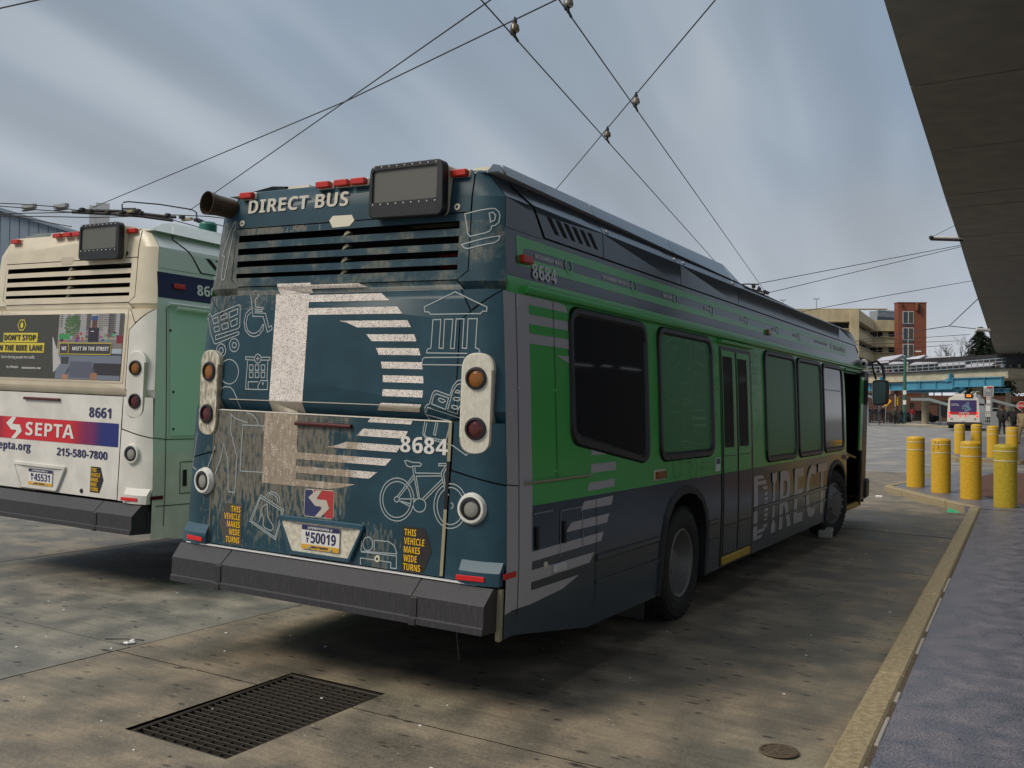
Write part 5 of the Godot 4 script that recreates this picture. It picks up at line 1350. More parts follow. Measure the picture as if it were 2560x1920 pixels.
func build_ground() -> void:
	var gm: StandardMaterial3D = pavement_texture("road_far", Vector3(122, 120, 118), Vector3(138, 133, 127), 91, 9.0, 0.55, 0.4, 0.3, 40)
	var st := st_new()
	st.set_color(Color.WHITE)
	for r in [[-700, 700, -900, -25.6], [-700, -13.0, -25.6, 60], [3.0, 700, -25.6, -14.9], [12.0, 700, -14.9, 60], [-13.0, 12.0, 7.6, 60]]:
		var n := 12
		for i in n:
			for j in n:
				var x0 := lerpf(r[0], r[1], float(i) / n); var x1 := lerpf(r[0], r[1], float(i + 1) / n); var z0 := lerpf(r[2], r[3], float(j) / n); var z1 := lerpf(r[2], r[3], float(j + 1) / n)
				var f := func(x, z): return Vector3(x, ground_y(x, z) - 0.003, z)
				quad(st, f.call(x0, z1), f.call(x1, z1), f.call(x1, z0), f.call(x0, z0), Vector3.UP)
	structure(fin("ground", st, gm))
	structure(obj("road_bed", boxed(Vector3(0, -0.75, -9.0), Vector3(26, 0.1, 34)), M.gap))
	var road := Node3D.new(); road.name = "road"; add_child(road); structure(road)
	tag(road, "worn concrete bus road of large slabs", "")
	var hole := Rect2(-0.275, -0.055, 0.75, 1.305)
	var zj := [7.55, 3.93, 0.27, -3.45, -7.1, -10.8, -14.5, -18.2, -21.9, -25.6]
	for k in zj.size() - 1:
		var z1: float = zj[k] - 0.005; var z0: float = zj[k + 1] + 0.005
		var zz := [z0, z1]
		if hole.position.y < z1 and hole.end.y > z0:
			zz = [z0]
			for e in [hole.position.y, hole.end.y]:
				if e > z0 and e < z1: zz.append(e)
			zz.append(z1)
		slab(road, [-1.578, -0.275, 0.475, kerb_x(z1)], zz, z1 > -14.0, hole, Color(0.98, 0.91, 0.81))
		slab(road, [-5.2, -1.592], [z0 - 0.12, z1 - 0.12], false, Rect2(), Color(0.88, 0.92, 0.93))
		slab(road, [-9.1, -5.212], [z0 - 0.1, z1 - 0.1], false, Rect2(), Color(0.78, 0.77, 0.74))
		slab(road, [-13.0, -9.112], [z0, z1], false, Rect2(), Color(0.72, 0.74, 0.74))
	# dark sealed cracks in the left lane
	var crack := tubed([Vector3(-1.9, ground_y(-1.9, 0.1) + 0.001, 0.12), Vector3(-1.78, ground_y(-1.78, 0.0), 0.02), Vector3(-1.66, ground_y(-1.66, 0.1) + 0.001, -0.02)], 0.006, 5)
	obj("crack", crack, M.gap, road)
	# kerb stones
	var kerb := Node3D.new(); kerb.name = "kerb"; add_child(kerb); structure(kerb)
	tag(kerb, "tan granite kerb beside the bus", "")
	var kj := [7.5, 4.35, 1.2, -1.94, -5.1, -8.25, -11.4, -14.62]
	for k in kj.size() - 1:
		var a: float = kj[k] - 0.006; var b: float = kj[k + 1] + 0.006
		var pa := Vector3(kerb_x(a) + 0.086, ground_y(3.0, a) + 0.148 + rng.randf_range(-0.004, 0.004), a)
		var pb := Vector3(kerb_x(b) + 0.086, ground_y(3.0, b) + 0.148 + rng.randf_range(-0.004, 0.004), b)
		obj("kerb_stone", beam(pa, pb, 0.17, 0.42, 0.018), M.kerb_stone, kerb)
	# worn white line along the inner edge of the kerb, in broken lengths
	for q in [[3.2, -0.1], [-0.45, -0.95], [-1.3, -1.5], [-2.6, -3.1], [-3.4, -4.9], [-5.3, -6.1]]:
		var a: float = q[0]; var b: float = q[1]
		obj("worn_paint", beam(Vector3(kerb_x(a) + 0.187, ground_y(3.0, a) + 0.151, a), Vector3(kerb_x(b) + 0.187, ground_y(3.0, b) + 0.151, b), 0.022, 0.03, 0.004), M.kerb_paint, kerb)
	var walk := Node3D.new(); walk.name = "sidewalk"; add_child(walk); structure(walk)
	tag(walk, "damp grey sidewalk of exposed aggregate slabs", "")
	var sj := [7.4, 6.6, 5.8, 5.0, 4.2, 3.4, 2.6, 1.8, 1.0, 0.22, -0.55, -1.36, -2.22, -3.0, -3.78, -4.66, -5.46, -6.26, -7.05, -7.86, -8.7, -9.5, -10.3, -11.1, -11.9, -12.7, -13.5, -14.3]
	for k in sj.size() - 1:
		var a: float = sj[k]; var b: float = sj[k + 1]
		var y := ground_y(3.0, (a + b) * 0.5) + 0.146 + rng.randf_range(-0.002, 0.002)
		var sk := 0.05
		obj("sidewalk_slab", flat_plate([kerb_x(a) + 0.2, a - 0.013, 6.4, a - 0.009 - sk * 2.0, 6.4, b + 0.009 - sk * 2.0, kerb_x(b) + 0.2, b + 0.013], y, 0.02), M.sidewalk_slab, walk)
		obj("bedding", flat_plate([kerb_x(a) + 0.168, a, 6.41, a - 0.1, 6.41, b - 0.1, kerb_x(b) + 0.168, b], y - 0.009, 0.1), M.pit_wall, walk)
		obj("sidewalk_slab", flat_plate([6.412, a - 0.005 - sk * 2.0, 10.0, a - 0.2, 10.0, b - 0.2, 6.412, b + 0.005 - sk * 2.0], y, 0.15), M.sidewalk_slab, walk)
	# bollard island at the end of the kerb, a crossing lane and the next island
	obj("sidewalk_slab", flat_plate([2.66, -14.72, 3.1, -14.38, 10.0, -14.6, 10.0, -26.0, 2.35, -26.0, 1.6, -25.0, 1.15, -21.4, 0.82, -18.75], -0.028, 0.2), M.sidewalk_slab, walk)
	obj("brick_inset", flat_plate([2.45, -17.7, 3.4, -15.7, 9.0, -15.7, 9.0, -25.4, 2.6, -25.4, 2.02, -21.4], -0.023, 0.05), M.brown_brick, walk)
	var ia := Vector3(2.80, -0.020, -14.68); var ib := Vector3(1.69, -0.012, -16.66); var ic := Vector3(0.70, -0.006, -18.6)
	obj("kerb_stone", beam(ia, ia.lerp(ib, 0.49), 0.17, 0.42, 0.018), M.kerb_stone, kerb)
	obj("kerb_stone", beam(ia.lerp(ib, 0.51), ib, 0.17, 0.42, 0.018), M.kerb_stone, kerb)
	obj("kerb_stone", beam(ib + Vector3(-0.006, 0, -0.011), ib.lerp(ic, 0.49), 0.17, 0.42, 0.018), M.kerb_stone, kerb)
	obj("kerb_stone", beam(ib.lerp(ic, 0.51), ic, 0.17, 0.42, 0.018), M.kerb_stone, kerb)
	obj("kerb_stone", beam(ic + Vector3(0.01, 0, -0.08), Vector3(1.1, -0.02, -21.4), 0.17, 0.42, 0.018), M.kerb_stone, kerb)
	obj("sidewalk_slab", flat_plate([0.5, -35.7, 1.05, -33.05, 2.1, -33.2, 10.0, -31.5, 10.0, -62.0, -0.5, -62.0], -0.01, 0.2), M.sidewalk_slab, walk)
	obj("kerb_stone", beam(Vector3(1.0, -0.004, -32.98), Vector3(2.1, -0.004, -33.1), 0.17, 0.42, 0.018), M.kerb_stone, kerb)
	obj("kerb_stone", beam(Vector3(2.12, -0.004, -33.1), Vector3(6.0, -0.004, -32.3), 0.17, 0.42, 0.018), M.kerb_stone, kerb)
	obj("kerb_stone", beam(Vector3(0.96, -0.004, -33.05), Vector3(0.45, -0.004, -35.7), 0.17, 0.42, 0.018), M.kerb_stone, kerb)
	# far raised strips in front of the fence and behind the far bus
	obj("far_kerb", beam(at(2150, 1062, 106) + Vector3(-8, 0, 0), at(2250, 1062, 106), 3.0, 0.4), M.column_concrete, kerb)
	obj("far_kerb", beam(at(2268, 1058, 106), at(2384, 1066, 92), 2.0, 0.4), M.column_concrete, kerb)

func build_grate() -> void:
	var y := ground_y(0.1, 0.6) - 0.006
	var xf := Transform3D(Basis(Vector3(0, 0, 1), -0.02737), Vector3(0.10, y, 0.5975))
	var g := thing("drain_grate", "rusty rectangular iron drain grate set in the concrete behind the green bus", "drain grate", xf)
	var st := st_new()
	for q in [[0, -0.63, 0.75, 0.035], [0, 0.63, 0.75, 0.035]]: box(st, Vector3(q[0], -0.03, q[1]), Vector3(q[2], 0.06, q[3]), 0.004)
	for q in [-0.357, 0.357]: box(st, Vector3(q, -0.031, 0), Vector3(0.034, 0.06, 1.225), 0.004)
	fin("frame", st, M.iron, g)
	st = st_new()
	for s in [-1.0, 1.0]:
		quad(st, Vector3(0.36 * s, -0.05, -0.64), Vector3(0.36 * s, -0.05, 0.64), Vector3(0.36 * s, -0.6, 0.64), Vector3(0.36 * s, -0.6, -0.64), Vector3(-s, 0, 0))
		quad(st, Vector3(-0.37, -0.05, 0.64 * s), Vector3(0.37, -0.05, 0.64 * s), Vector3(0.37, -0.6, 0.64 * s), Vector3(-0.37, -0.6, 0.64 * s), Vector3(0, 0, -s))
	quad(st, Vector3(-0.37, -0.55, -0.64), Vector3(0.37, -0.55, -0.64), Vector3(0.37, -0.55, 0.64), Vector3(-0.37, -0.55, 0.64), Vector3.UP)
	fin("pit", st, M.pit_wall, g)
	var b1 := boxed(Vector3(0, -0.022, 0), Vector3(0.68, 0.044, 0.007), 0.0015)
	var b2 := boxed(Vector3(0, -0.024, 0), Vector3(0.010, 0.036, 1.22), 0.0015)
	for k in 23: obj("bar", b1, M.iron, g, Transform3D(Basis(), Vector3(0, -0.004, -0.5586 + k * 0.0508)))
	for k in 7: obj("cross_bar", b2, M.iron, g, Transform3D(Basis(), Vector3(-0.255 + k * 0.085, -0.006, 0)))
	var v := thing("valve_cover", "small round iron cover in the concrete near the kerb at the front", "cover", Transform3D(Basis(), aty(1947, 1876, ground_y(2.4, 0.2)) - Vector3(0, 0.003, 0)))
	st = st_new()
	lathe(st, [Vector2(0.105, 0.0), Vector2(0.10, 0.006), Vector2(0.088, 0.006), Vector2(0.086, 0.002), Vector2(0.0, 0.003)], 24)
	fin("lid", st, M.pit_wall, v)

func aty(px: float, py: float, y: float) -> Vector3:
	var d := at(px, py, 1.0) - cam_pos
	return cam_pos + d * ((y - cam_pos.y) / d.y)

# ------------------------------------------------------------------ bollards
func build_bollards() -> void:
	var first: Node3D = null
	var list := [[Vector3(1.26, -0.028, -18.84), "yellow bollard at the outer tip of the near island, closest to the bus", false], [Vector3(1.91, -0.028, -17.6), "yellow bollard with dark cracks down its head, second from the bus on the near island", true], [Vector3(2.57, -0.028, -16.4), "yellow bollard third from the bus on the near island, in front of the brown paving", false], [Vector3(3.24, -0.028, -15.0), "dull olive yellow bollard nearest the camera, wearing green grime", false],
		[Vector3(0.76, -0.01, -36.3), "yellow bollard on the far island directly below the far bus", false], [at(2441, 1120, 37.6) * Vector3(1, 0, 1) + Vector3(0, -0.01, 0), "yellow bollard on the far island half hidden behind the third near bollard", false], [Vector3(2.03, -0.01, -34.0), "yellow bollard on the far island in front of the grey cabinet", false], [at(2530, 1120, 32.8) * Vector3(1, 0, 1) + Vector3(0, -0.01, 0), "yellow bollard on the far island behind the dull olive one", false]]
	for l in list:
		var o: Node3D
		if first == null:
			o = thing("yellow_bollard", l[1], "bollard", Transform3D(), "yellow bollards on the islands")
			var st := st_new()
			lathe(st, [Vector2(0.193, 0.0), Vector2(0.195, 0.02), Vector2(0.195, 1.09), Vector2(0.188, 1.115), Vector2(0.16, 1.135), Vector2(0.09, 1.15), Vector2(0.0, 1.153)], 40)
			fin("sleeve", st, M.bollard_yellow, o)
			for y in [0.835, 1.01]:
				st = st_new()
				lathe(st, [Vector2(0.1965, y), Vector2(0.1985, y + 0.004), Vector2(0.1985, y + 0.018), Vector2(0.1965, y + 0.022)], 40)
				fin("reflective_band", st, M.bollard_band, o)
			first = o
		else:
			o = first.duplicate()
			o.name = numbered("yellow_bollard")
			add_child(o, true)
			o.set_meta("label", l[1])
		o.transform = Transform3D(Basis(Vector3.UP, rng.randf() * TAU), l[0])
		if l[0].distance_to(Vector3(3.24, -0.028, -15.0)) < 0.2:
			for c in o.get_children():
				if String(c.name).begins_with("sleeve"): c.material_override = M.bollard_dull
		if l[2]:
			o.transform.basis = Basis()
			var pts := []
			for k in 9: pts.append(Vector3(-0.09 + 0.012 * sin(k * 1.7) - k * 0.006, 1.09 - k * 0.03, 0.0))
			for k in pts.size(): pts[k].z = sqrt(0.196 * 0.196 - pts[k].x * pts[k].x)
			obj("crack", tubed(pts, 0.004, 5), M.gap, o)
			pts = []
			for k in 7: pts.append(Vector3(-0.035 + 0.015 * sin(k * 2.1), 1.09 - k * 0.03, 0.0))
			for k in pts.size(): pts[k].z = sqrt(0.196 * 0.196 - pts[k].x * pts[k].x)
			obj("crack", tubed(pts, 0.004, 5), M.gap, o)

# ------------------------------------------------------------------ viaduct overhead
const EDGE_Z := [9.0, -8.921, -12.9, -17.622, -22.506, -29.3, -35.77, -66.17, -146.9, -229.4, -420.0]
const EDGE_X := [2.76, 2.043, 1.883, 1.709, 1.518, 1.291, 1.038, -0.038, -2.901, -5.833, -12.6]
func edge_x(z: float) -> float:
	var xs := EDGE_Z.duplicate(); xs.reverse(); var ys := EDGE_X.duplicate(); ys.reverse()
	return pw(xs, ys, z)

func build_viaduct() -> void:
	var v := thing("viaduct", "dark concrete elevated viaduct overhead with a jointed underside", "viaduct")
	var js := [9.0, 5.0, 0.6, -3.9, -8.44, -12.9, -17.62, -22.5, -24.2, -29.3, -34.3]
	while js[-1] > -215.0: js.append(js[-1] - 4.85)
	for k in js.size() - 1:
		var a: float = js[k] - 0.025; var b: float = js[k + 1] + 0.025
		var y := 7.28 + rng.randf_range(-0.006, 0.006)
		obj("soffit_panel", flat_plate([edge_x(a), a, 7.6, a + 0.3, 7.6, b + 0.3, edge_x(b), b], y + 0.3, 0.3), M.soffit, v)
	var poly := []
	for k in EDGE_Z.size(): poly.append_array([EDGE_X[k] + 0.06, EDGE_Z[k]])
	poly.append_array([7.7, -420.0, 7.7, 9.3])
	obj("deck", flat_plate(poly, 8.75, 1.15), M.deck_concrete, v)
	obj("column", tubed([Vector3(3.90, -0.1, -10.1), Vector3(3.90, 7.3, -10.1)], 0.19, 14), M.dark_steel, v)
	var lw := thing("station_wall", "long concrete wall under the viaduct, mirrored with a slit of sky in the bus window", "wall")
	obj("lower_wall", boxed(Vector3(17.2, 2.3, -32), Vector3(0.4, 5.3, 84)), M.wall_dark, lw)
	obj("upper_beam", boxed(Vector3(17.2, 7.0, -32), Vector3(0.4, 3.8, 84)), M.wall_dark, lw)
	for k in 26: obj("post", boxed(Vector3(17.2, 5.02, 9.0 - k * 3.2 - (k % 3) * 0.5), Vector3(0.3, 0.3, 0.35)), M.wall_dark, lw)
	# strip light on a bracket at the edge of the deck, held by a stay
	var l := thing("strip_light", "slim strip light on a bracket sticking out of the viaduct edge", "lamp")
	var a2 := aty(2327, 594, 7.2); var b2 := aty(2398, 597, 7.2)
	obj("housing", tubed([a2, a2.lerp(b2, 0.02), b2 + Vector3(0.1, 0, 0)], 0.055, 10), M.lamp_tube, l)
	obj("end_cap", tubed([a2 + (a2 - b2).normalized() * 0.03, a2.lerp(b2, 0.06)], 0.064, 10), M.dark_steel, l)
	obj("tray", beam(a2 + Vector3(0, -0.04, 0), b2 + Vector3(0.1, -0.04, 0), 0.10, 0.05), M.dark_steel, l)
	obj("stay", tubed([a2, aty(2388, 563, 7.4)], 0.008, 5), M.wire, l)
	var l3 := thing("strip_light", "small strip light high on the viaduct edge beside the conifer", "lamp")
	obj("housing", tubed([at(2441, 823, 58), at(2474, 826, 58)], 0.10, 8), M.lamp_tube, l3)
	var c := []
	for k in 9:
		var t := k / 8.0
		c.append(at(lerpf(2488, 2553, t), 879 + 0 * t, 60) - Vector3(0, 0.55 * 4 * t * (1 - t) * 0.7, 0))
	tag(obj("hanging_cable", tubed(c, 0.03, 6), M.wire), "black cable sagging under the viaduct", "cable")

# ------------------------------------------------------------------ overhead wires
func wire(called: String, label: String, cat: String, pts: Array, r := 0.0075, group := "") -> void:
	tag(obj(called, tubed(pts, r, 6), M.wire), label, cat, group)

func cross_plan(a: Vector3, b: Vector3, c: Vector3, d: Vector3) -> Vector2:
	return Geometry2D.line_intersects_line(Vector2(a.x, a.z), Vector2(b.x - a.x, b.z - a.z), Vector2(c.x, c.z), Vector2(d.x - c.x, d.z - c.z))

func build_wires() -> void:
	var ty := 5.46; var sy := 5.64
	var t1 := [aty(1203, 0, ty), aty(1780, 645, ty)]; var t2 := [aty(1405, 10, ty), aty(1898, 708, ty)]
	var s1 := [aty(1788, 0, sy), aty(1393, 470, sy)]; var s2 := [aty(1385, 2, sy), aty(867, 252, sy), aty(232, 519, sy)]
	for q in [[t1, "left trolley contact wire of the pair running over the green bus"], [t2, "right trolley contact wire of the pair running over the green bus"]]:
		var d: Vector3 = (q[0][1] - q[0][0]).normalized()
		wire("trolley_wire", q[1], "wire", [q[0][0] - d * 6.0, q[0][0], q[0][1], q[0][1] + d * 9.0], 0.0075, "trolley wires over the green bus")
	var ds: Vector3 = (s1[1] - s1[0]).normalized()
	wire("span_wire", "span wire crossing the trolley pair and meeting the viaduct edge", "wire", [s1[0] - ds * 2.2 + Vector3(0, 0.5, 0), s1[0], s1[1], s1[1] + ds * 4.0])
	var d2: Vector3 = (s2[0] - s2[1]).normalized()
	wire("span_wire", "long span wire from the trolley pair down to the switch at the far left", "wire", [s2[0] + d2 * 3.0, s2[0], s2[1], s2[2]])
	wire("span_wire", "span wire passing behind the exhaust pipe, crossing the other one high up", "wire", [aty(1226, 0, 5.75) * 2.0 - aty(1100, 90, 5.75), aty(1226, 0, 5.75), aty(474, 526, 5.5)])
	wire("corner_wire", "short piece of wire in the upper left corner of the sky", "wire", [aty(-60, 34, 5.6), aty(93, 0, 5.6), aty(200, -24, 5.6)])
	# hangers where span and contact wires cross
	var i := 0
	for q in [[s2, t1, "brown bell insulator on the left trolley wire near the top", M.insulator_brown], [s2, t2, "pale bell insulator on the right trolley wire at the top edge", M.insulator_grey], [s1, t1, "bell insulator on the left trolley wire above the roof vents", M.insulator_brown], [s1, t2, "bell insulator on the right trolley wire, highest over the bus side", M.insulator_grey]]:
		var c := cross_plan(q[0][0], q[0][1], q[1][0], q[1][1])
		var p := Vector3(c.x, ty, c.y)
		var o := thing("wire_hanger", q[2], "insulator", Transform3D(Basis(), p), "hangers of the trolley wires")
		var st := st_new()
		lathe(st, [Vector2(0.022, 0.05), Vector2(0.045, 0.06), Vector2(0.05, 0.075), Vector2(0.046, 0.10), Vector2(0.04, 0.125), Vector2(0.02, 0.14), Vector2(0.0, 0.142)], 16)
		fin("bell", st, q[3], o)
		st = st_new()
		lathe(st, [Vector2(0.014, 0.0), Vector2(0.016, 0.055), Vector2(0.0, 0.056)], 8)
		fin("stem", st, M.dark_steel, o)
		st = st_new()
		lathe(st, [Vector2(0.024, 0.14), Vector2(0.024, 0.175), Vector2(0.012, 0.18), Vector2(0.012, 0.205), Vector2(0.0, 0.21)], 10)
		fin("clamp", st, M.dark_steel, o)
		var dir: Vector3 = (q[1][1] - q[1][0]).normalized()
		st = st_new()
		tube(st, [-dir * 0.10, -dir * 0.03 + Vector3(0, 0.012, 0), dir * 0.03 + Vector3(0, 0.012, 0), dir * 0.10], 0.014, 8)
		fin("ear", st, M.dark_steel, o)
		i += 1
	# frog and crossing hardware above the front of the bus
	var fr := thing("trolley_crossing", "dark trolley wire crossing fittings beyond the roof of the green bus", "trolley fitting")
	var k1 := func(px, py): return aty(px, py, 5.46)
	for q in [[[1840, 712], [1868, 710], [1897, 711]], [[1862, 718], [1898, 728], [1922, 733]], [[1838, 716], [1870, 722], [1905, 728]], [[1880, 712], [1884, 724]], [[1897, 716], [1899, 728]], [[1890, 731], [1912, 735]]]:
		var pts := []
		for p in q: pts.append(aty(p[0], p[1], 5.46))
		obj("fitting_bar", tubed(pts, 0.022, 6), M.dark_steel, fr)
	for p in [[1884, 716], [1898, 722], [1912, 729], [1918, 732]]: obj("fitting_clamp", boxed(aty(p[0], p[1], 5.46), Vector3(0.10, 0.10, 0.14), 0.02), M.dark_steel, fr)
	var pl := [["upper guy wire from the trolley crossing to the viaduct", [[1900, 708], [2402, 613]], 5.46], ["lower guy wire from the trolley crossing to the viaduct", [[1921, 732], [2402, 617]], 5.46], ["thin wire low over the parking garage roof to the viaduct", [[1960, 788], [2200, 742], [2430, 702]], 5.46]]
	for q in pl:
		var pts := []
		for p in q[1]: pts.append(aty(p[0], p[1], q[2] if p[0] < 2380 else 7.35))
		wire("guy_wire", q[0], "wire", pts, 0.012)
	wire("guy_wire", "short wire rising from the wire joint to the viaduct edge", "wire", [at(2373, 815, 50), at(2446, 746, 40)], 0.02)
	wire("feeder_wire", "wire crossing the brick tower to the joint by the bare tree", "wire", [at(2135, 853, 75), at(2240, 835, 62), at(2373, 815, 50), at(2440, 822, 55)], 0.022)
	for q in [[2130, 856, 2425, 836, "upper of three thin wires before the brick tower"], [2135, 862, 2400, 852, "middle of three thin wires before the brick tower"], [2150, 880, 2380, 862, "lowest thin wire before the brick tower"]]:
		wire("feeder_wire", q[4], "wire", [at(q[0], q[1], 80), at(q[2], q[3], 70)], 0.02)
	# switch gear of the trolley wires at the far left
	var sw := thing("trolley_switch", "dark trolley wire switch gear with a bowed pipe above the white bus", "trolley fitting")
	var D := 17.0
	var path := func(l: Array, r: float, m: Material, nm: String):
		var pts := []
		for p in l: pts.append(at(p[0], p[1], D))
		obj(nm, tubed(pts, r, 6), m, sw)
	path.call([[180, 530], [260, 534], [350, 540], [432, 551]], 0.03, M.dark_steel, "switch_bar")
	path.call([[215, 526], [300, 528], [412, 541], [440, 543]], 0.028, M.dark_steel, "switch_bar")
	path.call([[306, 522], [340, 522]], 0.018, M.dark_steel, "switch_bar")
	path.call([[306, 530], [305, 511], [309, 506], [320, 504], [400, 511], [480, 524], [491, 531], [492, 545]], 0.013, M.dark_steel, "bow_pipe")
	for p in [[196, 529], [206, 524], [228, 527], [270, 531], [306, 530], [345, 527], [352, 532], [420, 538], [455, 543], [492, 550], [500, 553]]:
		obj("switch_clamp", boxed(at(p[0], p[1], D), Vector3(0.09, 0.06, 0.09), 0.012), M.dark_steel, sw)
	for p in [[322, 529], [468, 548]]: obj("switch_board", boxed(at(p[0], p[1], D), Vector3(0.24, 0.05, 0.06), 0.005), M.olive_edge, sw)
	for q in [[73, 516, "left grey box"], [153, 515, "right grey box"]]:
		var o := thing("wire_insulator_box", q[2] + " hung on the wires at the far left", "insulator")
		obj("box", boxed(at(q[0], q[1], 20), Vector3(0.40, 0.085, 0.10), 0.01), M.box_grey, o)
		obj("runner", boxed(at(q[0], q[1] + 9, 20), Vector3(0.42, 0.03, 0.05), 0.005), M.dark_steel, o)
	var far := [["upper left wire through the grey boxes", [[-60, 506], [50, 510], [130, 516], [200, 527]]], ["second left wire through the grey boxes", [[-60, 511], [50, 519], [100, 525], [190, 531]]], ["third thin wire at the left edge below the boxes", [[-60, 536], [60, 533], [180, 531], [232, 527]]], ["fourth thin wire at the left edge below the boxes", [[-60, 540], [100, 541], [240, 544], [330, 541]]], ["thin wire sloping down in front of the blue grey wall", [[-40, 530], [60, 545], [180, 567]]], ["wire from the switch to the roof of the green bus", [[430, 537], [520, 541], [600, 550]]], ["lower wire from the switch to the roof of the green bus", [[500, 550], [545, 562], [600, 575]]], ["lowest wire from the switch running behind the exhaust", [[432, 550], [490, 566], [560, 590]]]]
	for q in far:
		var pts := []
		for p in q[1]: pts.append(at(p[0], p[1], 19))
		wire("trolley_wire", q[0], "wire", pts, 0.010)

# ------------------------------------------------------------------ people: one skin over a jointed skeleton
func smin(a: float, b: float, k: float) -> float:
	var h := clampf(0.5 + 0.5 * (b - a) / k, 0.0, 1.0)
	return lerpf(b, a, h) - k * h * (1.0 - h)

func body_mesh(bones: Array, cell: float) -> ArrayMesh:
	# bones: [from, to, radius, radius, colour]
	var lo := Vector3.INF; var hi := -Vector3.INF
	for b in bones:
		for e in 2:
			lo = lo.min(b[e] - Vector3.ONE * (b[2 + e] + cell * 2)); hi = hi.max(b[e] + Vector3.ONE * (b[2 + e] + cell * 2))
	var n := Vector3i(((hi - lo) / cell).ceil()) + Vector3i.ONE
	var d := PackedFloat32Array(); d.resize(n.x * n.y * n.z); d.fill(1.0)
	for b in bones:
		var A: Vector3 = b[0]; var ab: Vector3 = b[1] - A; var l2 := maxf(ab.length_squared(), 1e-6)
		var m := maxf(b[2], b[3]) + 0.12
		var i0 := Vector3i(((A.min(b[1]) - Vector3.ONE * m - lo) / cell).floor()).max(Vector3i.ZERO)
		var i1 := Vector3i(((A.max(b[1]) + Vector3.ONE * m - lo) / cell).ceil()).min(n - Vector3i.ONE)
		for z in range(i0.z, i1.z + 1):
			for y in range(i0.y, i1.y + 1):
				for x in range(i0.x, i1.x + 1):
					var p := lo + Vector3(x, y, z) * cell
					var t := clampf((p - A).dot(ab) / l2, 0.0, 1.0)
					var k := (z * n.y + y) * n.x + x
					d[k] = smin(d[k], p.distance_to(A + ab * t) - lerpf(b[2], b[3], t), 0.04)
	var vid := {}
	var V := PackedVector3Array(); var C := PackedColorArray()
	var off := [Vector3i(0, 0, 0), Vector3i(1, 0, 0), Vector3i(0, 1, 0), Vector3i(1, 1, 0), Vector3i(0, 0, 1), Vector3i(1, 0, 1), Vector3i(0, 1, 1), Vector3i(1, 1, 1)]
	var ed := [[0, 1], [2, 3], [4, 5], [6, 7], [0, 2], [1, 3], [4, 6], [5, 7], [0, 4], [1, 5], [2, 6], [3, 7]]
	for z in n.z - 1:
		for y in n.y - 1:
			for x in n.x - 1:
				var s := []
				var neg := 0
				for o: Vector3i in off:
					var v := d[((z + o.z) * n.y + y + o.y) * n.x + x + o.x]
					s.append(v)
					if v < 0.0: neg += 1
				if neg == 0 or neg == 8: continue
				var c := Vector3.ZERO; var cnt := 0
				for e in ed:
					if (s[e[0]] < 0.0) != (s[e[1]] < 0.0):
						c += Vector3(off[e[0]]).lerp(Vector3(off[e[1]]), s[e[0]] / (s[e[0]] - s[e[1]])); cnt += 1
				var p := lo + (Vector3(x, y, z) + c / cnt) * cell
				vid[(z * n.y + y) * n.x + x] = V.size()
				V.append(p)
				var best := 1e9; var bc := Color.WHITE
				for b in bones:
					var ab: Vector3 = b[1] - b[0]
					var t := clampf((p - b[0]).dot(ab) / maxf(ab.length_squared(), 1e-6), 0, 1)
					var q := p.distance_to(b[0] + ab * t) - lerpf(b[2], b[3], t)
					if q < best: best = q; bc = b[4]
				C.append(bc)
	var st := st_new()
	var face := func(a: int, b: int, c: int, e: int, flip: bool):
		for k in ([a, c, b, a, e, c] if flip else [a, b, c, a, c, e]):
			st.set_color(C[k]); st.set_smooth_group(0); st.add_vertex(V[k])
	for z in range(1, n.z - 1):
		for y in range(1, n.y - 1):
			for x in range(1, n.x - 1):
				var k := (z * n.y + y) * n.x + x
				var a := d[k] < 0.0
				if x < n.x - 1 and a != (d[k + 1] < 0.0): face.call(vid[k - n.x - n.x * n.y], vid[k - n.x * n.y], vid[k], vid[k - n.x], not a)
				if a != (d[k + n.x] < 0.0): face.call(vid[k - 1 - n.x * n.y], vid[k - n.x * n.y], vid[k], vid[k - 1], a)
				if a != (d[k + n.x * n.y] < 0.0): face.call(vid[k - 1 - n.x], vid[k - n.x], vid[k], vid[k - 1], not a)
	st.index()
	st.generate_normals()
	return st.commit()

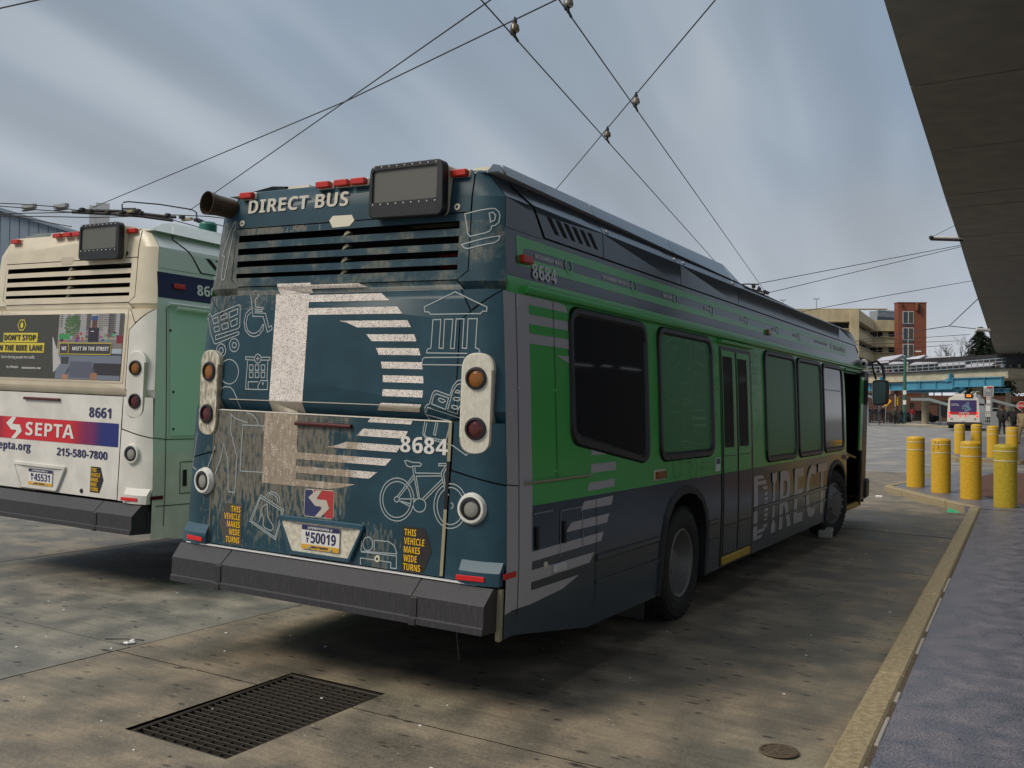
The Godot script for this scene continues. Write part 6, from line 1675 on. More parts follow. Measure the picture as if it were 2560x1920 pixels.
func person(label: String, where: Vector3, turn: float, stride: float, jacket: Color, trousers: Color, hat: Material, bulk := 1.0, height := 1.74) -> void:
	var o := thing("person", label, "person", Transform3D(Basis(Vector3.UP, turn).scaled(Vector3.ONE * height / 1.74), where), "people waiting near the shelters")
	var skin_c := Color(0.16, 0.085, 0.055)
	var J := jacket; var T := trousers; var S := Color(0.012, 0.012, 0.012)
	var f := stride * 0.32
	var hipL := Vector3(-0.09, 0.90, 0); var hipR := Vector3(0.09, 0.90, 0)
	var kL := Vector3(-0.10, 0.49, f * 0.55 + 0.03); var kR := Vector3(0.10, 0.49, -f * 0.25 + 0.03)
	var aL := Vector3(-0.11, 0.09, f * 0.9); var aR := Vector3(0.11, 0.09, -f * 1.0)
	var shL := Vector3(-0.19 * bulk, 1.42, 0); var shR := Vector3(0.19 * bulk, 1.42, 0)
	var eL := Vector3(-0.26 * bulk, 1.14, -f * 0.4 - 0.03); var eR := Vector3(0.26 * bulk, 1.14, f * 0.4 - 0.03)
	var hL := Vector3(-0.22 * bulk, 0.92, -f * 0.3 + 0.10); var hR := Vector3(0.22 * bulk, 0.92, f * 0.6 + 0.10)
	var bones := [[Vector3(0, 0.95, 0), Vector3(0, 1.2, 0), 0.135 * bulk, 0.14 * bulk, J], [Vector3(-0.06, 1.18, 0), Vector3(-0.09, 1.38, 0), 0.125 * bulk, 0.10 * bulk, J], [Vector3(0.06, 1.18, 0), Vector3(0.09, 1.38, 0), 0.125 * bulk, 0.10 * bulk, J], [Vector3(0, 1.44, 0), Vector3(0, 1.54, 0.015), 0.07, 0.055, skin_c], [Vector3(0, 1.61, 0.02), Vector3(0, 1.67, 0.01), 0.085, 0.09, skin_c],
		[shL, eL, 0.072 * bulk, 0.056 * bulk, J], [eL, hL, 0.055 * bulk, 0.042, J], [shR, eR, 0.072 * bulk, 0.056 * bulk, J], [eR, hR, 0.055 * bulk, 0.042, J], [hL, hL + Vector3(0, -0.09, 0.03), 0.042, 0.03, skin_c], [hR, hR + Vector3(0, -0.09, 0.03), 0.042, 0.03, skin_c],
		[hipL, kL, 0.098, 0.066, T], [kL, aL, 0.064, 0.046, T], [hipR, kR, 0.098, 0.066, T], [kR, aR, 0.064, 0.046, T], [aL + Vector3(0, -0.04, -0.02), aL + Vector3(-0.01, -0.045, 0.17), 0.045, 0.036, S], [aR + Vector3(0, -0.04, -0.02), aR + Vector3(0.01, -0.045, 0.17), 0.045, 0.036, S]]
	obj("body", body_mesh(bones, 0.034), M.cloth, o)
	var st := st_new()
	lathe(st, [Vector2(0.098, -0.02), Vector2(0.104, 0.02), Vector2(0.09, 0.075), Vector2(0.05, 0.105), Vector2(0, 0.11)], 14, Transform3D(Basis(), Vector3(0, 1.66, 0.005)))
	fin("hat", st, hat, o)

# ------------------------------------------------------------------ far structures
func facing(p: Vector3) -> Basis:
	# x to the right and z towards the camera
	var z := cam_pos - p; z.y = 0.0; z = z.normalized()
	return Basis(Vector3.UP.cross(z).normalized(), Vector3.UP, z)

func wall_between(a: Vector3, b: Vector3) -> Transform3D:
	# origin at a, x along the wall, z out of the wall's right-hand side as seen facing it
	var x := b - a; x.y = 0.0; x = x.normalized()
	return Transform3D(Basis(x, Vector3.UP, x.cross(Vector3.UP)), Vector3(a.x, 0, a.z))

func build_garage() -> void:
	var g := thing("parking_garage", "beige concrete parking garage with long dark openings on every level", "parking garage")
	var p := [at(1905, 900, 152), at(2146, 900, 150), at(2182, 900, 168), at(2250, 900, 168)]
	var tops := [16.9, 16.9, 16.9]
	for f in 3:
		var xf := wall_between(p[f], p[f + 1])
		var w := Vector2(p[f].x, p[f].z).distance_to(Vector2(p[f + 1].x, p[f + 1].z))
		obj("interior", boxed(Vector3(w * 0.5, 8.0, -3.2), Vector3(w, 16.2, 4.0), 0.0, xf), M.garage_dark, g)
		var y := 16.9
		for k in 6:
			var h := 2.0 if k == 0 else 1.82
			var z := 0.12 if k % 2 == 0 else 0.0
			obj("spandrel", boxed(Vector3(w * 0.5, y - h * 0.5, -0.4 + z), Vector3(w + (0.2 if f == 0 else 0.0), h, 0.8), 0.04, xf), M.garage_beige, g)
			obj("ledge", boxed(Vector3(w * 0.5, y - h + 0.15, 0.12 + z), Vector3(w, 0.12, 0.3), 0.02, xf), M.garage_beige, g)
			if k > 0: obj("ledge", boxed(Vector3(w * 0.5, y - 0.05, 0.08 + z), Vector3(w, 0.1, 0.22), 0.02, xf), M.garage_beige, g)
			y -= h + 0.92
		if f == 0:
			obj("corner_pier", boxed(Vector3(w - 0.7, 8.4, 0.1), Vector3(1.4, 16.9, 0.9), 0.04, xf), M.garage_beige, g)
			for k in 3: obj("pier", boxed(Vector3(w - 7.0 - k * 5.0, 8.0, -0.5), Vector3(0.6, 16, 0.5), 0.02, xf), M.garage_beige, g)
		if f == 2:
			for q in [[2.3, 2.0], [0.9, 0.12], [2.8, 0.1]]: obj("window_post", boxed(Vector3(q[0], 8.0, -0.35), Vector3(q[1] * 0.5, 16.0, 0.3), 0.02, xf), M.garage_beige, g)
	obj("parapet_cap", boxed(Vector3(9, 17.0, -0.4), Vector3(20, 0.14, 1.0), 0.02, wall_between(p[0], p[1])), M.garage_beige, g)
	for q in [[1957, 750, "left double headed lamp pole on the parking garage roof"], [2041, 747, "right double headed lamp pole on the parking garage roof"]]:
		var top := at(q[0], q[1], 156)
		var l := thing("roof_lamp", q[2], "lamp pole", Transform3D(facing(top), Vector3(top.x, 16.5, top.z)), "lamp poles on the parking garage roof")
		var h := top.y - 16.5
		obj("pole", tubed([Vector3.ZERO, Vector3(0, h, 0)], 0.07, 6), M.rail_blue, l)
		for s in [-1.0, 1.0]: obj("lamp_head", boxed(Vector3(0.28 * s, h, 0), Vector3(0.42, 0.14, 0.3), 0.03), M.rail_blue, l)

func build_towers() -> void:
	var a := at(2194, 900, 186); var b := at(2248, 900, 189)
	var m := thing("office_building", "grey modern office block with a ribbon of windows behind the brick tower", "building")
	var xf := wall_between(a, b)
	var w := Vector2(a.x, a.z).distance_to(Vector2(b.x, b.z))
	var t := at(2194, 776, 186).y
	obj("wall", boxed(Vector3(w * 0.5, t * 0.5, -1), Vector3(w, t, 2), 0.05, xf), M.modern_grey, m)
	for k in 6: obj("window", boxed(Vector3(0.35 + k * w / 6.3, t - 2.1, 0.02), Vector3(w / 7.0, 1.9, 0.1), 0.0, xf), M.far_glass, m)
	obj("parapet", boxed(Vector3(w * 0.5, t + 0.1, -0.1), Vector3(w + 0.1, 0.24, 0.5), 0.02, xf), M.frame_white, m)
	for k in 3: obj("roof_unit", boxed(Vector3(1.3 + k * 0.5, t - 0.55, 0.05), Vector3(0.2, 0.15, 0.12), 0.02, xf), M.frame_white, m)
	var c := at(2245, 900, 160); var d := at(2316, 900, 160)
	var br := thing("brick_tower", "red brick stair tower with a tall glazed strip", "tower")
	xf = wall_between(c, d)
	w = c.distance_to(d)
	var h := at(2280, 757, 160).y
	obj("wall", boxed(Vector3(w * 0.5, h * 0.5, -0.8), Vector3(w, h, 1.6), 0.03, xf), M.tower_brick, br)
	obj("coping", boxed(Vector3(w * 0.5, h + 0.06, -0.8), Vector3(w + 0.15, 0.14, 1.75), 0.02, xf), M.tower_brick, br)
	var k0 := w / 71.0
	for tier in 3:
		for s in 2:
			var x0 := (12.5 + s * 13.5) * k0; var x1 := x0 + 12.0 * k0
			var y1 := at(2270, 779 + tier * 41, 160).y; var y0 := at(2270, 808 + tier * 41, 160).y
			var f := obj("window", boxed(Vector3((x0 + x1) * 0.5, (y0 + y1) * 0.5, 0.03), Vector3(x1 - x0 + 0.12, y1 - y0 + 0.12, 0.10), 0.0, xf), M.frame_white, br)
			obj("pane", boxed(Vector3((x0 + x1) * 0.5, (y0 + y1) * 0.5, 0.05), Vector3(x1 - x0 - 0.05, y1 - y0 - 0.05, 0.09), 0.0, xf), M.far_glass if s == 0 else M.far_glass_warm, f)
		var ym := at(2270, 812.5 + tier * 41, 160).y
		obj("window_spandrel", boxed(Vector3((12.5 + 13.0) * k0, ym, 0.04), Vector3(26.5 * k0, 0.30, 0.07), 0.0, xf), M.far_glass, br)
	for q in [[45.5, 757, 776, 5.0], [53, 760, 783, 3.0], [10, 757, 770, 1.2]]:
		var ya := at(2280, q[1], 160).y; var yb := at(2280, q[2], 160).y
		obj("antenna_box", boxed(Vector3(q[0] * k0, (ya + yb) * 0.5, 0.25), Vector3(q[3] * k0, ya - yb, 0.4), 0.03, xf), M.tower_brick if q[3] > 4 else M.dark_steel, br)
	var lw := thing("grey_hall", "long blue grey panelled hall wall behind the white bus, at the left edge", "building")
	for k in 12:
		var x0 := -70.0 + k * 24.0; var x1 := x0 + 23.6
		var p0 := at(x0, 540, 62); var p1 := at(x1, 540, 62)
		var ta := at(x0, 519 + (x0 - 0) * 0.30, 62).y; var tb := at(x1, 519 + x1 * 0.30, 62).y
		var xf2 := wall_between(p0, p1)
		var ww := Vector2(p0.x, p0.z).distance_to(Vector2(p1.x, p1.z))
		var st := st_new()
		prism(st, V2([0, 0, ww - 0.04, 0, ww - 0.04, tb, 0, ta]), -0.3, 0.0, xf2)
		fin("panel", st, M.far_wall_blue, lw)
	var ta2 := at(-70, 500, 62); var tb2 := at(218, 585, 62)
	obj("eave", beam(at(-70, 498, 62), at(218, 584.5, 62), 0.6, 0.22), M.far_wall_blue, lw)
	var tw := thing("far_tower", "pale distant block barely rising over the wires at the left", "building")
	var q0 := at(250, 510, 300)
	var fx := Transform3D(facing(q0), Vector3(q0.x, 0, q0.z))
	obj("wall", boxed(Vector3(0.8, q0.y * 0.5, 0), Vector3(4.0, q0.y, 4.0), 0.0, fx), M.far_tower, tw)
	obj("side_wing", boxed(Vector3(-2.0, q0.y * 0.5 - 0.5, 0), Vector3(2.0, q0.y - 1.0, 4.0), 0.0, fx), M.far_tower, tw)

func build_station() -> void:
	# platform fascia, girders, columns, railing, roofs
	var s := thing("elevated_platform", "elevated station platform with pale concrete fascia on blue steel girders", "station")
	var a := at(2120, 948, 118); var b := at(2520, 934, 96)
	var xf := wall_between(a, b)
	var w := Vector2(a.x, a.z).distance_to(Vector2(b.x, b.z))
	var y := func(px, py) -> float:
		var d := lerpf(118, 96, (px - 2120.0) / 400.0)
		return at(px, py, d).y
	var st := st_new()
	prism(st, V2([0, y.call(2120, 959), w, y.call(2520, 945), w, y.call(2520, 921), 0, y.call(2120, 940)]), -7.0, 0.0, xf)
	fin("fascia", st, M.fascia_concrete, s)
	st = st_new()
	prism(st, V2([0, y.call(2120, 940), w, y.call(2520, 921), w, y.call(2520, 918), 0, y.call(2120, 937)]), -7.2, 0.35, xf)
	fin("platform_edge", st, M.dark_steel, s)
	var px2x := func(px) -> float: return w * (px - 2120.0) / 400.0
	for q in [[2120, 2292, 959, 976, -0.6], [2292, 2412, 953, 974, 0.5], [2300, 2420, 955, 978, -0.5], [2417, 2525, 944, 967, 0.9], [2484, 2525, 972, 981, 0.2], [2279, 2420, 976, 981, 0.0]]:
		var x0: float = px2x.call(q[0]); var x1: float = px2x.call(q[1])
		var ym: float = (y.call((q[0] + q[1]) * 0.5, q[2]) + y.call((q[0] + q[1]) * 0.5, q[3])) * 0.5
		var hh: float = absf(y.call(q[0], q[2]) - y.call(q[0], q[3]))
		var gd := obj("girder", boxed(Vector3((x0 + x1) * 0.5, ym, q[4]), Vector3(x1 - x0, hh * 0.92, 0.12), 0.0, xf), M.girder_blue, s)
		for e in [-1.0, 1.0]: obj("flange", boxed(Vector3((x0 + x1) * 0.5, ym + e * hh * 0.46, q[4]), Vector3(x1 - x0, 0.09, 0.55), 0.0, xf), M.girder_blue, gd)
		var n := 4
		for k in n: obj("stiffener", boxed(Vector3(lerpf(x0 + 0.1, x1 - 0.1, k / 3.0), ym, q[4] + 0.12), Vector3(0.06, hh * 0.85, 0.2), 0.0, xf), M.girder_blue, gd)
	for q in [[2225, 943, 965], [2401, 934, 956]]:
		var x: float = px2x.call(q[0])
		var ya: float = y.call(q[0], q[1]); var yb: float = y.call(q[0], q[2])
		obj("bracket", boxed(Vector3(x, (ya + yb) * 0.5, 0.35), Vector3(0.24, ya - yb, 0.5), 0.03, xf), M.girder_blue, s)
		obj("bracket_seat", boxed(Vector3(x - 0.12, yb + 0.2, 0.55), Vector3(0.42, 0.36, 0.5), 0.03, xf), M.girder_blue, s)
	# dark wall and glazed screens behind the railing
	var scr := obj("platform_screen", boxed(Vector3(w * 0.5, y.call(2320, 914), -3.5), Vector3(w, 2.0, 0.2), 0.0, xf), M.dark_steel, s)
	for k in 22:
		var x := 1.0 + k * w / 22.5
		obj("screen_panel", boxed(Vector3(x, y.call(2120 + 400.0 * x / w, 920), -3.35), Vector3(0.30 + rng.randf() * 0.35, 0.9, 0.08), 0.0, xf), [M.column_concrete, M.frame_white, M.tower_brick, M.rail_blue, M.far_glass][k % 5], scr)
	var r := thing("platform_railing", "pale blue steel railing along the elevated platform", "railing")
	for h in [2.0, 11.0, 20.0]:
		var pts := []
		for k in 9:
			var px := lerpf(2150, 2515, k / 8.0)
			var top := lerpf(917, 893, k / 8.0) - 2.5 * sin(PI * k / 8.0) * -1.0
			pts.append(at(px, top + h * 0.92, lerpf(117, 96.4, k / 8.0)))
		obj("rail", tubed(pts, 0.045, 5), M.rail_blue, r)
	for k in 24:
		var t := (k + 0.3) / 24.0
		var px := lerpf(2150, 2515, t); var top := lerpf(917, 893, t) + 2.5 * sin(PI * t)
		var dd := lerpf(117, 96.4, t)
		obj("post", tubed([at(px, top, dd), at(px, top + 21, dd)], 0.045, 5), M.rail_blue, r)
	# five shed roofs in a row, ridge running away from the viewer
	var roofs := [[2183, 906, 2222, 903, 2257, 886, 2205, 893, 118, "first saw-tooth roof from the left over the platform"], [2222, 908, 2279, 905, 2315, 887, 2262, 896, 115, "second saw-tooth roof over the platform, behind the street lamp"], [2275, 911, 2343, 906, 2380, 890, 2318, 893, 111, "third saw-tooth roof over the platform"], [2345, 912, 2413, 907, 2453, 889, 2383, 896, 107, "fourth saw-tooth roof over the platform, under the bare tree"], [2412, 915, 2480, 911, 2512, 893, 2456, 897, 103, "last saw-tooth roof over the platform, cut off by the viaduct"]]
	for q in roofs:
		var o := thing("platform_roof", "grey metal " + q[9], "roof", Transform3D(), "saw-tooth platform roofs")
		var D: float = q[8]
		var p := [at(q[0], q[1], D), at(q[2], q[3], D - 2.0), at(q[4], q[5], D + 1.5), at(q[6], q[7], D + 4.0)]
		var up := Vector3(0, 0.16, 0)
		st = st_new()
		quad(st, p[0], p[1], p[2], p[3], Vector3.UP + xf.basis.z)
		quad(st, p[0] - up, p[1] - up, p[2] - up, p[3] - up, Vector3.DOWN)
		for k in 4: quad(st, p[k], p[(k + 1) % 4], p[(k + 1) % 4] - up, p[k] - up)
		var e := at(q[4] + 24, q[5] + 13, D + 1.5); var e2 := at(q[4] + 5, q[5] + 14, D + 4)
		quad(st, p[2], e, e2, p[3], Vector3.UP)
		quad(st, p[2] - up, e - up, e2 - up, p[3] - up, Vector3.DOWN)
		quad(st, p[2], e, e - up, p[2] - up, xf.basis.z)
		fin("roof_sheet", st, M.tin_roof, o)
		st = st_new()
		var bk: Vector3 = xf.basis.z * -4.5
		tri(st, p[1] - up * 1.2 + bk, p[2] - up * 1.2 + bk, e - up + bk, xf.basis.z)
		quad(st, p[0] - up, p[1] - up, p[1] - up * 5, p[0] - up * 5, xf.basis.z)
		fin("gable", st, M.dark_steel, o)
		for k in 9:
			var t := (k + 1) / 10.0
			obj("seam", tubed([p[0].lerp(p[1], t) + Vector3(0, 0.02, 0), p[3].lerp(p[2], t) + Vector3(0, 0.02, 0)], 0.03, 4), M.tin_roof, o)
	for q in [[2313, 975, 1060, 8.5, "concrete column beside the black car", 111], [2438, 968, 1066, 6.5, "left one of the paired concrete columns above the far bus", 104], [2448, 968, 1066, 7.0, "right one of the paired concrete columns above the far bus", 103], [2520, 981, 1070, 6.0, "concrete column behind the sloped shelter roof at the right", 100]]:
		var ct := at(q[0], q[1], q[5]); var cb := Vector3(ct.x, -0.3, ct.z)
		var o := thing("platform_column", q[4] + ", carrying the platform", "column", Transform3D(Basis(), cb), "columns under the platform")
		st = st_new()
		var rr: float = q[3] * q[5] / 2409.77
		lathe(st, [Vector2(rr, 0), Vector2(rr, ct.y - cb.y), Vector2(0, ct.y - cb.y)], 20)
		fin("shaft", st, M.column_concrete, o)
	# the brown brick building below
	var bb := thing("brick_building", "low brown brick building in the shade under the platform", "building")
	var c0 := at(2130, 1030, 132); var c1 := at(2565, 1030, 128)
	var bx := wall_between(c0, c1)
	var bw := Vector2(c0.x, c0.z).distance_to(Vector2(c1.x, c1.z))
	var bt := at(2300, 983, 131).y
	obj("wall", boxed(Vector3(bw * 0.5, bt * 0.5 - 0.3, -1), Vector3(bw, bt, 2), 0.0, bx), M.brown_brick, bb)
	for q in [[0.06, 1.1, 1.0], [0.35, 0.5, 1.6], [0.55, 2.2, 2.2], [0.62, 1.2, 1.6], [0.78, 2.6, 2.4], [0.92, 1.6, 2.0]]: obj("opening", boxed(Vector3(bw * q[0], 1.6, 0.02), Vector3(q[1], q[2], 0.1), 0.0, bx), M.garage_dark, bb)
	for q in [[0.64, 2.7], [0.68, 2.9], [0.72, 2.6], [0.47, 2.6]]: obj("window", boxed(Vector3(bw * q[0], q[1], 0.05), Vector3(0.9, 0.7, 0.1), 0.0, bx), M.far_glass_warm, bb)

func build_trees() -> void:
	# bare tree beyond the platform
	var base := at(2396, 1000, 150); base.y = -0.2
	var t := thing("bare_tree", "bare winter tree rising over the platform roofs beside the conifer", "tree")
	var r := RandomNumberGenerator.new(); r.seed = 4
	var st := st_new()
	tube(st, [base, base + Vector3(0.1, 3.0, 0), base + Vector3(0.2, 6.0, 0)], 0.28, 8, 0.2)
	fin("trunk", st, M.bark, t)
	st = st_new()
	var stack := []
	for k in 8:
		var ang := TAU * k / 8.0 + r.randf()
		stack.append([base + Vector3(0.15, 5.0 + k * 0.35, 0), Vector3(cos(ang) * 0.7, 1.0 + r.randf() * 0.5, sin(ang) * 0.7).normalized(), 2.6 + r.randf() * 1.2, 0.12, 0])
	while stack.size() > 0:
		var b: Array = stack.pop_back()
		var mid: Vector3 = b[0] + b[1] * b[2] * 0.5 + Vector3(r.randf_range(-0.15, 0.15), 0, r.randf_range(-0.15, 0.15))
		var e: Vector3 = b[0] + b[1] * b[2]
		tube(st, [b[0], mid, e], b[3], 4, b[3] * 0.5)
		if b[4] < 3:
			for k in 4:
				var f := r.randf_range(0.35, 1.0)
				var d: Vector3 = (b[1] + Vector3(r.randf_range(-0.8, 0.8), r.randf_range(-0.1, 0.6), r.randf_range(-0.8, 0.8))).normalized()
				stack.append([b[0] + b[1] * b[2] * f, d, b[2] * 0.55, maxf(b[3] * 0.45, 0.016), b[4] + 1])
	stuff(fin("branches", st, M.bark, t))
	# conifer at the edge of the viaduct, and a lower mass of the same green right of it
	for q in [[2450, 815, 906, 150, "dark conifer with drooping boughs against the sky beside the viaduct edge", 5, 3.9], [2484, 834, 906, 146, "lower dark conifer right at the viaduct edge", 8, 3.6]]:
		var top := at(q[0], q[1], q[3])
		var c := thing("conifer", q[4], "tree", Transform3D(Basis(), Vector3(top.x, -0.2, top.z)), "conifers behind the platform")
		var H := top.y + 0.2
		r.seed = q[5]
		obj("trunk", tubed([Vector3.ZERO, Vector3(0, H * 0.97, 0)], 0.25, 8, 0.03), M.bark, c)
		st = st_new()
		var tier := 0
		var y := H * 0.98
		while y > 2.0:
			var f := (H - y) / H
			var R := minf(q[6], 0.25 + (H - y) * 0.62) * r.randf_range(0.85, 1.12)
			var n := 7 + int(f * 10.0)
			for k in n:
				var ang := TAU * k / n + r.randf()
				var L := R * r.randf_range(0.6, 1.1)
				var dir := Vector3(cos(ang), 0, sin(ang))
				var m := 5 + int(L * 2.5)
				for j in m:
					var s := float(j + 0.5) / m
					var p := Vector3(0, y, 0) + dir * L * s + Vector3(0, 0.15 * sin(s * 3.0) - 0.42 * L * s * s, 0)
					for z in 8:
						var u := Vector3(r.randf_range(-1, 1), r.randf_range(-0.9, 0.1), r.randf_range(-1, 1)) + dir * 0.8
						var e := u.normalized() * r.randf_range(0.28, 0.55)
						var sd := u.cross(Vector3.UP).normalized() * r.randf_range(0.08, 0.17)
						tri(st, p - sd, p + sd, p + e, Vector3(r.randf_range(-.4, .4), 1, r.randf_range(-.4, .4)))
			y -= 0.30
			tier += 1
		stuff(fin("crown", st, M.conifer_leaf, c))
	var pts := [[2355, 893, 3.0, 21], [2335, 899, 2.0, 33]]
	for q in pts:
		var bp := at(q[0], 1000, 165); bp.y = -0.2
		var top2 := at(q[0], q[1] - 30, 165).y
		var o := thing("bare_tree", "faint bare sapling left of the large bare tree" if q[0] > 2340 else "smallest bare sapling next to the brick tower", "tree")
		r.seed = q[3]
		obj("trunk", tubed([bp, bp + Vector3(0, top2 * 0.6, 0)], 0.12, 6, 0.08), M.bark, o)
		st = st_new()
		for k in 46:
			var p0 := bp + Vector3(0, top2 * r.randf_range(0.4, 0.75), 0)
			var d := Vector3(r.randf_range(-1, 1), r.randf_range(0.5, 1.4), r.randf_range(-1, 1)).normalized()
			var L := r.randf_range(1.2, q[2] + 1.0)
			tube(st, [p0, p0 + d * L * 0.5, p0 + d * L + Vector3(0, 0.3, 0)], 0.035, 3, 0.012)
		stuff(fin("branches", st, M.bark, o))

func sign_plate(parent: Node, called: String, pts: PackedVector2Array, xf: Transform3D, m: Material, thick := 0.02) -> MeshInstance3D:
	var st := st_new()
	prism(st, pts, 0.0, thick, xf)
	return fin(called, st, m, parent)

func build_street() -> void:
	# street lamp
	var D := 105.0
	var p := at(2260.5, 1060, D); var h := at(2261, 890, D).y - p.y
	var l := thing("street_lamp", "leaning green street lamp pole with white notices and a bent arm", "street lamp", Transform3D(facing(p) * Basis(Vector3.BACK, -0.012), p))
	obj("pole", tubed([Vector3.ZERO, Vector3(0, h * 0.5, 0), Vector3(0.0, h, 0)], 0.19, 14, 0.165), M.pole_green, l)
	obj("arm", tubed([Vector3(0, h - 0.1, 0), Vector3(0.45, h - 0.15, 0), Vector3(0.62, h + 0.1, 0), Vector3(0.66, h + 0.25, 0), Vector3(1.0, h + 0.42, 0)], 0.05, 6), M.dark_steel, l)
	obj("lamp_head", boxed(Vector3(1.32, h + 0.5, 0), Vector3(0.62, 0.12, 0.3), 0.04, Transform3D(Basis(Vector3.BACK, 0.0), Vector3.ZERO)), M.lamp_tube, l)
	for q in [[0.285, 0.48], [0.43, 0.46]]: obj("notice", boxed(Vector3(0, h * q[0] + 0.25, 0.19), Vector3(0.33, q[1], 0.03)), M.plate_white, l)
	obj("antenna", tubed([Vector3(0.28, h + 0.1, 0), Vector3(0.28, h + 1.8, 0)], 0.03, 5), M.frame_white, l)
	# pedestrian crossing sign
	var sp := at(2214, 1003, 96); var sb := at(2213, 1058, 96)
	var s := thing("pedestrian_sign", "yellow diamond pedestrian crossing sign left of the green lamp pole", "sign", Transform3D(facing(sp), Vector3(sp.x, sb.y, sp.z)))
	var c := sp.y - sb.y
	obj("post", tubed([Vector3(0, 0, -0.04), Vector3(0, c + 0.3, -0.04)], 0.035, 6), M.box_grey, s)
	var xf := Transform3D(Basis(Vector3.BACK, 0.04), Vector3(0, c, 0))
	sign_plate(s, "plate", V2([0, -0.55, 0.55, 0, 0, 0.55, -0.55, 0]), xf, M.sign_yellow)
	var walker := [V2([-0.06, 0.10, 0.06, 0.10, 0.07, -0.06, 0.02, -0.10, -0.06, -0.06]), V2([-0.05, -0.06, 0.04, -0.09, 0.0, -0.22, -0.10, -0.34, -0.16, -0.33, -0.06, -0.19]), V2([0.0, -0.09, 0.06, -0.06, 0.11, -0.20, 0.17, -0.34, 0.11, -0.34, 0.04, -0.20]), V2([0.05, 0.10, 0.13, 0.0, 0.17, -0.06, 0.13, -0.07, 0.06, 0.01]), V2([-0.06, 0.10, -0.14, 0.02, -0.15, -0.08, -0.11, -0.08, -0.10, 0.0, -0.06, 0.03])]
	var st := st_new()
	for w in walker: prism(st, w, 0.021, 0.03, xf)
	lathe(st, [Vector2(0.065, 0.021), Vector2(0.065, 0.03), Vector2(0, 0.03)], 12, xf * Transform3D(Basis(Vector3.RIGHT, PI / 2), Vector3(0, 0.18, 0)))
	fin("walking_figure", st, M.gap, s)
	# stop sign behind the mirror, stop sign at the right edge
	for q in [[2214, 980, 1058, 92, "red octagonal stop sign almost hidden behind the mirror of the green bus"], [2554, 1014.5, 1082, 62, "red octagonal stop sign cut by the right edge of the picture"]]:
		var cp := at(q[0], q[1], q[3])
		var gy := at(q[0], q[2], q[3]).y
		var o := thing("stop_sign", q[4], "sign", Transform3D(facing(cp), Vector3(cp.x, gy, cp.z)), "stop signs")
		var oc := PackedVector2Array(); var oi := PackedVector2Array()
		var R: float = 11.5 * q[3] / 2409.77
		for k in 8:
			oc.append(Vector2(cos(TAU * (k + 0.5) / 8), sin(TAU * (k + 0.5) / 8)) * R); oi.append(oc[-1] * 0.9)
		var hx := Transform3D(Basis(), Vector3(0, cp.y - gy, 0))
		obj("post", tubed([Vector3(0, 0, -0.04), Vector3(0, cp.y - gy + R, -0.04)], 0.03, 6), M.box_grey, o)
		sign_plate(o, "border", oc, hx, M.plate_white, 0.02)
		sign_plate(o, "plate", oi, hx, M.sign_red, 0.026)
		letters("lettering", "STOP", hx * Transform3D(Basis(), Vector3(-R * 0.72, -R * 0.26, 0.027)), R * 1.44, R * 0.52, M.plate_white, o)
	# traffic signal
	var tp := at(2242, 1003, 112)
	var tg := thing("traffic_signal", "yellow traffic signal seen from the side by the white post", "traffic signal", Transform3D(facing(tp), Vector3(tp.x, -0.2, tp.z)))
	obj("post", tubed([Vector3(0.05, 0, -0.1), Vector3(0.05, tp.y + 1.0, -0.1)], 0.06, 8), M.dark_steel, tg)
	for k in 3:
		obj("lamp_housing", boxed(Vector3(0, tp.y + 0.2 + 0.34 * (1 - k), 0), Vector3(0.34, 0.33, 0.28), 0.03), M.signal_yellow, tg)
		obj("visor", tubed([Vector3(-0.06, tp.y + 0.2 + 0.34 * (1 - k), 0.12), Vector3(-0.2, tp.y + 0.17 + 0.34 * (1 - k), 0.2)], 0.10, 8), M.dark_steel, tg)
	var wp := at(2238, 1058, 100)
	var post := thing("white_post", "thin white post standing by the traffic signal", "post", Transform3D(facing(wp), wp))
	obj("shaft", tubed([Vector3.ZERO, Vector3(0, at(2238, 986, 100).y - wp.y, 0)], 0.04, 6), M.frame_white, post)
	obj("ring", tubed([Vector3(0, 1.2, 0), Vector3(0, 1.4, 0)], 0.07, 8), M.sign_red, post)
	# fence of dark pickets
	var f := thing("picket_fence", "dark picket fence in front of the waiting people", "fence")
	var f0 := at(2164, 1057, 100); var f1 := at(2264, 1060, 97)
	for k in 30:
		var q := f0.lerp(f1, k / 29.0)
		obj("picket", boxed(q + Vector3(0, 0.62, 0), Vector3(0.05, 1.25, 0.05)), M.dark_steel, f)
	for yy in [0.25, 1.1]: obj("fence_rail", tubed([f0 + Vector3(0, yy, 0), f1 + Vector3(0, yy, 0)], 0.035, 5), M.dark_steel, f)
	for k in 4: obj("fence_panel", boxed(f0.lerp(f1, 0.5 + k * 0.13) + Vector3(0, 0.6, -0.1), Vector3(0.42, 1.0, 0.04)), M.dark_steel, f)
	# shelter roofs
	for q in [["left flat bus shelter roof half hidden by the mirror", [[2150, 982], [2163, 984], [2202, 997], [2202, 1001], [2160, 990]], 98, 2170], ["bus shelter roof with upturned end beside the concrete column", [[2276, 995], [2324, 995], [2382, 1012], [2382, 1019], [2324, 1002], [2277, 1001]], 95, 2350], ["sloping bus shelter roof behind the numbered bus stop sign", [[2478, 996], [2544, 1014], [2548, 1021], [2478, 1003]], 72, 2500]]:
		var o := thing("bus_shelter", q[0], "shelter", Transform3D(), "bus shelters")
		var c0 := at(q[1][0][0], q[1][0][1], q[2])
		var bx := facing(c0)
		var poly := PackedVector2Array()
		for e in q[1]:
			var w: Vector3 = at(e[0], e[1], q[2]) - c0
			poly.append(Vector2(w.dot(bx.x), w.y))
		var st2 := st_new()
		prism(st2, poly, -3.5, 0.0, Transform3D(bx, c0))
		fin("roof", st2, M.shelter_roof, o)
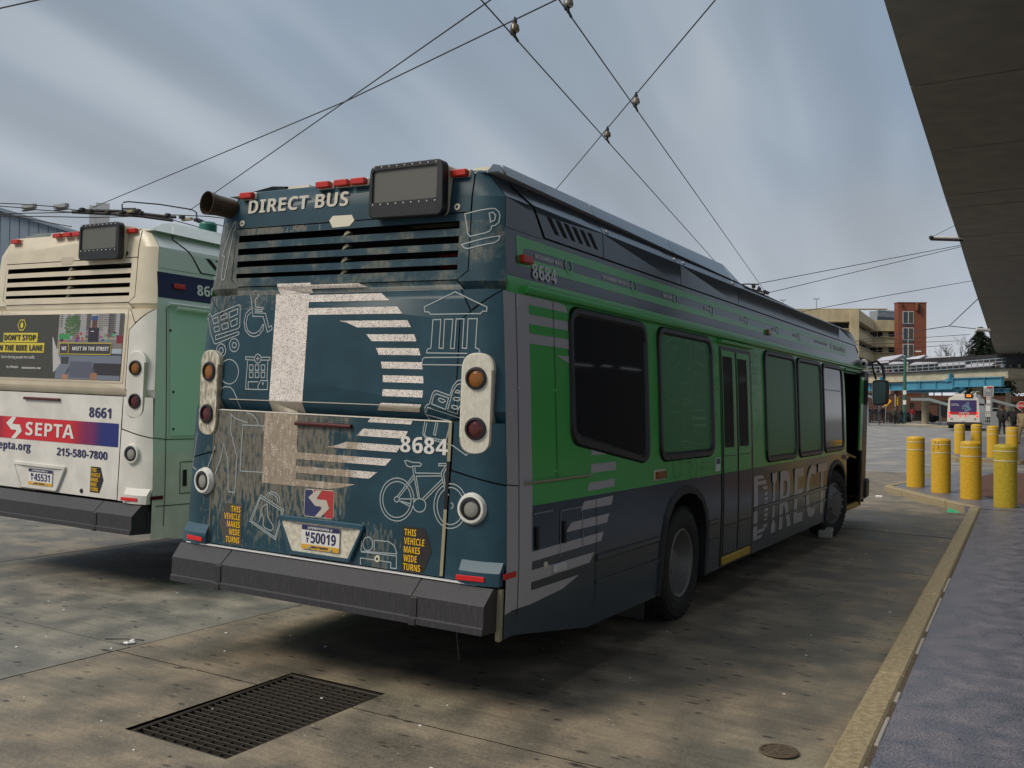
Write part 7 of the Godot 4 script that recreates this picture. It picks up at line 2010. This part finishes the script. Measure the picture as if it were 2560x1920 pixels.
		for k in 2:
			var base := at(q[3] + k * 28, 1050, q[2] + 1.2)
			obj("post", tubed([Vector3(base.x, -0.3, base.z), Vector3(base.x, c0.y - 0.5, base.z)], 0.09, 8), M.box_grey, o)
	# numbered bus stop sign on its post
	var bp := at(2478.5, 1067, 52)
	var bs := thing("bus_stop_sign", "tall grey post with a numbered bus stop sign and two white notices below", "sign", Transform3D(facing(bp), bp))
	var H := at(2478, 962, 52).y - bp.y
	obj("post", boxed(Vector3(0.0, H * 0.5, 0), Vector3(0.11, H, 0.08), 0.01), M.box_grey, bs)
	var k2 := 52.0 / 2409.77
	obj("sign_border", boxed(Vector3(-6.0 * k2, H - 16.5 * k2, 0.06), Vector3(22.5 * k2, 26.0 * k2, 0.03), 0.01), M.plate_white, bs)
	obj("sign_board", boxed(Vector3(-6.5 * k2, H - 18.5 * k2, 0.078), Vector3(19.5 * k2, 19.0 * k2, 0.02)), M.modern_grey, bs)
	obj("sign_stripe", boxed(Vector3(-3.5 * k2, H - 6.8 * k2, 0.08), Vector3(13 * k2, 3.6 * k2, 0.02)), M.sign_red, bs)
	letters("lettering", "14.", Transform3D(Basis(), Vector3(-14.5 * k2, H - 17.0 * k2, 0.09)), 12.5 * k2, 6.0 * k2, M.plate_white, bs)
	obj("notice", boxed(Vector3(-6.5 * k2, H - 37.5 * k2, 0.06), Vector3(9.5 * k2, 18.5 * k2, 0.02)), M.plate_white, bs)
	obj("notice", boxed(Vector3(-7.5 * k2, H - 57.0 * k2, 0.06), Vector3(11 * k2, 18.5 * k2, 0.02)), M.plate_white, bs)
	obj("notice_print", boxed(Vector3(-7.5 * k2, H - 50.0 * k2, 0.072), Vector3(9 * k2, 3.0 * k2, 0.01)), M.modern_grey, bs)
	var rg := []
	for k in 13: rg.append(Vector3(-6.5 * k2 + 3.2 * k2 * cos(TAU * k / 12.0), H - 33.5 * k2 + 3.2 * k2 * sin(TAU * k / 12.0), 0.075))
	obj("notice_ring", tubed(rg, 0.012, 5), M.sign_red, bs)
	# grey cabinet and mesh panel
	var cp2 := at(2490, 1068, 62)
	var cab := thing("grey_cabinet", "grey metal cabinet between the bus stop post and a waiting man", "cabinet", Transform3D(facing(cp2), cp2))
	obj("body", boxed(Vector3(0, 0.5, 0), Vector3(0.40, 1.0, 0.5), 0.02), M.box_grey, cab)
	obj("door", boxed(Vector3(0, 0.5, 0.255), Vector3(0.34, 0.9, 0.015), 0.005), M.modern_grey, cab)
	var mp := at(2467, 1068, 64)
	var mesh := thing("mesh_gate", "olive grey open metal panel left of the grey cabinet", "fence", Transform3D(facing(mp), mp))
	for k in 5: obj("upright", boxed(Vector3(-0.25 + k * 0.12, 0.5, 0), Vector3(0.035, 1.0, 0.035)), M.box_grey, mesh)
	for k in 3: obj("crosspiece", boxed(Vector3(-0.01, 0.1 + k * 0.42, 0), Vector3(0.56, 0.05, 0.03)), M.box_grey, mesh)
	for q in [[2480, 1026, 128, "white car half hidden behind the bus stop post"], ]:
		build_car(at(q[0], 1047, q[2]), M.car_white, q[3], 0.2)
	build_car(at(2302, 1056, 116), M.car_black, "black car parked in the shade beside the concrete column", -0.15)
	# two hooded white lamps over the far bus
	for q in [[2427, 987, "left white hooded lamp over the far bus"], [2438, 986, "right white hooded lamp over the far bus"]]:
		var lp := at(q[0], q[1], 90)
		var o := thing("hooded_lamp", q[2], "lamp", Transform3D(facing(lp), lp), "hooded lamps on the column")
		st = st_new()
		lathe(st, [Vector2(0.20, -0.10), Vector2(0.16, 0.02), Vector2(0.05, 0.09), Vector2(0.0, 0.1)], 14)
		fin("hood", st, M.plate_white, o)
		obj("bracket", tubed([Vector3(0, 0.08, 0), Vector3(0.05, 0.22, 0), Vector3(0.3, 0.28, -0.2)], 0.03, 6), M.plate_white, o)

func build_car(p: Vector3, m: Material, label: String, turn: float) -> void:
	var c := thing("parked_car", label, "car", Transform3D(facing(p) * Basis(Vector3.UP, turn), Vector3(p.x, p.y, p.z)), "parked cars")
	var st := st_new()
	prism(st, rounded([Vector2(-2.2, 0.25), Vector2(2.2, 0.25), Vector2(2.25, 0.75), Vector2(1.3, 0.92), Vector2(0.7, 1.42), Vector2(-1.0, 1.45), Vector2(-1.75, 0.98), Vector2(-2.2, 0.85)], 0.12, 3), -0.85, 0.85)
	fin("body", st, m, c)
	st = st_new()
	prism(st, V2([1.12, 0.95, 0.62, 1.36, -0.1, 1.38, -0.1, 0.95]), -0.86, 0.86)
	fin("side_window", st, M.dark_glass, c)
	st = st_new()
	prism(st, V2([-0.2, 0.95, -0.2, 1.38, -0.95, 1.38, -1.5, 0.97]), -0.86, 0.86)
	fin("side_window", st, M.dark_glass, c)
	for x in [-1.35, 1.35]:
		for z in [-0.8, 0.8]:
			st = st_new()
			lathe(st, [Vector2(0.0, -0.1), Vector2(0.31, -0.1), Vector2(0.32, 0.0), Vector2(0.31, 0.1), Vector2(0.0, 0.1)], 16, Transform3D(Basis(Vector3.RIGHT, PI / 2), Vector3(x, 0.32, z)))
			fin("wheel", st, M.tyre, c)
	obj("tail_lamp", boxed(Vector3(-2.2, 0.72, 0.6), Vector3(0.08, 0.14, 0.3), 0.01), M.red_lens, c)

func build_far_bus() -> void:
	# seen from behind; 73 px wide in the photograph
	var D := 80.0
	var p := at(2408, 1072, D)
	var b := thing("far_bus", "white bus driving away far off, with a purple advertisement and an amber sign", "bus", Transform3D(facing(p) * Basis(Vector3.UP, -0.06), p), "city buses at the stands")
	var w := 1.2; var st := st_new()
	prism(st, rounded([Vector2(-w * 1.02, 0.45), Vector2(w * 1.02, 0.45), Vector2(w * 1.0, 1.4), Vector2(w * 0.93, 2.55), Vector2(w * 0.6, 2.72), Vector2(-w * 0.6, 2.72), Vector2(-w * 0.93, 2.55), Vector2(-w * 1.0, 1.4)], 0.12, 4), -11.0, 0.0)
	fin("body", st, M.bus_white, b)
	st = st_new()
	prism(st, rounded([Vector2(-0.85, 2.5), Vector2(0.95, 2.5), Vector2(0.9, 2.92), Vector2(-0.7, 2.92)], 0.12, 4), -9.0, -0.15)
	fin("roof_unit", st, M.bus_white, b)
	obj("bumper", boxed(Vector3(0, 0.42, -0.02), Vector3(2.45, 0.28, 0.25), 0.03), M.dark_steel, b)
	obj("underbody", boxed(Vector3(0, 0.22, -3.0), Vector3(2.3, 0.4, 5.5)), M.gap, b)
	for s in [-1.0, 1.0]: obj("wheel", tubed([Vector3(0.85 * s, 0.42, -2.6), Vector3(1.15 * s, 0.42, -2.6)], 0.44, 16), M.tyre, b)
	obj("sign_box", boxed(Vector3(0.42, 2.75, 0.0), Vector3(0.62, 0.36, 0.2), 0.03), M.sign_black, b)
	obj("route_sign_lamp", boxed(Vector3(0.42, 2.75, 0.105), Vector3(0.34, 0.18, 0.02)), M.amber_glow, b)
	obj("advert_poster", boxed(Vector3(0, 1.83, 0.01), Vector3(2.0, 1.1, 0.03)), M.advert_purple, b)
	var ad := b.get_child(b.get_child_count() - 1)
	for q in [[0.25, 1.75, 0.5, 0.62, 0.5], [0.35, 2.12, 0.2, 0.24, 0.2], [0.12, 1.7, 0.42, 0.24, -0.4]]:
		obj("advert_figure", boxed(Vector3.ZERO, Vector3(q[2], q[3], 0.012), 0.0, Transform3D(Basis(Vector3.BACK, q[4]), Vector3(q[0], q[1], 0.035))), M.advert_blue, ad)
	letters("lettering", "IT'S WITH", Transform3D(Basis(), Vector3(-0.9, 2.02, 0.03)), 0.5, 0.07, M.plate_white, ad)
	letters("lettering", "EVERY CARD", Transform3D(Basis(), Vector3(-0.9, 1.92, 0.03)), 0.6, 0.07, M.plate_white, ad)
	obj("advert_band", boxed(Vector3(0, 1.30, 0.02), Vector3(1.96, 0.2, 0.04)), M.sign_red, ad)
	letters("lettering", "SEPTA", Transform3D(Basis(), Vector3(-0.3, 1.24, 0.045)), 0.75, 0.12, M.plate_white, ad)
	for s in [-1.0, 1.0]:
		obj("tail_lamp", boxed(Vector3(1.05 * s, 1.32, 0.02), Vector3(0.15, 0.16, 0.05), 0.02), M.tail_glow, b)
		obj("tail_lamp", boxed(Vector3(1.05 * s, 1.06, 0.02), Vector3(0.13, 0.14, 0.05), 0.02), M.tail_glow, b)
		obj("reverse_lamp", tubed([Vector3(0.88 * s, 0.83, -0.02), Vector3(0.88 * s, 0.83, 0.03)], 0.085, 12), M.olive_edge, b)
	for x in [-0.25, 0.18]: obj("brake_lamp", tubed([Vector3(x, 1.08, -0.02), Vector3(x, 1.08, 0.03)], 0.07, 10), M.tail_glow, b)
	obj("licence_plate", boxed(Vector3(-0.05, 0.72, 0.01), Vector3(0.36, 0.2, 0.04), 0.01), M.plate_white, b)
	obj("side_glass", boxed(Vector3(1.13, 1.75, -5.5), Vector3(0.06, 0.75, 9.5)), M.dark_glass, b)

func build_people() -> void:
	var dk := Color(0.012, 0.013, 0.018); var nv := Color(0.015, 0.02, 0.045); var bl := Color(0.02, 0.02, 0.022)
	var H: Material = M.dark_steel
	var l := [["person in a dark coat at the left end of the fence", 2170, 1057, 101, 0.5, 0.3, dk, bl, H, 1.05], ["person in a navy jacket behind the fence, second from the left", 2178, 1057, 102, 2.5, 0.1, nv, dk, H, 1.1], ["person in dark clothes walking behind the middle of the fence", 2191, 1057, 102, 1.2, 0.8, Color(0.03, 0.025, 0.03), nv, H, 1.0],
		["person in a dark coat and white cap under the pedestrian sign", 2208, 1058, 99, -0.6, 0.2, dk, bl, M.plate_white, 1.15], ["person in olive clothes close to the white post", 2236, 1060, 97, 0.8, 0.3, Color(0.07, 0.075, 0.05), bl, H, 1.0], ["person in jeans and a black jacket beside the green lamp pole", 2253, 1060, 97, -1.4, 0.6, bl, Color(0.03, 0.055, 0.09), H, 1.05],
		["small person in a red coat near the black car", 2281, 1054, 108, 0.4, 0.4, Color(0.22, 0.012, 0.02), Color(0.12, 0.12, 0.14), H, 1.1], ["man in dark clothes standing right of the grey cabinet", 2504, 1086, 58, 2.8, 0.4, bl, dk, H, 1.0], ["heavy person in a hooded black coat among the right-hand bollards", 2535, 1092, 56, 0.2, 0.2, dk, bl, H, 1.45], ["person in a beige coat at the very right edge of the picture", 2558, 1110, 47, -0.4, 0.7, Color(0.25, 0.19, 0.11), Color(0.16, 0.12, 0.07), H, 1.1]]
	for q in l: person(q[0], at(q[1], q[2], q[3]), q[4], q[5], q[6], q[7], q[8], q[9], 1.6 if q[0].begins_with("small") else 1.74)

func build_litter() -> void:
	var st := st_new()
	var p := aty(2197, 1243, -0.13)
	prism(st, rounded([Vector2(-0.07, -0.03), Vector2(0.08, -0.035), Vector2(0.07, 0.03), Vector2(-0.06, 0.035)], 0.02, 3), 0.0, 0.03, Transform3D(Basis(Vector3.RIGHT, -1.3), p))
	tag(fin("paper_scrap", st, M.paper), "white paper scrap on the road ahead of the bus front", "litter")
	st = st_new()
	p = aty(2379, 1281, -0.14)
	for k in 4: tri(st, p + Vector3(-0.1 + k * 0.05, 0.0, 0.03 * k), p + Vector3(-0.02 + k * 0.05, 0.09 - 0.02 * k, 0.0), p + Vector3(0.05 + k * 0.03, 0.01, 0.05), Vector3(0, 1, 0.6))
	tag(fin("green_wrapper", st, M.green_litter), "crumpled green wrapper against the island kerb", "litter")
	st = st_new()
	box(st, Vector3.ZERO, Vector3(0.2, 0.12, 0.24), 0.02, Transform3D(Basis(Vector3.UP, 0.2), aty(2063, 1344, -0.09) + Vector3(0, 0.06, 0)))
	box(st, Vector3(0, 0.03, 0.08), Vector3(0.2, 0.06, 0.1), 0.02, Transform3D(Basis(Vector3.UP, 0.2), aty(2063, 1344, -0.09) + Vector3(0, 0.09, -0.06)))
	tag(fin("wheel_chock", st, M.chock_grey), "pale grey wheel chock at the front wheel of the green bus", "chock")
	st = st_new()
	p = aty(317, 1610, 0.049)
	for k in 3: box(st, Vector3(0.03 * k, 0.008, 0.01 * k), Vector3(0.05, 0.014, 0.03), 0.004, Transform3D(Basis(Vector3.UP, k * 1.1), p))
	tag(fin("crumpled_paper", st, M.paper), "crumpled bit of paper by the crack in the left lane", "litter")
	var r := RandomNumberGenerator.new(); r.seed = 12
	st = st_new()
	for k in 150:
		var x := r.randf_range(-4.5, 2.95); var z := r.randf_range(-12.5, 2.6)
		var s := r.randf_range(0.004, 0.013)
		box(st, Vector3(x, ground_y(x, z) + 0.004, z), Vector3(s * 1.6, 0.004, s), 0.0, Transform3D())
	tag(stuff(fin("grit", st, M.paper)), "pale grit and crumbs strewn over the concrete", "grit")

# ------------------------------------------------------------------ sky
func make_sky() -> Sky:
	var W := 1024; var H := 512
	var n1 := noise(0.9, 41, 5); var n2 := noise(2.2, 42, 4); var n3 := noise(0.5, 43, 3)
	var px := PackedFloat32Array(); px.resize(W * H * 3)
	for j in H:
		var el := PI * (0.5 - (j + 0.5) / H)
		for i in W:
			var az := TAU * ((i + 0.5) / W - 0.5)
			var d := Vector3(sin(az) * cos(el), sin(el), -cos(az) * cos(el))
			var c: Vector3
			var up := maxf(d.y, 0.0)
			# plane of the cloud sheet; the streaks run along the road
			var q := Vector2(d.x, d.z) / (up + 0.16)
			var u := q.rotated(0.12)
			var s := n1.get_noise_2d(u.x * 1.7, u.y * 0.16) * 0.75 + n2.get_noise_2d(u.x * 0.9, u.y * 0.22) * 0.3
			var t := n3.get_noise_2d(u.x * 0.8 + 5.0, u.y * 0.35)
			var low := exp(-up * 6.5)
			c = Vector3(0.165, 0.205, 0.25).lerp(Vector3(0.43, 0.44, 0.46), low)
			c = c.lerp(Vector3(0.62, 0.66, 0.70), smoothstep(0.42, 0.95, up))
			c = c.lerp(Vector3(0.13, 0.19, 0.275), clampf(t * 1.3 + 0.12, 0, 0.7) * (1.0 - low) * (1.0 - smoothstep(0.42, 0.95, up)))
			var k := 1.0 + s * 0.5 * (1.0 - low * 0.7)
			c = c * maxf(k, 0.45)
			c = c.lerp(Vector3(0.30, 0.325, 0.35), clampf(s * 1.5 - 0.12, 0, 0.6) * (1.0 - low) * (1.0 - smoothstep(0.42, 0.95, up)))
			if d.y < 0.0: c = Vector3(0.22, 0.21, 0.20)
			var o := (j * W + i) * 3
			px[o] = c.x; px[o + 1] = c.y; px[o + 2] = c.z
	var im := Image.create_from_data(W, H, false, Image.FORMAT_RGBF, px.to_byte_array())
	var m := PanoramaSkyMaterial.new()
	m.panorama = ImageTexture.create_from_image(im)
	var sky := Sky.new()
	sky.sky_material = m
	return sky

func _ready() -> void:
	rng.seed = 8684
	var cam := Camera3D.new()
	cam.name = "camera"
	cam.fov = 43.4425
	cam.near = 0.05
	cam.far = 2000.0
	add_child(cam)
	cam.transform = Transform3D(cam_basis.orthonormalized(), cam_pos)
	cam.current = true
	var we := WorldEnvironment.new()
	we.name = "world_environment"
	var e := Environment.new()
	e.background_mode = Environment.BG_SKY
	e.sky = make_sky()
	e.background_energy_multiplier = 1.02
	e.tonemap_mode = Environment.TONE_MAPPER_LINEAR
	e.tonemap_exposure = 1.55
	e.sdfgi_enabled = true
	e.ssao_enabled = true
	e.ssil_enabled = true
	we.environment = e
	add_child(we)
	var sun := DirectionalLight3D.new()
	sun.name = "sun"
	sun.light_color = Color(1.0, 0.95, 0.87)
	sun.light_energy = 0.5
	sun.light_angular_distance = 22.0
	sun.shadow_enabled = true
	add_child(sun)
	sun.look_at_from_position(Vector3(-5.0, 8.5, 7.5), Vector3.ZERO)

	make_materials()
	var ag := mat("amber_glow", 0.3, 0.1, 0.01, 0.4)
	ag.emission_enabled = true; ag.emission = Color(1.0, 0.5, 0.05); ag.emission_energy_multiplier = 0.8
	var tg := mat("tail_glow", 0.5, 0.03, 0.03, 0.4)
	tg.emission_enabled = true; tg.emission = Color(1.0, 0.14, 0.08); tg.emission_energy_multiplier = 0.9
	build_ground()
	build_viaduct()
	build_garage()
	build_towers()
	build_station()
	build_trees()
	var g := make_bus("green_bus", "green and teal wrapped bus with a giant striped D on its back", Vector3.ZERO, true)
	dress_direct(g)
	var w := make_bus("white_bus", "white bus with a bike lane advertisement, parked left of the green bus", lean * Vector3(-4.122, 0.034, -0.972), false)
	dress_white(w)
	build_grate()
	build_bollards()
	build_wires()
	build_far_bus()
	build_street()
	build_people()
	build_litter()
